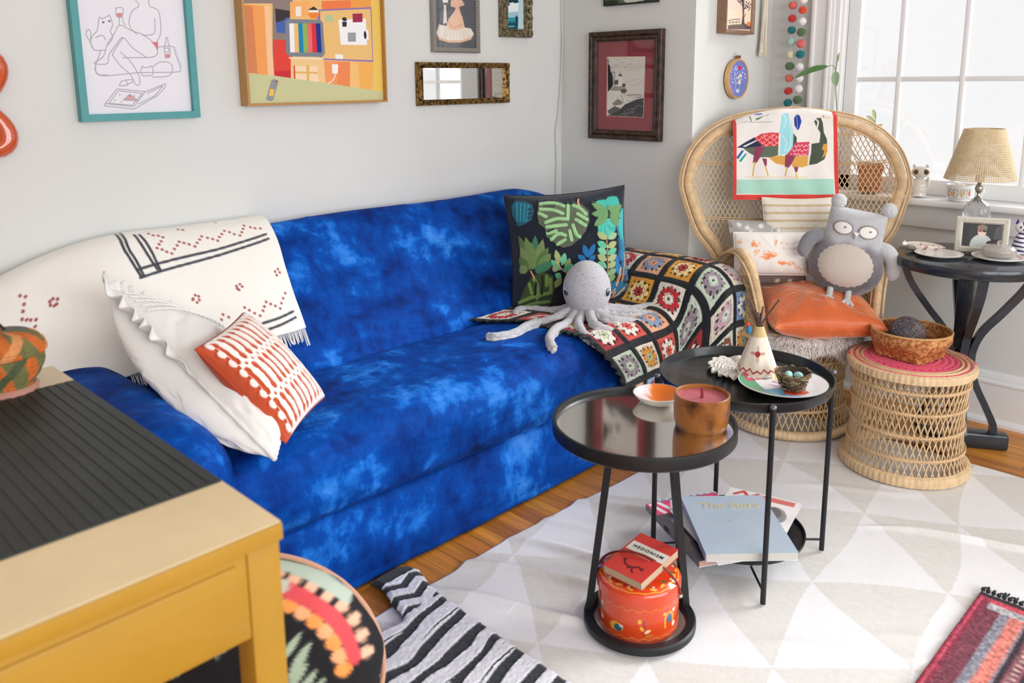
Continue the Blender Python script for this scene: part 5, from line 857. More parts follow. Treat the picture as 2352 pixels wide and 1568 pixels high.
ART7 = [('poly',[(0.0291,0.2027),(0.2198,0.2171),(0.2226,0.0257),(0.0335,0.0189)],'#f6dccb'),('poly',[(0.0325,0.0881),(0.2244,0.1035),(0.2226,0.0257),(0.0335,0.0189)],'#f9e3c8'),('poly',[(0.0326,0.03),(0.0698,0.0337),(0.1258,0.0369),(0.1714,0.0404),(0.2176,0.0356),(0.2177,0.0209),(0.0327,0.0145)],'#7a6a66'),('poly',[(0.1326,0.0366),(0.14,0.0709),(0.1338,0.1101),(0.125,0.1264),(0.1211,0.1597),(0.1437,0.1611),(0.1492,0.1109),(0.1503,0.0714),(0.155,0.0432),(0.167,0.0385)],'#5d5254'),('line',[(0.1402,0.102),(0.119,0.1176),(0.0959,0.1247)],0.0035,'#5d5254',1,4),('line',[(0.1438,0.0937),(0.1709,0.1121),(0.1873,0.1243)],0.0035,'#5d5254',1,4),('line',[(0.1492,0.0968),(0.1774,0.1039),(0.1914,0.1103)],0.0035,'#5d5254',1,4),('line',[(0.1493,0.0628),(0.1612,0.0776)],0.0035,'#5d5254',1,4),('line',[(0.1362,0.1158),(0.1117,0.1368)],0.0035,'#5d5254',1,4),('ell',0.1015,0.125,0.005,0.0033,'#6c5c5a'),('ell',0.1103,0.12,0.0051,0.0034,'#6c5c5a'),('ell',0.1185,0.1238,0.005,0.0034,'#6c5c5a'),('ell',0.1642,0.123,0.0052,0.0034,'#6c5c5a'),('ell',0.1791,0.1182,0.0052,0.0034,'#6c5c5a'),('ell',0.1921,0.1032,0.0052,0.0034,'#6c5c5a'),('ell',0.1869,0.0959,0.0052,0.0034,'#6c5c5a'),('ell',0.1742,0.108,0.0052,0.0034,'#6c5c5a'),('ell',0.1967,0.1163,0.0053,0.0034,'#6c5c5a'),('ell',0.1594,0.1114,0.0052,0.0033,'#6c5c5a'),('ell',0.1064,0.1337,0.005,0.0034,'#6c5c5a'),('ell',0.1747,0.1349,0.0052,0.0034,'#6c5c5a'),('ell',0.1513,0.1392,0.0051,0.0034,'#6c5c5a'),('ell',0.1281,0.1434,0.0051,0.0034,'#6c5c5a'),('ell',0.1918,0.0412,0.0187,0.0086,'#f4934f'),('poly',[(0.1605,0.0334),(0.2178,0.0327),(0.2177,0.0209),(0.1617,0.0189)],'#5f5355'),('line',[(0.033,0.0466),(0.0683,0.0531),(0.1213,0.056)],0.003,'#8a7670',1,0),('line',[(0.0362,0.0398),(0.1193,0.046)],0.003,'#8a7670',1,0),('line',[(0.0463,0.0514),(0.0466,0.0339)],0.003,'#8a7670',1,0),('line',[(0.0683,0.0523),(0.0686,0.0347)],0.003,'#8a7670',1,0),('line',[(0.0933,0.0534),(0.0937,0.0357)],0.003,'#8a7670',1,0),('line',[(0.1158,0.0543),(0.1162,0.0366)],0.003,'#8a7670',1,0)]
ART8 = [('line',[(0.0435,0.1193),(0.055,0.0843),(0.0647,0.0373)],0.002,'#dfe6ef',1,4),('line',[(0.0382,0.1135),(0.0581,0.0462)],0.002,'#5a4aa8',1,4),('line',[(0.0874,0.1135),(0.0941,0.0694),(0.0827,0.0311)],0.002,'#e8e4d8',1,4),('line',[(0.0625,0.0638),(0.0767,0.0327)],0.002,'#9fb6e6',1,4),('line',[(0.1089,0.0692),(0.0972,0.0338)],0.002,'#2aa0a0',1,4),('line',[(0.1202,0.0751),(0.1115,0.0395)],0.002,'#6a7ac8',1,4),('line',[(0.1112,0.1106),(0.1301,0.0987),(0.1265,0.0721)],0.0015,'#c9a0c8',1,4),('ell',0.0375,0.1222,0.004,0.002,'#ede9b8'),('ell',0.027,0.1106,0.004,0.002,'#ede9b8'),('ell',0.0561,0.1062,0.004,0.002,'#ede9b8'),('ell',0.031,0.0961,0.004,0.0021,'#ede9b8'),('ell',0.0492,0.0844,0.0041,0.0021,'#ede9b8'),('ell',0.0291,0.0845,0.004,0.0021,'#ede9b8'),('ell',0.0613,0.0784,0.004,0.002,'#ede9b8'),('ell',0.0415,0.0727,0.0041,0.002,'#ede9b8'),('ell',0.033,0.0713,0.004,0.002,'#ede9b8'),('ell',0.0478,0.0668,0.004,0.002,'#ede9b8'),('ell',0.0596,0.0989,0.004,0.002,'#ede9b8'),('ell',0.0661,0.0901,0.0041,0.002,'#ede9b8'),('ell',0.0735,0.1062,0.004,0.002,'#ede9b8'),('ell',0.0597,0.1324,0.0046,0.0026,'#f3f3f6'),('ell',0.0545,0.1252,0.0046,0.0027,'#f3f3f6'),('ell',0.0691,0.1237,0.0046,0.0026,'#f3f3f6'),('ell',0.0609,0.1179,0.0046,0.0026,'#f3f3f6'),('ell',0.1189,0.1239,0.0048,0.0027,'#f3f3f6'),('ell',0.1114,0.1091,0.0047,0.0026,'#f3f3f6'),('ell',0.1328,0.1017,0.0048,0.0027,'#f3f3f6'),('ell',0.137,0.0883,0.0048,0.0026,'#f3f3f6'),('ell',0.0723,0.0857,0.0046,0.0026,'#f3f3f6'),('ell',0.068,0.0666,0.0047,0.0026,'#f3f3f6'),('ell',0.1049,0.0811,0.0047,0.0027,'#f3f3f6'),('ell',0.087,0.1326,0.0064,0.0041,'#e0284e'),('ell',0.0817,0.1267,0.0064,0.0041,'#e0284e'),('ell',0.0969,0.1268,0.0064,0.0042,'#e0284e'),('ell',0.088,0.1209,0.0064,0.0041,'#e0284e'),('ell',0.0898,0.1267,0.0065,0.0041,'#e0284e'),('ell',0.0911,0.0709,0.0118,0.0089,'#f0dcc0'),('ell',0.0995,0.0959,0.0106,0.0071,'#f3e2cc'),('ell',0.0824,0.0901,0.0053,0.0077,'#f0dcc0'),('ell',0.0808,0.0533,0.0053,0.0036,'#6b4fb0'),('ell',0.0822,0.037,0.0129,0.0065,'#f4f4f6'),('ell',0.0838,0.0385,0.0042,0.0036,'#2aa0a0'),('line',[(0.02,0.0621),(0.0282,0.0597),(0.0353,0.0567)],0.002,'#d9a0b8',1,4),('line',[(0.0236,0.0534),(0.0318,0.0509),(0.0389,0.0479)],0.002,'#d9a0b8',1,4),('line',[(0.0355,0.0474),(0.0438,0.0449),(0.051,0.0419)],0.002,'#d9a0b8',1,4),('line',[(0.0391,0.0385),(0.0474,0.0361),(0.0546,0.033)],0.002,'#d9a0b8',1,4)]
# =================================================================== ON THE WALLS
m_print = mat('printed_paper', (.9, .9, .9), .7, attr=True, spec=.3)
def framed(w, h, prof):
    """prof: (inset from the outer edge, height off the wall) swept round a w x h rectangle"""
    V = []; k = len(prof)
    for (sx, sy) in ((0, 0), (1, 0), (1, 1), (0, 1)):
        for ins, z in prof: V.append((ins + sx * (w - 2 * ins), ins + sy * (h - 2 * ins), z))
    F = []
    for c in range(4):
        d = (c + 1) % 4
        for i in range(k - 1): F.append((c * k + i, d * k + i, d * k + i + 1, c * k + i + 1))
    return A(V, float), A(F)
def clear_glass():
    if 'picture_glass' in MATS: return MATS['picture_glass']
    m = bpy.data.materials.new('picture_glass'); m.use_nodes = True; nt = m.node_tree; nt.nodes.remove(nt.nodes['Principled BSDF'])
    g = nt.nodes.new('ShaderNodeBsdfGlossy'); g.inputs['Roughness'].default_value = .03; t = nt.nodes.new('ShaderNodeBsdfTransparent'); lw = nt.nodes.new('ShaderNodeLayerWeight'); lw.inputs[0].default_value = .5; pw_ = nt.nodes.new('ShaderNodeMath'); pw_.operation = 'POWER'; nt.links.new(lw.outputs['Facing'], pw_.inputs[0]); pw_.inputs[1].default_value = 4; f_ = nt.nodes.new('ShaderNodeMath'); f_.operation = 'MULTIPLY_ADD'; nt.links.new(pw_.outputs[0], f_.inputs[0]); f_.inputs[1].default_value = .55; f_.inputs[2].default_value = .035
    x = nt.nodes.new('ShaderNodeMixShader'); L = nt.links; L.new(f_.outputs[0], x.inputs[0]); L.new(t.outputs[0], x.inputs[1]); L.new(g.outputs[0], x.inputs[2]); L.new(x.outputs[0], nt.nodes['Material Output'].inputs[0])
    MATS['picture_glass'] = m; return m
RA = frame3((1, 0, 0), (0, 0, 1)); RB = frame3((0, -1, 0), (0, 0, 1))
def picture(name, label, cat, o, R, w, h, prof, fmat, art=None, bg='#ffffff', ins=.02, z=.012, res=800, glass=False, artw=None, tilt=0, mk=None):
    t = thing(name, label, cat, o)
    T = TR((0, 0, 0), R @ rotx(tilt))
    part('frame', put(framed(w, h, prof), T), fmat, t, sharp=30)
    part('backing', put(box((w / 2, h / 2, z / 2 + .001), (w - .006, h - .006, z - .004)), T), mat('backing_board', '#7d6a55', .9), t)
    if art is not None:
        c = Canvas(w, h, res, bg)
        if mk: mk(c)
        for d in art:
            if d[0] == 'poly': c.poly(d[1], d[2])
            elif d[0] == 'line': c.line(d[1], d[2], d[3], 1, d[5])
            else: c.ell(d[1], d[2], d[3], d[4], d[5])
        part('print', put(c.sheet(TR((0, 0, z))), T), m_print, t)
    if glass: part('glass', put(box((w / 2, h / 2, z + .004), (w - 2 * ins, h - 2 * ins, .0015)), T), clear_glass(), t)
    return t
m_teal = mat('teal_painted_wood', '#4f9a9c', .5, bump=.1, bscale=60, vary=.04, vscale=30)
picture('framed_drawing', 'white line drawing of a seated figure with cats in a teal frame', 'picture', (.811, YW - .001, 1.177), RA, .330, .43, [(0, 0), (0, .028), (.019, .028), (.019, .012)], m_teal, ART1, '#e9e7ee', .019, .012, 1100)
m_ply = mat('blond_wood', '#b98a4c', .5, vary=.12, vscale=40, stretch=(1, 1, 8))
picture('framed_collage', 'colourful cut-paper collage of a television set in a blond wood frame', 'picture', (1.286, YW - .001, 1.206), RA, .528, .40, [(0, 0), (0, .046), (.007, .048), (.007, .030)], m_ply, ART2, '#ecc27a', .007, .03, 900)
m_silver = mat('ribbed_silver', '#a8a59c', .4, metal=.55, bump=.8, bdist=.003, wave=('DIAGONAL', 60, 0))
picture('doll_print', 'print of a marionette doll in a flounced dress, ribbed silver frame', 'picture', (2.053, YW - .001, 1.380), RA, .235, .33, [(0, 0), (0, .018), (.004, .022), (.010, .022), (.014, .016), (.018, .016), (.018, .008)], m_silver, ART3, '#56575c', .018, .008, 900, glass=True)

def ornate(w, h, fw, mh, seed, sc=1):
    """carved frame: moulded profile with scrolled relief"""
    rng = np.random.RandomState(seed); mb = MB()
    mb.add(framed(w, h, [(0, 0), (0, mh * .8), (.002, mh), (fw * .3, mh * 1.05), (fw * .6, mh * .75), (fw * .8, mh * .7), (fw * .92, mh * .85), (fw, mh * .8), (fw, mh * .3)]))
    for side in range(4):
        L_ = w if side % 2 == 0 else h; n = int(L_ / (.016 * sc))
        for k in range(n):
            t = (k + .5) / n * L_; q = fw * .38
            p = {0: (t, q), 1: (w - q, t), 2: (t, h - q), 3: (q, t)}[side]; a = {0: 0, 1: PI / 2, 2: 0, 3: PI / 2}[side]
            sgn = 1 if k % 2 else -1; u = np.linspace(0, 2.2 * PI, 14); r = .0058 * sc * (1 - u / 9)
            P = np.c_[r * np.cos(u) * 1.25, r * np.sin(u) * sgn, mh * 1.02 + .002 * np.sin(u / 2)]
            P = P @ rotz(a).T + A([p[0], p[1], 0]); mb.add(tube(P, np.linspace(.0019, .0009, 14) * sc, 5))
            mb.add(ball((p[0] + rng.uniform(-.003, .003), p[1] + rng.uniform(-.003, .003), mh), .0024 * sc, 8, 5))
    for (x, y) in ((0, 0), (w, 0), (w, h), (0, h)):
        sx, sy = (1 if x == 0 else -1), (1 if y == 0 else -1)
        for k in range(5):
            a = k * PI / 8; mb.add(ball((x + sx * (.004 + .010 * math.cos(a)) * sc, y + sy * (.004 + .010 * math.sin(a)) * sc, mh), .0042 * sc, 8, 6, (1, 1, .8)))
    return mb
m_gold = mat('aged_gilt', '#9c7a44', .38, metal=.8, bump=.4, bscale=160, noise=('#33261a', 70, .45, .62))
t = thing('gilt_mirror', 'long narrow wall mirror in an ornate aged gold frame, above the sofa', 'mirror', (1.976, YW - .002, 1.187))
T = TR((0, 0, 0), RA)
part('frame', put(ornate(.465, .157, .021, .024, 1), T), m_gold, t, sharp=50)
part('mirror_glass', put(box((.2325, .0785, .008), (.43, .122, .004)), T), mat('mirror_silver', (.9, .91, .9), .015, metal=1), t)
m_pewter = mat('aged_plaster_gilt', '#8f8163', .5, metal=.35, bump=.5, bscale=120, noise=('#4d4432', 60, .42, .62))
t = picture('landscape_miniature', 'small blue green lake landscape in a heavy carved antique frame', 'picture', (2.405, YW - .002, 1.445), RA, .165, .27, [(.026, .005), (.026, .02), (.030, .02), (.034, .010)], m_pewter, ART4, '#bcd6dc', .03, .010, 900)
part('carved_border', put(ornate(.165, .27, .030, .030, 4, 1.7), T), m_pewter, t, sharp=50)
m_dark = mat('dark_stained_wood', '#4a3226', .45, bump=.3, bscale=90, noise=('#1e130e', 40, .4, .65), stretch=(1, 1, 1))
picture('lighthouse_print', 'ink drawing of a lighthouse on rocks, dark red mount and dark wood frame', 'picture', (XB - .001, 2.272, 1.034), RB, .362, .432,
        [(0, 0), (0, .022), (.004, .026), (.016, .026), (.020, .020), (.024, .024), (.034, .022), (.038, .012), (.040, .012)], m_dark, ART5, '#85303c', .038, .010, 900, glass=True)
picture('forest_painting', 'small dark landscape painting cut off by the top of the photo, above the lighthouse print', 'picture', (XB - .001, 2.203, 1.566), RB, .262, .22, [(0, 0), (0, .016), (.006, .016), (.006, .012)], mat('black_frame', '#1d1f1f', .5), ART6, '#5c6a55', .006, .012, 500)
t = picture('tree_print', 'pink sunset print of a bare tree and fence in a deep brown box frame', 'picture', (2.931, YR - .001, 1.447), RA, .217, .33, [(0, 0), (0, .041), (.003, .043), (.014, .034), (.014, .030)], mat('brown_wood', '#8d6f58', .5, vary=.2, vscale=50), ART7, '#f6dccb', .014, .030, 700)

# embroidery hoop
t = thing('embroidery_hoop', 'round wooden embroidery hoop with a flower sampler on blue cloth', 'embroidery', (3.072, YR - .003, 1.274))
T = TR((0, 0, 0), RA); m_birch = mat('birch_wood', '#d9ad76', .5, vary=.1, vscale=30)
def ring(r, w_, z0, z1, n=72): return lathe([(r - w_, z0), (r, z0), (r, z1), (r - w_, z1), (r - w_, z0)], n)
part('outer_hoop', put(ring(.079, .004, .004, .022), T), m_birch, t, sharp=30)
part('inner_hoop', put(ring(.0745, .003, .006, .023), T), m_birch, t, sharp=30)
c = Canvas(.16, .16, 1100, '#7b86cf')
for d in ART8:
    if d[0] == 'line': c.line([(p[0], p[1] - .004) for p in d[1]], d[2], d[3], 1, d[5])
    else: c.ell(d[1], d[2] - .004, d[3], d[4], d[5])
V, F, C = c.sheet(); V = V - A([.08, .08, 0]); keep = np.hypot(V[:, 0], V[:, 1]) < .0735; fm = keep[F].all(1); V[:, 2] = .019
part('embroidered_cloth', put((V, F[fm], C), T), mat('blue_linen', (.4, .5, .8), .9, attr=True, bump=.5, bscale=500), t)
cl = MB(); cl.add(box((.004, .084, .014), (.005, .014, .014), .001)); cl.add(box((-.004, .084, .014), (.005, .014, .014), .001)); cl.add(tube([(-.012, .087, .014), (.012, .087, .014)], .0022, 8)); cl.add(put(lathe([(0, 0), (.005, 0), (.005, .004), (0, .004)], 12), TR((.012, .087, .014), roty(PI / 2))))
part('clasp', put(cl, T), mat('hoop_brass', '#9c6f52', .3, metal=.9), t)
part('hanging_loop', put(tube(catmull(A([(0, .088, .014), (-.006, .096, .010), (0, .103, .004), (.006, .096, .010)]), 5, True), .0008, 5, closed=True), T), mat('thread', '#d8d2c8', .9), t)

# macrame tassel
t = thing('macrame_tassel', 'natural cotton macrame tassel hanging in the bay corner', 'wall hanging', (3.262, YR - .022, 1.40))
mb = MB(); rng = np.random.RandomState(8)
for k in range(58):
    a = rng.uniform(0, 2 * PI); r = math.sqrt(rng.rand()); x, y = .019 * r * math.cos(a), .010 * r * math.sin(a); L_ = rng.uniform(-.012, .01)
    P = [(x * .35, y, .24), (x * .8, y, .12), (x * .9 + .002 * rng.randn(), y, .06), (x * 1.25 + .002 * rng.randn(), y, .0), (x * 1.7, y * 1.1, -.028 + L_)]
    mb.add(tube(catmull(A(P), 5), .0015, 5))
part('strands', mb, mat('cotton_cord', '#ece3d2', .9, bump=.4, bscale=400), t)
part('binding', tube([(0, 0, .235), (0, 0, .262)], .0085, 14), mat('cotton_cord'), t)
part('hanging_cord', tube([(0, 0, .26), (0, .018, .42)], .002, 6), mat('cotton_cord'), t)

# felt ball garlands
m_felt = {}
def felt(c):
    if c not in m_felt: m_felt[c] = mat('felt_' + c[1:], c, 1, bump=1, bscale=170, sheen=.5, vary=.12, vscale=60, bdist=.004)
    return m_felt[c]
CC = {'co': '#df6a66', 're': '#cf3230', 'te': '#0f7478', 'aq': '#a9cfc8', 'cr': '#d9d8bd', 'gr': '#54714c', 'or': '#e0502c', 'wh': '#efeded'}
def garland(px, label, seq, x0, dx, top):
    t = thing('felt_garland', label, 'garland', (3.30, px, 0), group=None)
    pts = []
    for i, (z, c) in enumerate(seq):
        y = -(top - z) * dx; p = A([0, -y * 1.0, z]); pts.append(p); r = .0176 + .001 * math.sin(i * 5.1)
        V, F = ball((0, 0, 0), r, 22, 14, (1, 1 + .05 * math.sin(i * 3), .97)); V = V * (1 + .06 * fbm(V * 170 + i, 3, i))[:, None]
        part('felt_ball', (V + p, F), felt(CC[c]), t)
    pts = [A([0, 0, 2.2])] + pts
    part('string', tube(A(pts), .0007, 5), mat('garland_thread', '#e6e2dc', .9), t)
lz = lambda y: None
garland(1.654, 'felt ball garland without white balls, the strand nearer the tassel', [(1.563, 'co'), (1.512, 're'), (1.466, 'te'), (1.42, 'aq'), (1.368, 'cr'), (1.323, 'gr'), (1.274, 'co'), (1.223, 're'), (1.175, 'te'), (1.136, 'aq')], 0, 0, 1.6)
garland(1.611, 'felt ball garland with several white balls, the strand nearer the window', [(1.582, 'wh'), (1.542, 'or'), (1.498, 'wh'), (1.456, 'gr'), (1.411, 'co'), (1.369, 'te'), (1.319, 'wh'), (1.273, 'wh'), (1.232, 'wh'), (1.188, 'gr'), (1.137, 'or')], 0, 0, 1.6)
# thin white cable down the room corner
single('cable', tube(catmull(A([(2.770, 2.428, 2.4), (2.774, 2.43, 1.61), (2.778, 2.43, 1.46), (2.772, 2.43, 1.30), (2.752, 2.43, 1.12), (2.738, 2.43, 1.06), (2.744, 2.43, .93), (2.740, 2.43, .78), (2.748, 2.43, .55)]), 8), .0026, 6), mat('white_cable', '#d9d7d0', .5), 'thin white cable running down the corner behind the sofa', 'cable')
# wavy orange mirror and trailing plant at the far left
t = thing('wavy_mirror', 'glossy orange wavy-framed wall mirror, cut off by the left edge of the photo', 'mirror', (.505, YW - .002, 1.118))
a = np.linspace(0, 2 * PI, 96, endpoint=False)
ro = lambda a_: .118 + .030 * np.cos(a_ * 5 - 3.3)
P = np.stack([ro(a) * np.cos(a), -.016 + 0 * a, .11 + 1.15 * ro(a) * np.sin(a)], 1)
part('frame', tube(P, .020 + .006 * np.cos(a * 5 - 3.3), 14, closed=True, up=(0, 1, 0)), mat('orange_lacquer', '#c9521f', .12, coat=1), t)
Q = np.concatenate([[(0, -.010, .11)], np.stack([ro(a) * np.cos(a), -.010 + 0 * a, .11 + 1.15 * ro(a) * np.sin(a)], 1)])
part('mirror_glass', (Q, A([[0, i + 1, (i + 1) % 96 + 1] for i in range(96)])), mat('mirror_silver'), t)
m_leaf = mat('leaf_green', '#5f8f57', .45, vary=.15, vscale=30, sss=0)
def leafblade(P0, P1, w_, bend=(0, 0, .01), nrm_=(0, 0, 1), n=14):
    P0, P1 = A(P0, float), A(P1, float); d = P1 - P0; s_ = nrm(np.cross(d, A(nrm_, float)))
    def f(U, W):
        c = P0 + d * U[..., None] + A(bend, float) * (np.sin(U * PI))[..., None]
        return c + s_ * ((W - .5) * 2 * w_ * np.sin(np.clip(U, 0.001, 1) ** .8 * PI) ** .75)[..., None] - nrm(A(nrm_, float)) * (.25 * w_ * (np.abs(W - .5) * 2) ** 1.2 * np.sin(U * PI))[..., None] * -1
    return grid(f, n, 7)

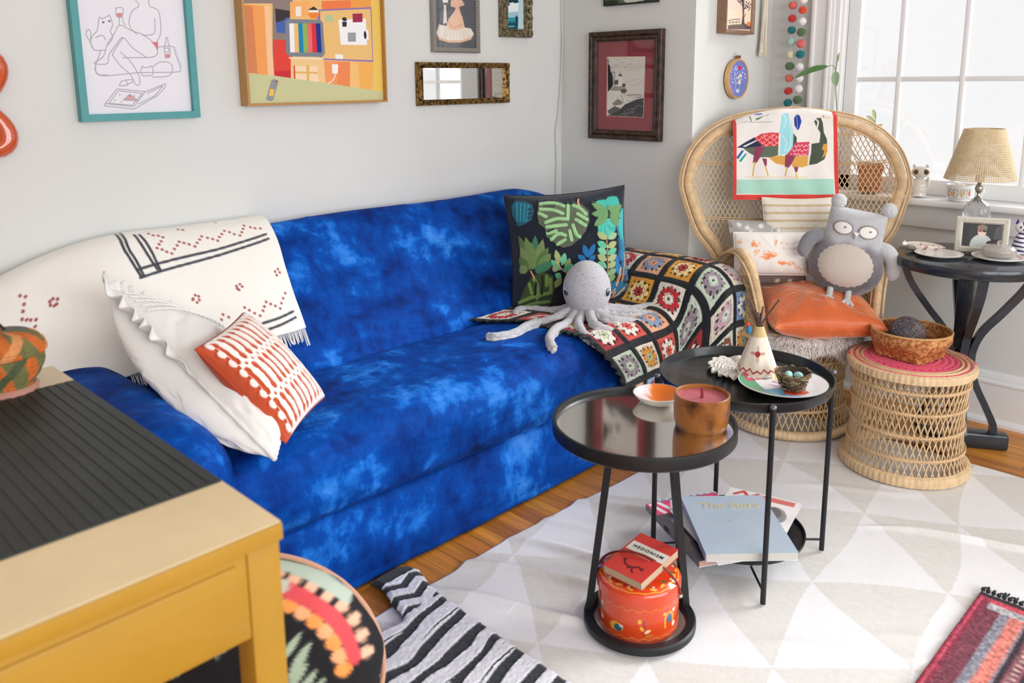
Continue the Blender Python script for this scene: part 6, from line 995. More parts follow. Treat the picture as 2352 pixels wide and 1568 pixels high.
t = thing('hanging_plant', 'pale green arching plant leaf at the top left corner of the photo', 'potted plant', (.02, 1.15, 1.50))
part('leaf', leafblade((-.10, 0, .10), (.055, .0, -.105), .008, (.03, 0, .03), (0, -1, .3)), mat('pale_leaf', '#9dbb98', .5), t)
part('leaf', leafblade((-.10, 0, .10), (-.12, -.02, -.18), .009, (-.06, 0, .03), (0, -1, .3)), mat('pale_leaf'), t)
part('hanging_pot', lathe([(0, .04), (.05, .04), (.062, .12), (.058, .12), (.048, .05), (0, .05)], 32, (-.10, 0)), mat('white_glaze', '#ebe7e1', .15, coat=.5), t)
part('hanging_cord', tube([(-.10, 0, .05), (-.10, 0, .94)], .002, 6), mat('cotton_cord'), t)
TOWEL = [('poly',[(0.0064,0.0756),(0.3667,0.0775),(0.366,0.0173),(0.0077,0.0228)],'#a9d5c3'),('poly',[(0.0131,0.1954),(0.0456,0.2163),(0.0795,0.2345),(0.0951,0.2172),(0.1109,0.2016),(0.0606,0.1932)],'#2a3050'),('poly',[(0.0338,0.2004),(0.0872,0.2247),(0.0909,0.2213),(0.0446,0.1982)],'#e8e4de'),('poly',[(0.011,0.1579),(0.032,0.187),(0.0393,0.1831),(0.0176,0.1522)],'#2560a8'),('poly',[(0.0211,0.1465),(0.046,0.1756),(0.0507,0.1716),(0.0278,0.1407)],'#19a09a'),('poly',[(0.0793,0.2304),(0.1024,0.2468),(0.1421,0.252),(0.1705,0.2504),(0.1677,0.2026),(0.1389,0.1973),(0.1108,0.1999),(0.0949,0.2143)],'#d8404a'),('line',[(0.0891,0.2289),(0.0954,0.222),(0.1025,0.2292)],0.0022,'#f2ded8',1,4),('line',[(0.1036,0.238),(0.1099,0.2311),(0.117,0.2384)],0.0022,'#f2ded8',1,4),('line',[(0.1171,0.2295),(0.1234,0.2225),(0.1306,0.2298)],0.0022,'#f2ded8',1,4),('line',[(0.1317,0.2387),(0.1381,0.2317),(0.1453,0.239)],0.0022,'#f2ded8',1,4),('line',[(0.1453,0.2301),(0.1518,0.2231),(0.159,0.2304)],0.0022,'#f2ded8',1,4),('line',[(0.1573,0.2393),(0.1637,0.2323),(0.171,0.2397)],0.0022,'#f2ded8',1,4),('line',[(0.1024,0.2174),(0.1087,0.2104),(0.1158,0.2177)],0.0022,'#f2ded8',1,4),('line',[(0.1158,0.2088),(0.1222,0.2018),(0.1294,0.209)],0.0022,'#f2ded8',1,4),('line',[(0.1305,0.2179),(0.1368,0.211),(0.1441,0.2182)],0.0022,'#f2ded8',1,4),('line',[(0.1441,0.2093),(0.1505,0.2023),(0.1578,0.2095)],0.0022,'#f2ded8',1,4),('line',[(0.156,0.2184),(0.1625,0.2114),(0.1698,0.2187)],0.0022,'#f2ded8',1,4),('line',[(0.1123,0.2441),(0.1186,0.2372),(0.1258,0.2445)],0.0022,'#f2ded8',1,4),('line',[(0.1406,0.2461),(0.147,0.2391),(0.1543,0.2464)],0.0022,'#f2ded8',1,4),('poly',[(0.0361,0.1929),(0.083,0.1994),(0.1164,0.1982),(0.1677,0.2026),(0.1714,0.168),(0.1366,0.1588),(0.0917,0.1585),(0.0596,0.1757)],'#5c6b58'),('poly',[(0.0802,0.1994),(0.1165,0.2),(0.0971,0.1556),(0.0861,0.1379),(0.0729,0.1391)],'#8e3f5a'),('poly',[(0.1055,0.1556),(0.1238,0.1528),(0.1223,0.1262),(0.1155,0.125)],'#8e3f5a'),('poly',[(0.1702,0.2456),(0.1807,0.3238),(0.2045,0.3339),(0.2102,0.313),(0.2182,0.271),(0.2248,0.2349),(0.2256,0.1987),(0.2065,0.1743),(0.1713,0.1668)],'#9fdbe4'),('line',[(0.1807,0.3238),(0.1966,0.3004),(0.189,0.2701)],0.003,'#d7f1f4',1,4),('line',[(0.2068,0.325),(0.2105,0.2889),(0.2168,0.2468)],0.003,'#d7f1f4',1,4),('line',[(0.1814,0.2399),(0.1974,0.2163),(0.1894,0.1801)],0.003,'#d7f1f4',1,4),('line',[(0.2105,0.2406),(0.2113,0.2045),(0.1981,0.1802)],0.003,'#d7f1f4',1,4),('poly',[(0.2226,0.247),(0.2335,0.2321),(0.2334,0.2109),(0.2193,0.1925)],'#46594c'),('poly',[(0.1693,0.2486),(0.1762,0.2488),(0.1725,0.168),(0.1656,0.1667)],'#e8e4dc'),('poly',[(0.2295,0.2138),(0.2815,0.2166),(0.2772,0.1658),(0.2234,0.1624),(0.1913,0.1633),(0.2131,0.1864)],'#d1435a'),('line',[(0.2253,0.2035),(0.2313,0.1963),(0.2383,0.2037)],0.0022,'#f2ded8',1,4),('line',[(0.2402,0.2062),(0.2463,0.199),(0.2533,0.2064)],0.0022,'#f2ded8',1,4),('line',[(0.2549,0.204),(0.2611,0.1968),(0.2681,0.2042)],0.0022,'#f2ded8',1,4),('line',[(0.2671,0.2066),(0.2732,0.1994),(0.2803,0.2068)],0.0022,'#f2ded8',1,4),('line',[(0.2184,0.1865),(0.2244,0.1793),(0.2313,0.1866)],0.0022,'#f2ded8',1,4),('line',[(0.2333,0.1897),(0.2394,0.1825),(0.2463,0.1899)],0.0022,'#f2ded8',1,4),('line',[(0.2479,0.1868),(0.254,0.1796),(0.2611,0.187)],0.0022,'#f2ded8',1,4),('line',[(0.263,0.1901),(0.2692,0.1828),(0.2763,0.1903)],0.0022,'#f2ded8',1,4),('line',[(0.2116,0.1713),(0.2176,0.1641),(0.2245,0.1714)],0.0022,'#f2ded8',1,4),('line',[(0.2264,0.1733),(0.2325,0.1661),(0.2394,0.1734)],0.0022,'#f2ded8',1,4),('line',[(0.241,0.171),(0.2471,0.1638),(0.2541,0.1711)],0.0022,'#f2ded8',1,4),('line',[(0.2579,0.1736),(0.264,0.1663),(0.271,0.1737)],0.0022,'#f2ded8',1,4),('poly',[(0.1281,0.1587),(0.1712,0.165),(0.1913,0.1621),(0.1893,0.1292),(0.158,0.1351)],'#d9a24e'),('poly',[(0.2234,0.1624),(0.277,0.164),(0.2809,0.1292),(0.2504,0.1201),(0.2122,0.1231)],'#d9a24e'),('poly',[(0.1916,0.1681),(0.2295,0.1654),(0.2128,0.1322),(0.2002,0.1171),(0.1889,0.1232)],'#8e3f5a'),('poly',[(0.2198,0.1231),(0.2374,0.1213),(0.2327,0.1019),(0.2256,0.102)],'#8e3f5a'),('poly',[(0.2889,0.2088),(0.3165,0.2124),(0.3218,0.2495),(0.3081,0.2738),(0.3001,0.292),(0.31,0.3047),(0.3254,0.3065),(0.3322,0.2869),(0.3342,0.2498),(0.345,0.2253),(0.3453,0.1819),(0.3341,0.1508),(0.3054,0.1335),(0.2761,0.1292),(0.2868,0.1751)],'#4a5546'),('line',[(0.3096,0.2985),(0.3152,0.2894),(0.3107,0.2677)],0.006,'#e6e1d6',1,4),('poly',[(0.3314,0.2064),(0.3471,0.2098),(0.3414,0.1694),(0.3251,0.1539),(0.3342,0.1817),(0.326,0.1878)],'#d99a3e'),('poly',[(0.2758,0.1628),(0.283,0.1628),(0.2785,0.1292),(0.2725,0.1292)],'#e6e1d8'),('ell',0.335,0.3118,0.0029,0.0036,'#e0522c'),('line',[(0.3334,0.3068),(0.3593,0.3053)],0.0025,'#d8b26a',1,0),('line',[(0.0796,0.1408),(0.0724,0.0912)],0.005,'#d9b15c',1,0),('line',[(0.1166,0.1262),(0.127,0.0907)],0.005,'#d9b15c',1,0),('line',[(0.1963,0.1202),(0.191,0.0902)],0.005,'#d9b15c',1,0),('line',[(0.228,0.102),(0.2313,0.079)],0.005,'#d9b15c',1,0),('line',[(0.0434,0.0822),(0.0481,0.0879)],0.002,'#d9b668',1,0),('line',[(0.051,0.0821),(0.0557,0.0878)],0.002,'#d9b668',1,0),('line',[(0.0587,0.082),(0.0634,0.0878)],0.002,'#d9b668',1,0),('line',[(0.0663,0.0819),(0.0711,0.0877)],0.002,'#d9b668',1,0),('line',[(0.074,0.0818),(0.0788,0.0876)],0.002,'#d9b668',1,0),('line',[(0.0818,0.0818),(0.0865,0.0876)],0.002,'#d9b668',1,0),('line',[(0.0895,0.0817),(0.0943,0.0875)],0.002,'#d9b668',1,0),('line',[(0.0973,0.0816),(0.1021,0.0874)],0.002,'#d9b668',1,0),('line',[(0.1051,0.0815),(0.1099,0.0873)],0.002,'#d9b668',1,0),('line',[(0.1129,0.0814),(0.1177,0.0873)],0.002,'#d9b668',1,0),('line',[(0.1208,0.0814),(0.1256,0.0872)],0.002,'#d9b668',1,0),('line',[(0.1287,0.0813),(0.1335,0.0871)],0.002,'#d9b668',1,0),('line',[(0.1366,0.0812),(0.1415,0.0871)],0.002,'#d9b668',1,0),('line',[(0.1445,0.0811),(0.1494,0.087)],0.002,'#d9b668',1,0),('line',[(0.1525,0.081),(0.1574,0.0869)],0.002,'#d9b668',1,0),('line',[(0.1605,0.0809),(0.1654,0.0868)],0.002,'#d9b668',1,0),('line',[(0.1685,0.0809),(0.1735,0.0868)],0.002,'#d9b668',1,0),('line',[(0.1766,0.0808),(0.1815,0.0867)],0.002,'#d9b668',1,0),('line',[(0.1846,0.0807),(0.1896,0.0866)],0.002,'#d9b668',1,0),('line',[(0.1927,0.0806),(0.1978,0.0866)],0.002,'#d9b668',1,0),('line',[(0.2009,0.0805),(0.2059,0.0865)],0.002,'#d9b668',1,0),('line',[(0.2091,0.0804),(0.2141,0.0864)],0.002,'#d9b668',1,0),('line',[(0.2173,0.0803),(0.2223,0.0863)],0.002,'#d9b668',1,0),('line',[(0.2255,0.0803),(0.2306,0.0863)],0.002,'#d9b668',1,0),('line',[(0.2337,0.0802),(0.2388,0.0862)],0.002,'#d9b668',1,0),('line',[(0.242,0.0801),(0.2471,0.0861)],0.002,'#d9b668',1,0),('line',[(0.2503,0.08),(0.2555,0.086)],0.002,'#d9b668',1,0),('line',[(0.2587,0.0799),(0.2638,0.0859)],0.002,'#d9b668',1,0),('line',[(0.267,0.0798),(0.2722,0.0859)],0.002,'#d9b668',1,0),('poly',[(0.2261,0.3046),(0.2359,0.3201),(0.2474,0.3145),(0.2533,0.2934),(0.2444,0.2658),(0.2381,0.2583),(0.2274,0.2774)],'#21409a'),('line',[(0.2359,0.3201),(0.2387,0.2595)],0.0012,'#f0eee8',1,0),('poly',[(0.0692,0.2957),(0.0896,0.3141),(0.1354,0.3308),(0.1234,0.3184),(0.0915,0.2995)],'#5f7d6c'),('line',[(0.0692,0.2957),(0.0627,0.3247)],0.004,'#5f7d6c',1,4),('line',[(0.0184,0.2909),(0.0662,0.2909),(0.1432,0.2913)],0.0018,'#7d8f86',1,4),('ell',0.0962,0.3332,0.0162,0.0061,'#8c8cb8')]
# =================================================================== PEACOCK CHAIR
m_cane = mat('natural_cane', '#d6b488', .5, bump=.5, bscale=140, vary=.12, vscale=25, bdist=.001)
m_wrap = mat('wrapped_cane', '#dcbd93', .45, bump=.3, bscale=220, vary=.14, vscale=40, bdist=.001)
m_reed = mat('fine_reed', '#d2b389', .55, vary=.12, vscale=60)
S_ = A([.671, -.741, 0]); H_ = A([.154, .14, .978]); N_ = nrm(np.cross(S_, H_))      # N_ points to the room
if N_[0] > 0: N_ = -N_
O_ = A([2.952, 1.4155, .60])
hk = A([-.02, 0, .06, .12, .23, .30, .40, .478, .524, .545]); hwk = A([.262, .265, .300, .345, .385, .397, .365, .290, .175, 0])
hh = np.linspace(-.02, .545, 200); hcurve = catmull(np.stack([hwk, hk], 1), 12)
def hw(h): return np.interp(h, hcurve[:, 1], hcurve[:, 0])
def bp(s, h, off=0):
    s = np.asarray(s, float); h = np.asarray(h, float); w_ = np.maximum(hw(h), .05)
    bow = -.055 * np.clip(1 - (s / .42) ** 2 - ((h - .27) / .45) ** 2, 0, 1) + off
    return O_ + s[..., None] * S_ + h[..., None] * H_ + bow[..., None] * N_
ch = thing('peacock_chair', 'natural wicker peacock chair with a tall round fan back, in the bay', 'chair', (2.885, 1.385, .006))
co_ = A([2.885, 1.385, 0])
def P_loc(mb): mb.V = [v - co_ for v in mb.V]; return mb
out = [(x, h) for x, h in hcurve]
rim2 = [(-x, h) for x, h in hcurve] + [(x, h) for x, h in hcurve[::-1][1:]]
rim2 = A(rim2)
def offset2(P, d):
    T = np.gradient(P, axis=0); T /= np.linalg.norm(T, axis=1, keepdims=True); return P + np.stack([-T[:, 1], T[:, 0]], 1) * d
fr2_ = catmull(rim2[::3], 14)
def ridged(n, r, f=1.0, amp=.06): return r * (1 + amp * np.sin(np.arange(n) * f))
mb = MB(); P = bp(fr2_[:, 0], fr2_[:, 1]); n = len(P)
Pd = np.concatenate([[0], np.cumsum(np.linalg.norm(np.diff(P, axis=0), axis=1))]); tt = np.linspace(0, Pd[-1], 900); Pr = np.stack([np.interp(tt, Pd, P[:, k]) for k in range(3)], 1)
mb.add(tube(Pr, ridged(900, .0185, 1.5, .045), 10))
q = offset2(fr2_, .024); mb.add(tube(bp(q[:, 0], q[:, 1], .002), .0045, 8))
q = offset2(fr2_, .034); mb.add(tube(bp(q[:, 0], q[:, 1], -.002), .0042, 8))
q = offset2(fr2_, -.019); mb.add(tube(bp(q[:, 0], q[:, 1], .003), .0035, 7))
part('back_rim', P_loc(mb), m_wrap, ch)
mb = MB()
q1 = offset2(fr2_, .024); q2 = offset2(fr2_, .034); q1, q2 = A(q1), A(q2); k = np.arange(0, len(q1) - 4, 3)
for i in k: mb.add(tube(bp(A([q1[i, 0], q2[i + 2, 0]]), A([q1[i, 1], q2[i + 2, 1]]), .003), .0014, 4)); mb.add(tube(bp(A([q1[i + 2, 0], q2[i, 0]]), A([q1[i + 2, 1], q2[i, 1]]), .003), .0014, 4))
part('lace_edging', P_loc(mb), m_reed, ch)
# lattice of the back: two diagonal families and double cross bands
mb = MB()
for sg in (1, -1):
    for s0 in np.arange(-.80, .80, .0185):
        h = np.linspace(-.01, .55, 60); s = s0 + sg * .50 * (h - .25) * (1 + .10 * np.sin(h * 5)); ins = np.abs(s) < hw(h) - .006
        if ins.sum() < 4: continue
        i0 = np.argmax(ins); i1 = len(ins) - np.argmax(ins[::-1])
        sel = slice(i0, i1, 2); hs, s_ = h[sel], s[sel]
        if len(hs) < 3: continue
        mb.add(tube(bp(s_, hs, sg * .0012), .0021, 4, cap=False))
for h0 in (.035, .15, .36, .47):
    w_ = float(hw(h0)) - .006; s = np.linspace(-w_, w_, 50)
    for dz in (-.004, .004): mb.add(tube(bp(s, h0 + dz + .0 * s + .012 * (s / .4) ** 2, .003), .0020, 5))
    s = np.linspace(-w_, w_, 400); mb.add(tube(bp(s, h0 + .012 * (s / .4) ** 2 + .0055 * np.sin(s * 340), .004), .0013, 4))
# denser inner medallion
for h0 in np.arange(.0, .15, .0115):
    s = np.linspace(-.16, .16, 14); mb.add(tube(bp(s, h0 + 0 * s, .002), .0016, 4))
part('back_lattice', P_loc(mb), m_reed, ch)
# drum base
def drum(mb, mbr, c, rf, z0, z1, n, tw, rs, bands, mw):
    for sg in (1, -1):
        for k in range(n):
            t = np.linspace(0, 1, 12); a = 2 * PI * (k + (.5 if sg > 0 else 0)) / n + sg * tw * (t - .5); z = z0 + (z1 - z0) * t; r = rf(z) + sg * .001
            mb.add(tube(np.stack([c[0] + r * np.cos(a), c[1] + r * np.sin(a), z], 1), rs, 4, cap=False))
    for zb in bands:
        a = np.linspace(0, 2 * PI, 72, endpoint=False); r = rf(zb) + .0035
        mbr.add(tube(np.stack([c[0] + r * np.cos(a), c[1] + r * np.sin(a), zb + 0 * a], 1), .0042, 7, closed=True))
        a = np.linspace(0, 2 * PI, 480, endpoint=False)
        for ph in (0, PI): mbr.add(tube(np.stack([c[0] + (r + .003) * np.cos(a), c[1] + (r + .003) * np.sin(a), zb + .0062 * np.sin(a * 44 + ph)], 1), .0015, 4, closed=True))
rf = lambda z: np.interp(z, [0, .06, .18, .30, .38], [.228, .205, .190, .212, .245])
mb, mbr = MB(), MB(); drum(mb, mbr, co_, rf, .03, .37, 60, .60, .0025, (.10, .19, .28), None)
part('drum_lattice', P_loc(mb), m_reed, ch); part('drum_band', P_loc(mbr), m_cane, ch)
a = np.linspace(0, 2 * PI, 420, endpoint=False)
for nm, r, z, rr in (('foot_rim', .228, .020, .017), ('seat_rim', .248, .372, .012), ('seat_edging', .236, .385, .009)):
    part(nm, P_loc(MB().add(tube(np.stack([co_[0] + r * np.cos(a), co_[1] + r * np.sin(a), z + 0 * a], 1), ridged(420, rr, 1.4, .05), 9, closed=True))), m_wrap, ch)
part('seat', P_loc(MB().add(cyl(co_, .238, .372, .384, 48))), m_cane, ch)
# arms: wrapped rim sweeping forward and down, woven panel below
ARM = [A([(2.765, 1.622, .585), (2.752, 1.590, .622), (2.722, 1.535, .652), (2.680, 1.478, .648), (2.648, 1.425, .600), (2.636, 1.392, .52), (2.640, 1.375, .44), (2.660, 1.370, .385)]),
       A([(3.135, 1.225, .585), (3.115, 1.200, .630), (3.06, 1.150, .668), (2.990, 1.116, .672), (2.936, 1.092, .630), (2.912, 1.088, .54), (2.916, 1.092, .45), (2.935, 1.105, .385)])]
for ai, Pa in enumerate(ARM):
    C_ = catmull(Pa, 24); d = np.concatenate([[0], np.cumsum(np.linalg.norm(np.diff(C_, axis=0), axis=1))]); t = np.linspace(0, d[-1], 380); C_ = np.stack([np.interp(t, d, C_[:, k]) for k in range(3)], 1)
    inn = co_[:2] - C_[:, :2]; inn = inn / np.linalg.norm(inn, axis=1, keepdims=True); I3 = np.c_[inn, np.zeros(len(inn))]
    mb = MB(); mb.add(tube(C_, ridged(380, .0145, 1.4, .05), 10)); mb.add(tube(C_ - I3 * .022 - A([0, 0, .006]), .0045, 7)); mb.add(tube(C_ + I3 * .020, .0038, 7))
    part('arm_rim', P_loc(mb), m_wrap, ch)
    mb = MB()
    bot_a0 = math.atan2(*(Pa[0][:2] - co_[:2])[::-1]); bot_a1 = math.atan2(*(Pa[-1][:2] - co_[:2])[::-1])
    if bot_a1 - bot_a0 > PI: bot_a1 -= 2 * PI
    if bot_a0 - bot_a1 > PI: bot_a1 += 2 * PI
    def panel(u, v):
        i = np.clip(u, 0, 1) * 379; top = np.stack([np.interp(i, np.arange(380), C_[:, k]) for k in range(3)], -1); aa = bot_a0 + (bot_a1 - bot_a0) * np.clip(u, 0, 1)
        bot = np.stack([co_[0] + .245 * np.cos(aa), co_[1] + .245 * np.sin(aa), .385 + 0 * aa], -1); return bot * (1 - v[..., None]) + top * v[..., None]
    for sg in (1, -1):
        for u0 in np.arange(-.25, 1.25, .03):
            v = np.linspace(.0, .97, 12); u = u0 + sg * .18 * (v - .5); ok = (u > 0) & (u < 1)
            if ok.sum() > 2: mb.add(tube(panel(u[ok], v[ok]), .0020, 4, cap=False))
    for v0 in (.35, .7): u = np.linspace(0, 1, 40); mb.add(tube(panel(u, v0 + 0 * u), .0030, 5))
    part('arm_lattice', P_loc(mb), m_reed, ch)

# appliqued bird towel over the chair back
tw_ = Canvas(.385, .40, 1000, '#ebe6e0')
for d in TOWEL:
    if d[0] == 'poly': tw_.poly(d[1], d[2])
    elif d[0] == 'line': tw_.line(d[1], d[2], d[3], 1, d[5])
    else: tw_.ell(d[1], d[2], d[3], d[4], d[5])
for s_ in ((0, 0, .012, .40), (.370, 0, .385, .40), (0, 0, .385, .019)): tw_.rect(*s_, '#d8423a')
t = thing('bird_towel', 'white cloth appliqued with two patchwork birds and edged in red, over the chair back', 'towel', (2.90, 1.47, 1.12))
nu, nv = 380, 340
def tf(U, W):
    s = -.236 + .382 * U + .010 * (1 - W) * (U - .2); L_ = W * .40
    h = .228 + L_; top = .547 - .9 * (np.abs(s) ** 2.2) * 1.25; over = np.maximum(0, h - top - .006); th_ = np.minimum(over / .030, PI * .9)
    hh_ = np.where(over > 0, top - .003 + .030 * np.sin(th_), h) - np.maximum(0, over - .030 * PI * .9)
    off = np.where(over > 0, .032 * np.cos(th_), .032) + .0 * s
    sag = .004 * np.sin(s * 60 + 3 * np.sin(W * 4)) * (1 - W) + .0035 * fbm(np.stack([s * 14, W * 7, 0 * s], -1), 3, 4) + .018 * (1 - ss(0, .6, W)) * 0
    P = O_ + s[..., None] * S_ + hh_[..., None] * H_ + (off + sag)[..., None] * N_
    return P
V, F = grid(tf, nu, nv); U, W = np.meshgrid(np.linspace(0, 1, nu), np.linspace(0, 1, nv), indexing='ij')
C = tw_.sample(U.ravel() * .385, W.ravel() * .40)
o = part('cloth', (V - A(t.location[:]), F, C), mat('appliqued_cotton', (.8, .8, .8), .9, attr=True, bump=.3, bscale=300, bdist=.001), t); solidify(o, .0025, 0)

# cushions in the chair
def floral(bg, fg, seed, n=40, s=1.0, w=.30, h=.24):
    c = Canvas(w, h, 500, bg); r = np.random.RandomState(seed)
    for k in range(n):
        x, y = r.rand() * w, r.rand() * h; a = r.rand() * 6
        if k % 3 == 0: c.line([(x, y), (x + .02 * math.cos(a), y + .02 * math.sin(a)), (x + .045 * math.cos(a + .5), y + .045 * math.sin(a + .5))], .0016, fg, 1, 4)
        for m_ in range(7): b_ = m_ * .9 + a; q = .010 * s; c.leaf(x, y, q * (1 + .4 * r.rand()), q * .5, b_, fg)
    return c
def cush(name, label, c, right, up, w, h, t_, col, m_, n=90, **k):
    o = thing(name, label, 'cushion', c); R = frame3(right, up)
    part('cushion_cover', put(pillow(w, h, t_, n, n, k.get('pinch', .06), col, k.get('wr', .005), k.get('seed', 3), k.get('exp', .5), k.get('edge', .003)), TR((0, 0, 0), R)), m_, o); return o
m_prt = mat('printed_cotton', (.8, .8, .8), .9, attr=True, bump=.3, bscale=350, bdist=.001)
def stripes(u, v):
    k = (np.abs(((v * 9) % 1) - .5) > .36) & (v > .35) & (v < .9); return np.where(k[..., None], lin('#cdb893'), lin('#e6dfd2'))
cush('striped_cushion', 'cream cushion with fine beige stripes, behind the others in the wicker chair', tuple(O_ + S_ * .0 + H_ * .105 + N_ * .052), S_, H_, .27, .26, .07, stripes, m_prt)
fg = floral('#b3b0ae', '#f1efea', 5, 30)
fb = floral('#7d6a66', '#dccdb0', 9, 34)
def greyfl(u, v): return np.where((v < .34)[..., None], fb.sample(u * .3, v * .24), fg.sample(u * .3, v * .24))
cush('floral_cushion', 'grey and brown floral cushion peeking out behind the orange speckled one', (2.842, 1.474, .640), (.671, -.741, .03), (.22, .20, .95), .27, .25, .10, greyfl, m_prt, seed=5)
fo = floral('#efe9e2', '#ef8a52', 13, 4)
rg = np.random.RandomState(4); fo = Canvas(.3, .2, 500, '#efe9e2')
for (x, y, sx, sy, n) in ((.075, .13, .014, .03, 30), (.125, .085, .022, .016, 60), (.19, .05, .03, .006, 34), (.02, .15, .01, .01, 6), (.17, .14, .06, .02, 7), (.25, .03, .02, .01, 7)):
    for k in range(n): fo.ell(x + sx * rg.randn() * .6, y + sy * rg.randn() * .6, .004, .0035, '#f08a4c', ring=.0016) 
cush('speckled_cushion', 'white cushion with orange blossom print, in front of the grey floral one', (2.790, 1.432, .650), (.671, -.741, .0), (.22, .20, .95), .265, .155, .09, lambda u, v: fo.sample(u * .3, v * .2), m_prt, seed=8, pinch=.02)
m_or = mat('orange_velvet', '#d4622a', .42, sheen=.9, sheencol=(1, .72, .55), bump=.5, bscale=14, vary=.12, vscale=9, bdist=.01, noise=('#f0905c', 9, .52, .72))
def orn(V): return V
oc2 = cush('velvet_cushion', 'burnt orange velvet cushion covering the seat of the wicker chair', (2.826, 1.272, .466), (.671, -.741, -.02), (.735, .665, .10), .37, .375, .150, None, m_or, n=140, wr=.013, seed=6, exp=.42, pinch=.0, edge=.004)

# pale fur throw between cushion and chair
t = thing('fur_throw', 'shaggy pale grey fur throw under the orange cushion', 'throw', (2.80, 1.28, .39))
T0 = A(t.location[:])
def furs(U, W):
    a = -3.12 + 1.5 * U; r = .15 + .118 * np.minimum(W / .55, 1); dz = -np.maximum(0, W - .55) * (.13 + .05 * np.sin(a * 9))
    return np.stack([co_[0] + r * np.cos(a) * 1.0, co_[1] + r * np.sin(a), .398 + dz + .004 * np.sin(a * 20)], -1) - T0
part('backing', grid(furs, 70, 22), mat('fur_backing', '#cfc5be', .9), t)
rng = np.random.RandomState(1); hv, hf = [], []; 
Vb, Fb = grid(furs, 70, 22); Vb = Vb.reshape(70, 22, 3)
for k in range(6500):
    u, w_ = rng.rand(), .3 + .7 * rng.rand() ** .8; i, j = u * 68, w_ * 20.9; i0, j0 = int(i), int(j); p = Vb[i0, j0] + (Vb[i0 + 1, j0] - Vb[i0, j0]) * (i - i0) + (Vb[i0, j0 + 1] - Vb[i0, j0]) * (j - j0)
    rad = nrm(np.append((p + T0 - co_)[:2], .15)); d = rad * .010 + A([rng.randn() * .006, rng.randn() * .006, -.012 - .014 * w_ * rng.rand()]); s_ = nrm(np.cross(d, rad + A([0, 0, .3]))) * .0017
    m_ = p + d * .6 + rad * .005; b0 = len(hv); hv += [p - s_, p + s_, m_ + s_ * .8, m_ - s_ * .8, p + d * 1.25]; hf.append((b0, b0 + 1, b0 + 2, b0 + 3)); hf.append((b0 + 3, b0 + 2, b0 + 4, b0 + 4))
hf3 = [f[:3] for f in hf[1::2]]
o = part('fur_pile', (A(hv), [A(hf[0::2]), A(hf3)]), mat('pale_fur', '#e3dbd5', .8, sheen=.4, vary=.25, vscale=50), t); o['kind'] = 'stuff'

# grey plush owl
OW = A([2.880, 1.212, .528]); m_owl = mat('grey_plush', (.5, .5, .5), .95, attr=True, bump=1, bscale=230, sheen=.7, bdist=.004); m_owlt = mat('owl_light_plush', '#c9cacc', .95, bump=1, bscale=260, sheen=.6, bdist=.003)
fdir = nrm(A([-.90, -.44, 0])); rdir = nrm(np.cross(A([0, 0, 1.]), -fdir)); rdir = A([fdir[1] * -1, fdir[0], 0]); rdir = A([.44, -.90, 0])
Ro = np.stack([rdir, A([0, 0, 1.]), fdir], 1)                    # local x right, y up, z towards the room
Ro = Ro @ rotz(-.17)
ow = thing('owl_toy', 'grey stuffed owl with big round eyes and a cream belly, sitting in the wicker chair', 'soft toy', tuple(OW)); To = TR((0, 0, 0), Ro)
yk = [0, .012, .05, .10, .16, .20, .24, .275, .292, .300]; wk = [.02, .075, .112, .124, .112, .098, .094, .094, .084, .0]; dk = [.02, .05, .080, .088, .078, .066, .060, .052, .034, .0]
kk = catmull(np.stack([wk, yk, dk], 1), 8)
def body(U, W):
    y = W ** 1.0 * .30; ii = np.interp(y, kk[:, 1], np.arange(len(kk))); w_ = np.interp(ii, np.arange(len(kk)), kk[:, 0]); d = np.interp(ii, np.arange(len(kk)), kk[:, 2])
    a = U * 2 * PI; sq = 2.4; c, s = np.cos(a), np.sin(a); x = w_ * np.sign(c) * np.abs(c) ** (2 / sq); z = d * np.sign(s) * np.abs(s) ** (2 / sq)
    y = y + .012 * (x / .1) ** 2 * ss(.2, .29, y); return np.stack([x, y, z], -1)
V, F = grid(body, 90, 70, cu=True); F = F[:, ::-1]
n = fbm(V * 60, 3, 2)[:, None]; V = V + nrm(A([0, 0, 1])) * 0 + (V - A([0, .14, 0])) * .03 * n * (V[:, 1:2] < .19)
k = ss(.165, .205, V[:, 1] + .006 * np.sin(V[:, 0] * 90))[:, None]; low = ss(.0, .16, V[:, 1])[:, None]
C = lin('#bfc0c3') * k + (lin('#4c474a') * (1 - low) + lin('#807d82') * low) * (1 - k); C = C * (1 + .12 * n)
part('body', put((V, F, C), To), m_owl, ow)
def surf(x, y, off=0):
    ii = np.interp(y, kk[:, 1], np.arange(len(kk))); w_ = np.interp(ii, np.arange(len(kk)), kk[:, 0]); d = np.interp(ii, np.arange(len(kk)), kk[:, 2])
    return d * (1 - np.clip(np.abs(x) / w_, 0, .999) ** 2.4) ** (1 / 2.4) + off
def patch(cx, cy, rx, ry, off, bulge, n=28, edge=None):
    def f(U, W):
        a = U * 2 * PI; r = W; e = 1 if edge is None else 1 + edge * np.cos(a * 24) * (W > .9); x = cx + rx * r * np.cos(a) * e; y = cy + ry * r * np.sin(a) * e; return np.stack([x, y, surf(x, y, off) + bulge * np.sqrt(1 - r ** 2 * .98)], -1)
    return grid(f, n * 2, 12, cu=True)
part('belly', put(patch(-.008, .112, .090, .075, .000, .010, 30, .03), To), mat('cream_plush', '#cfc3b8', .95, bump=1.0, bscale=300, sheen=.6, bdist=.003), ow)
m_felt_w = mat('white_felt', '#e9e6e1', .9)
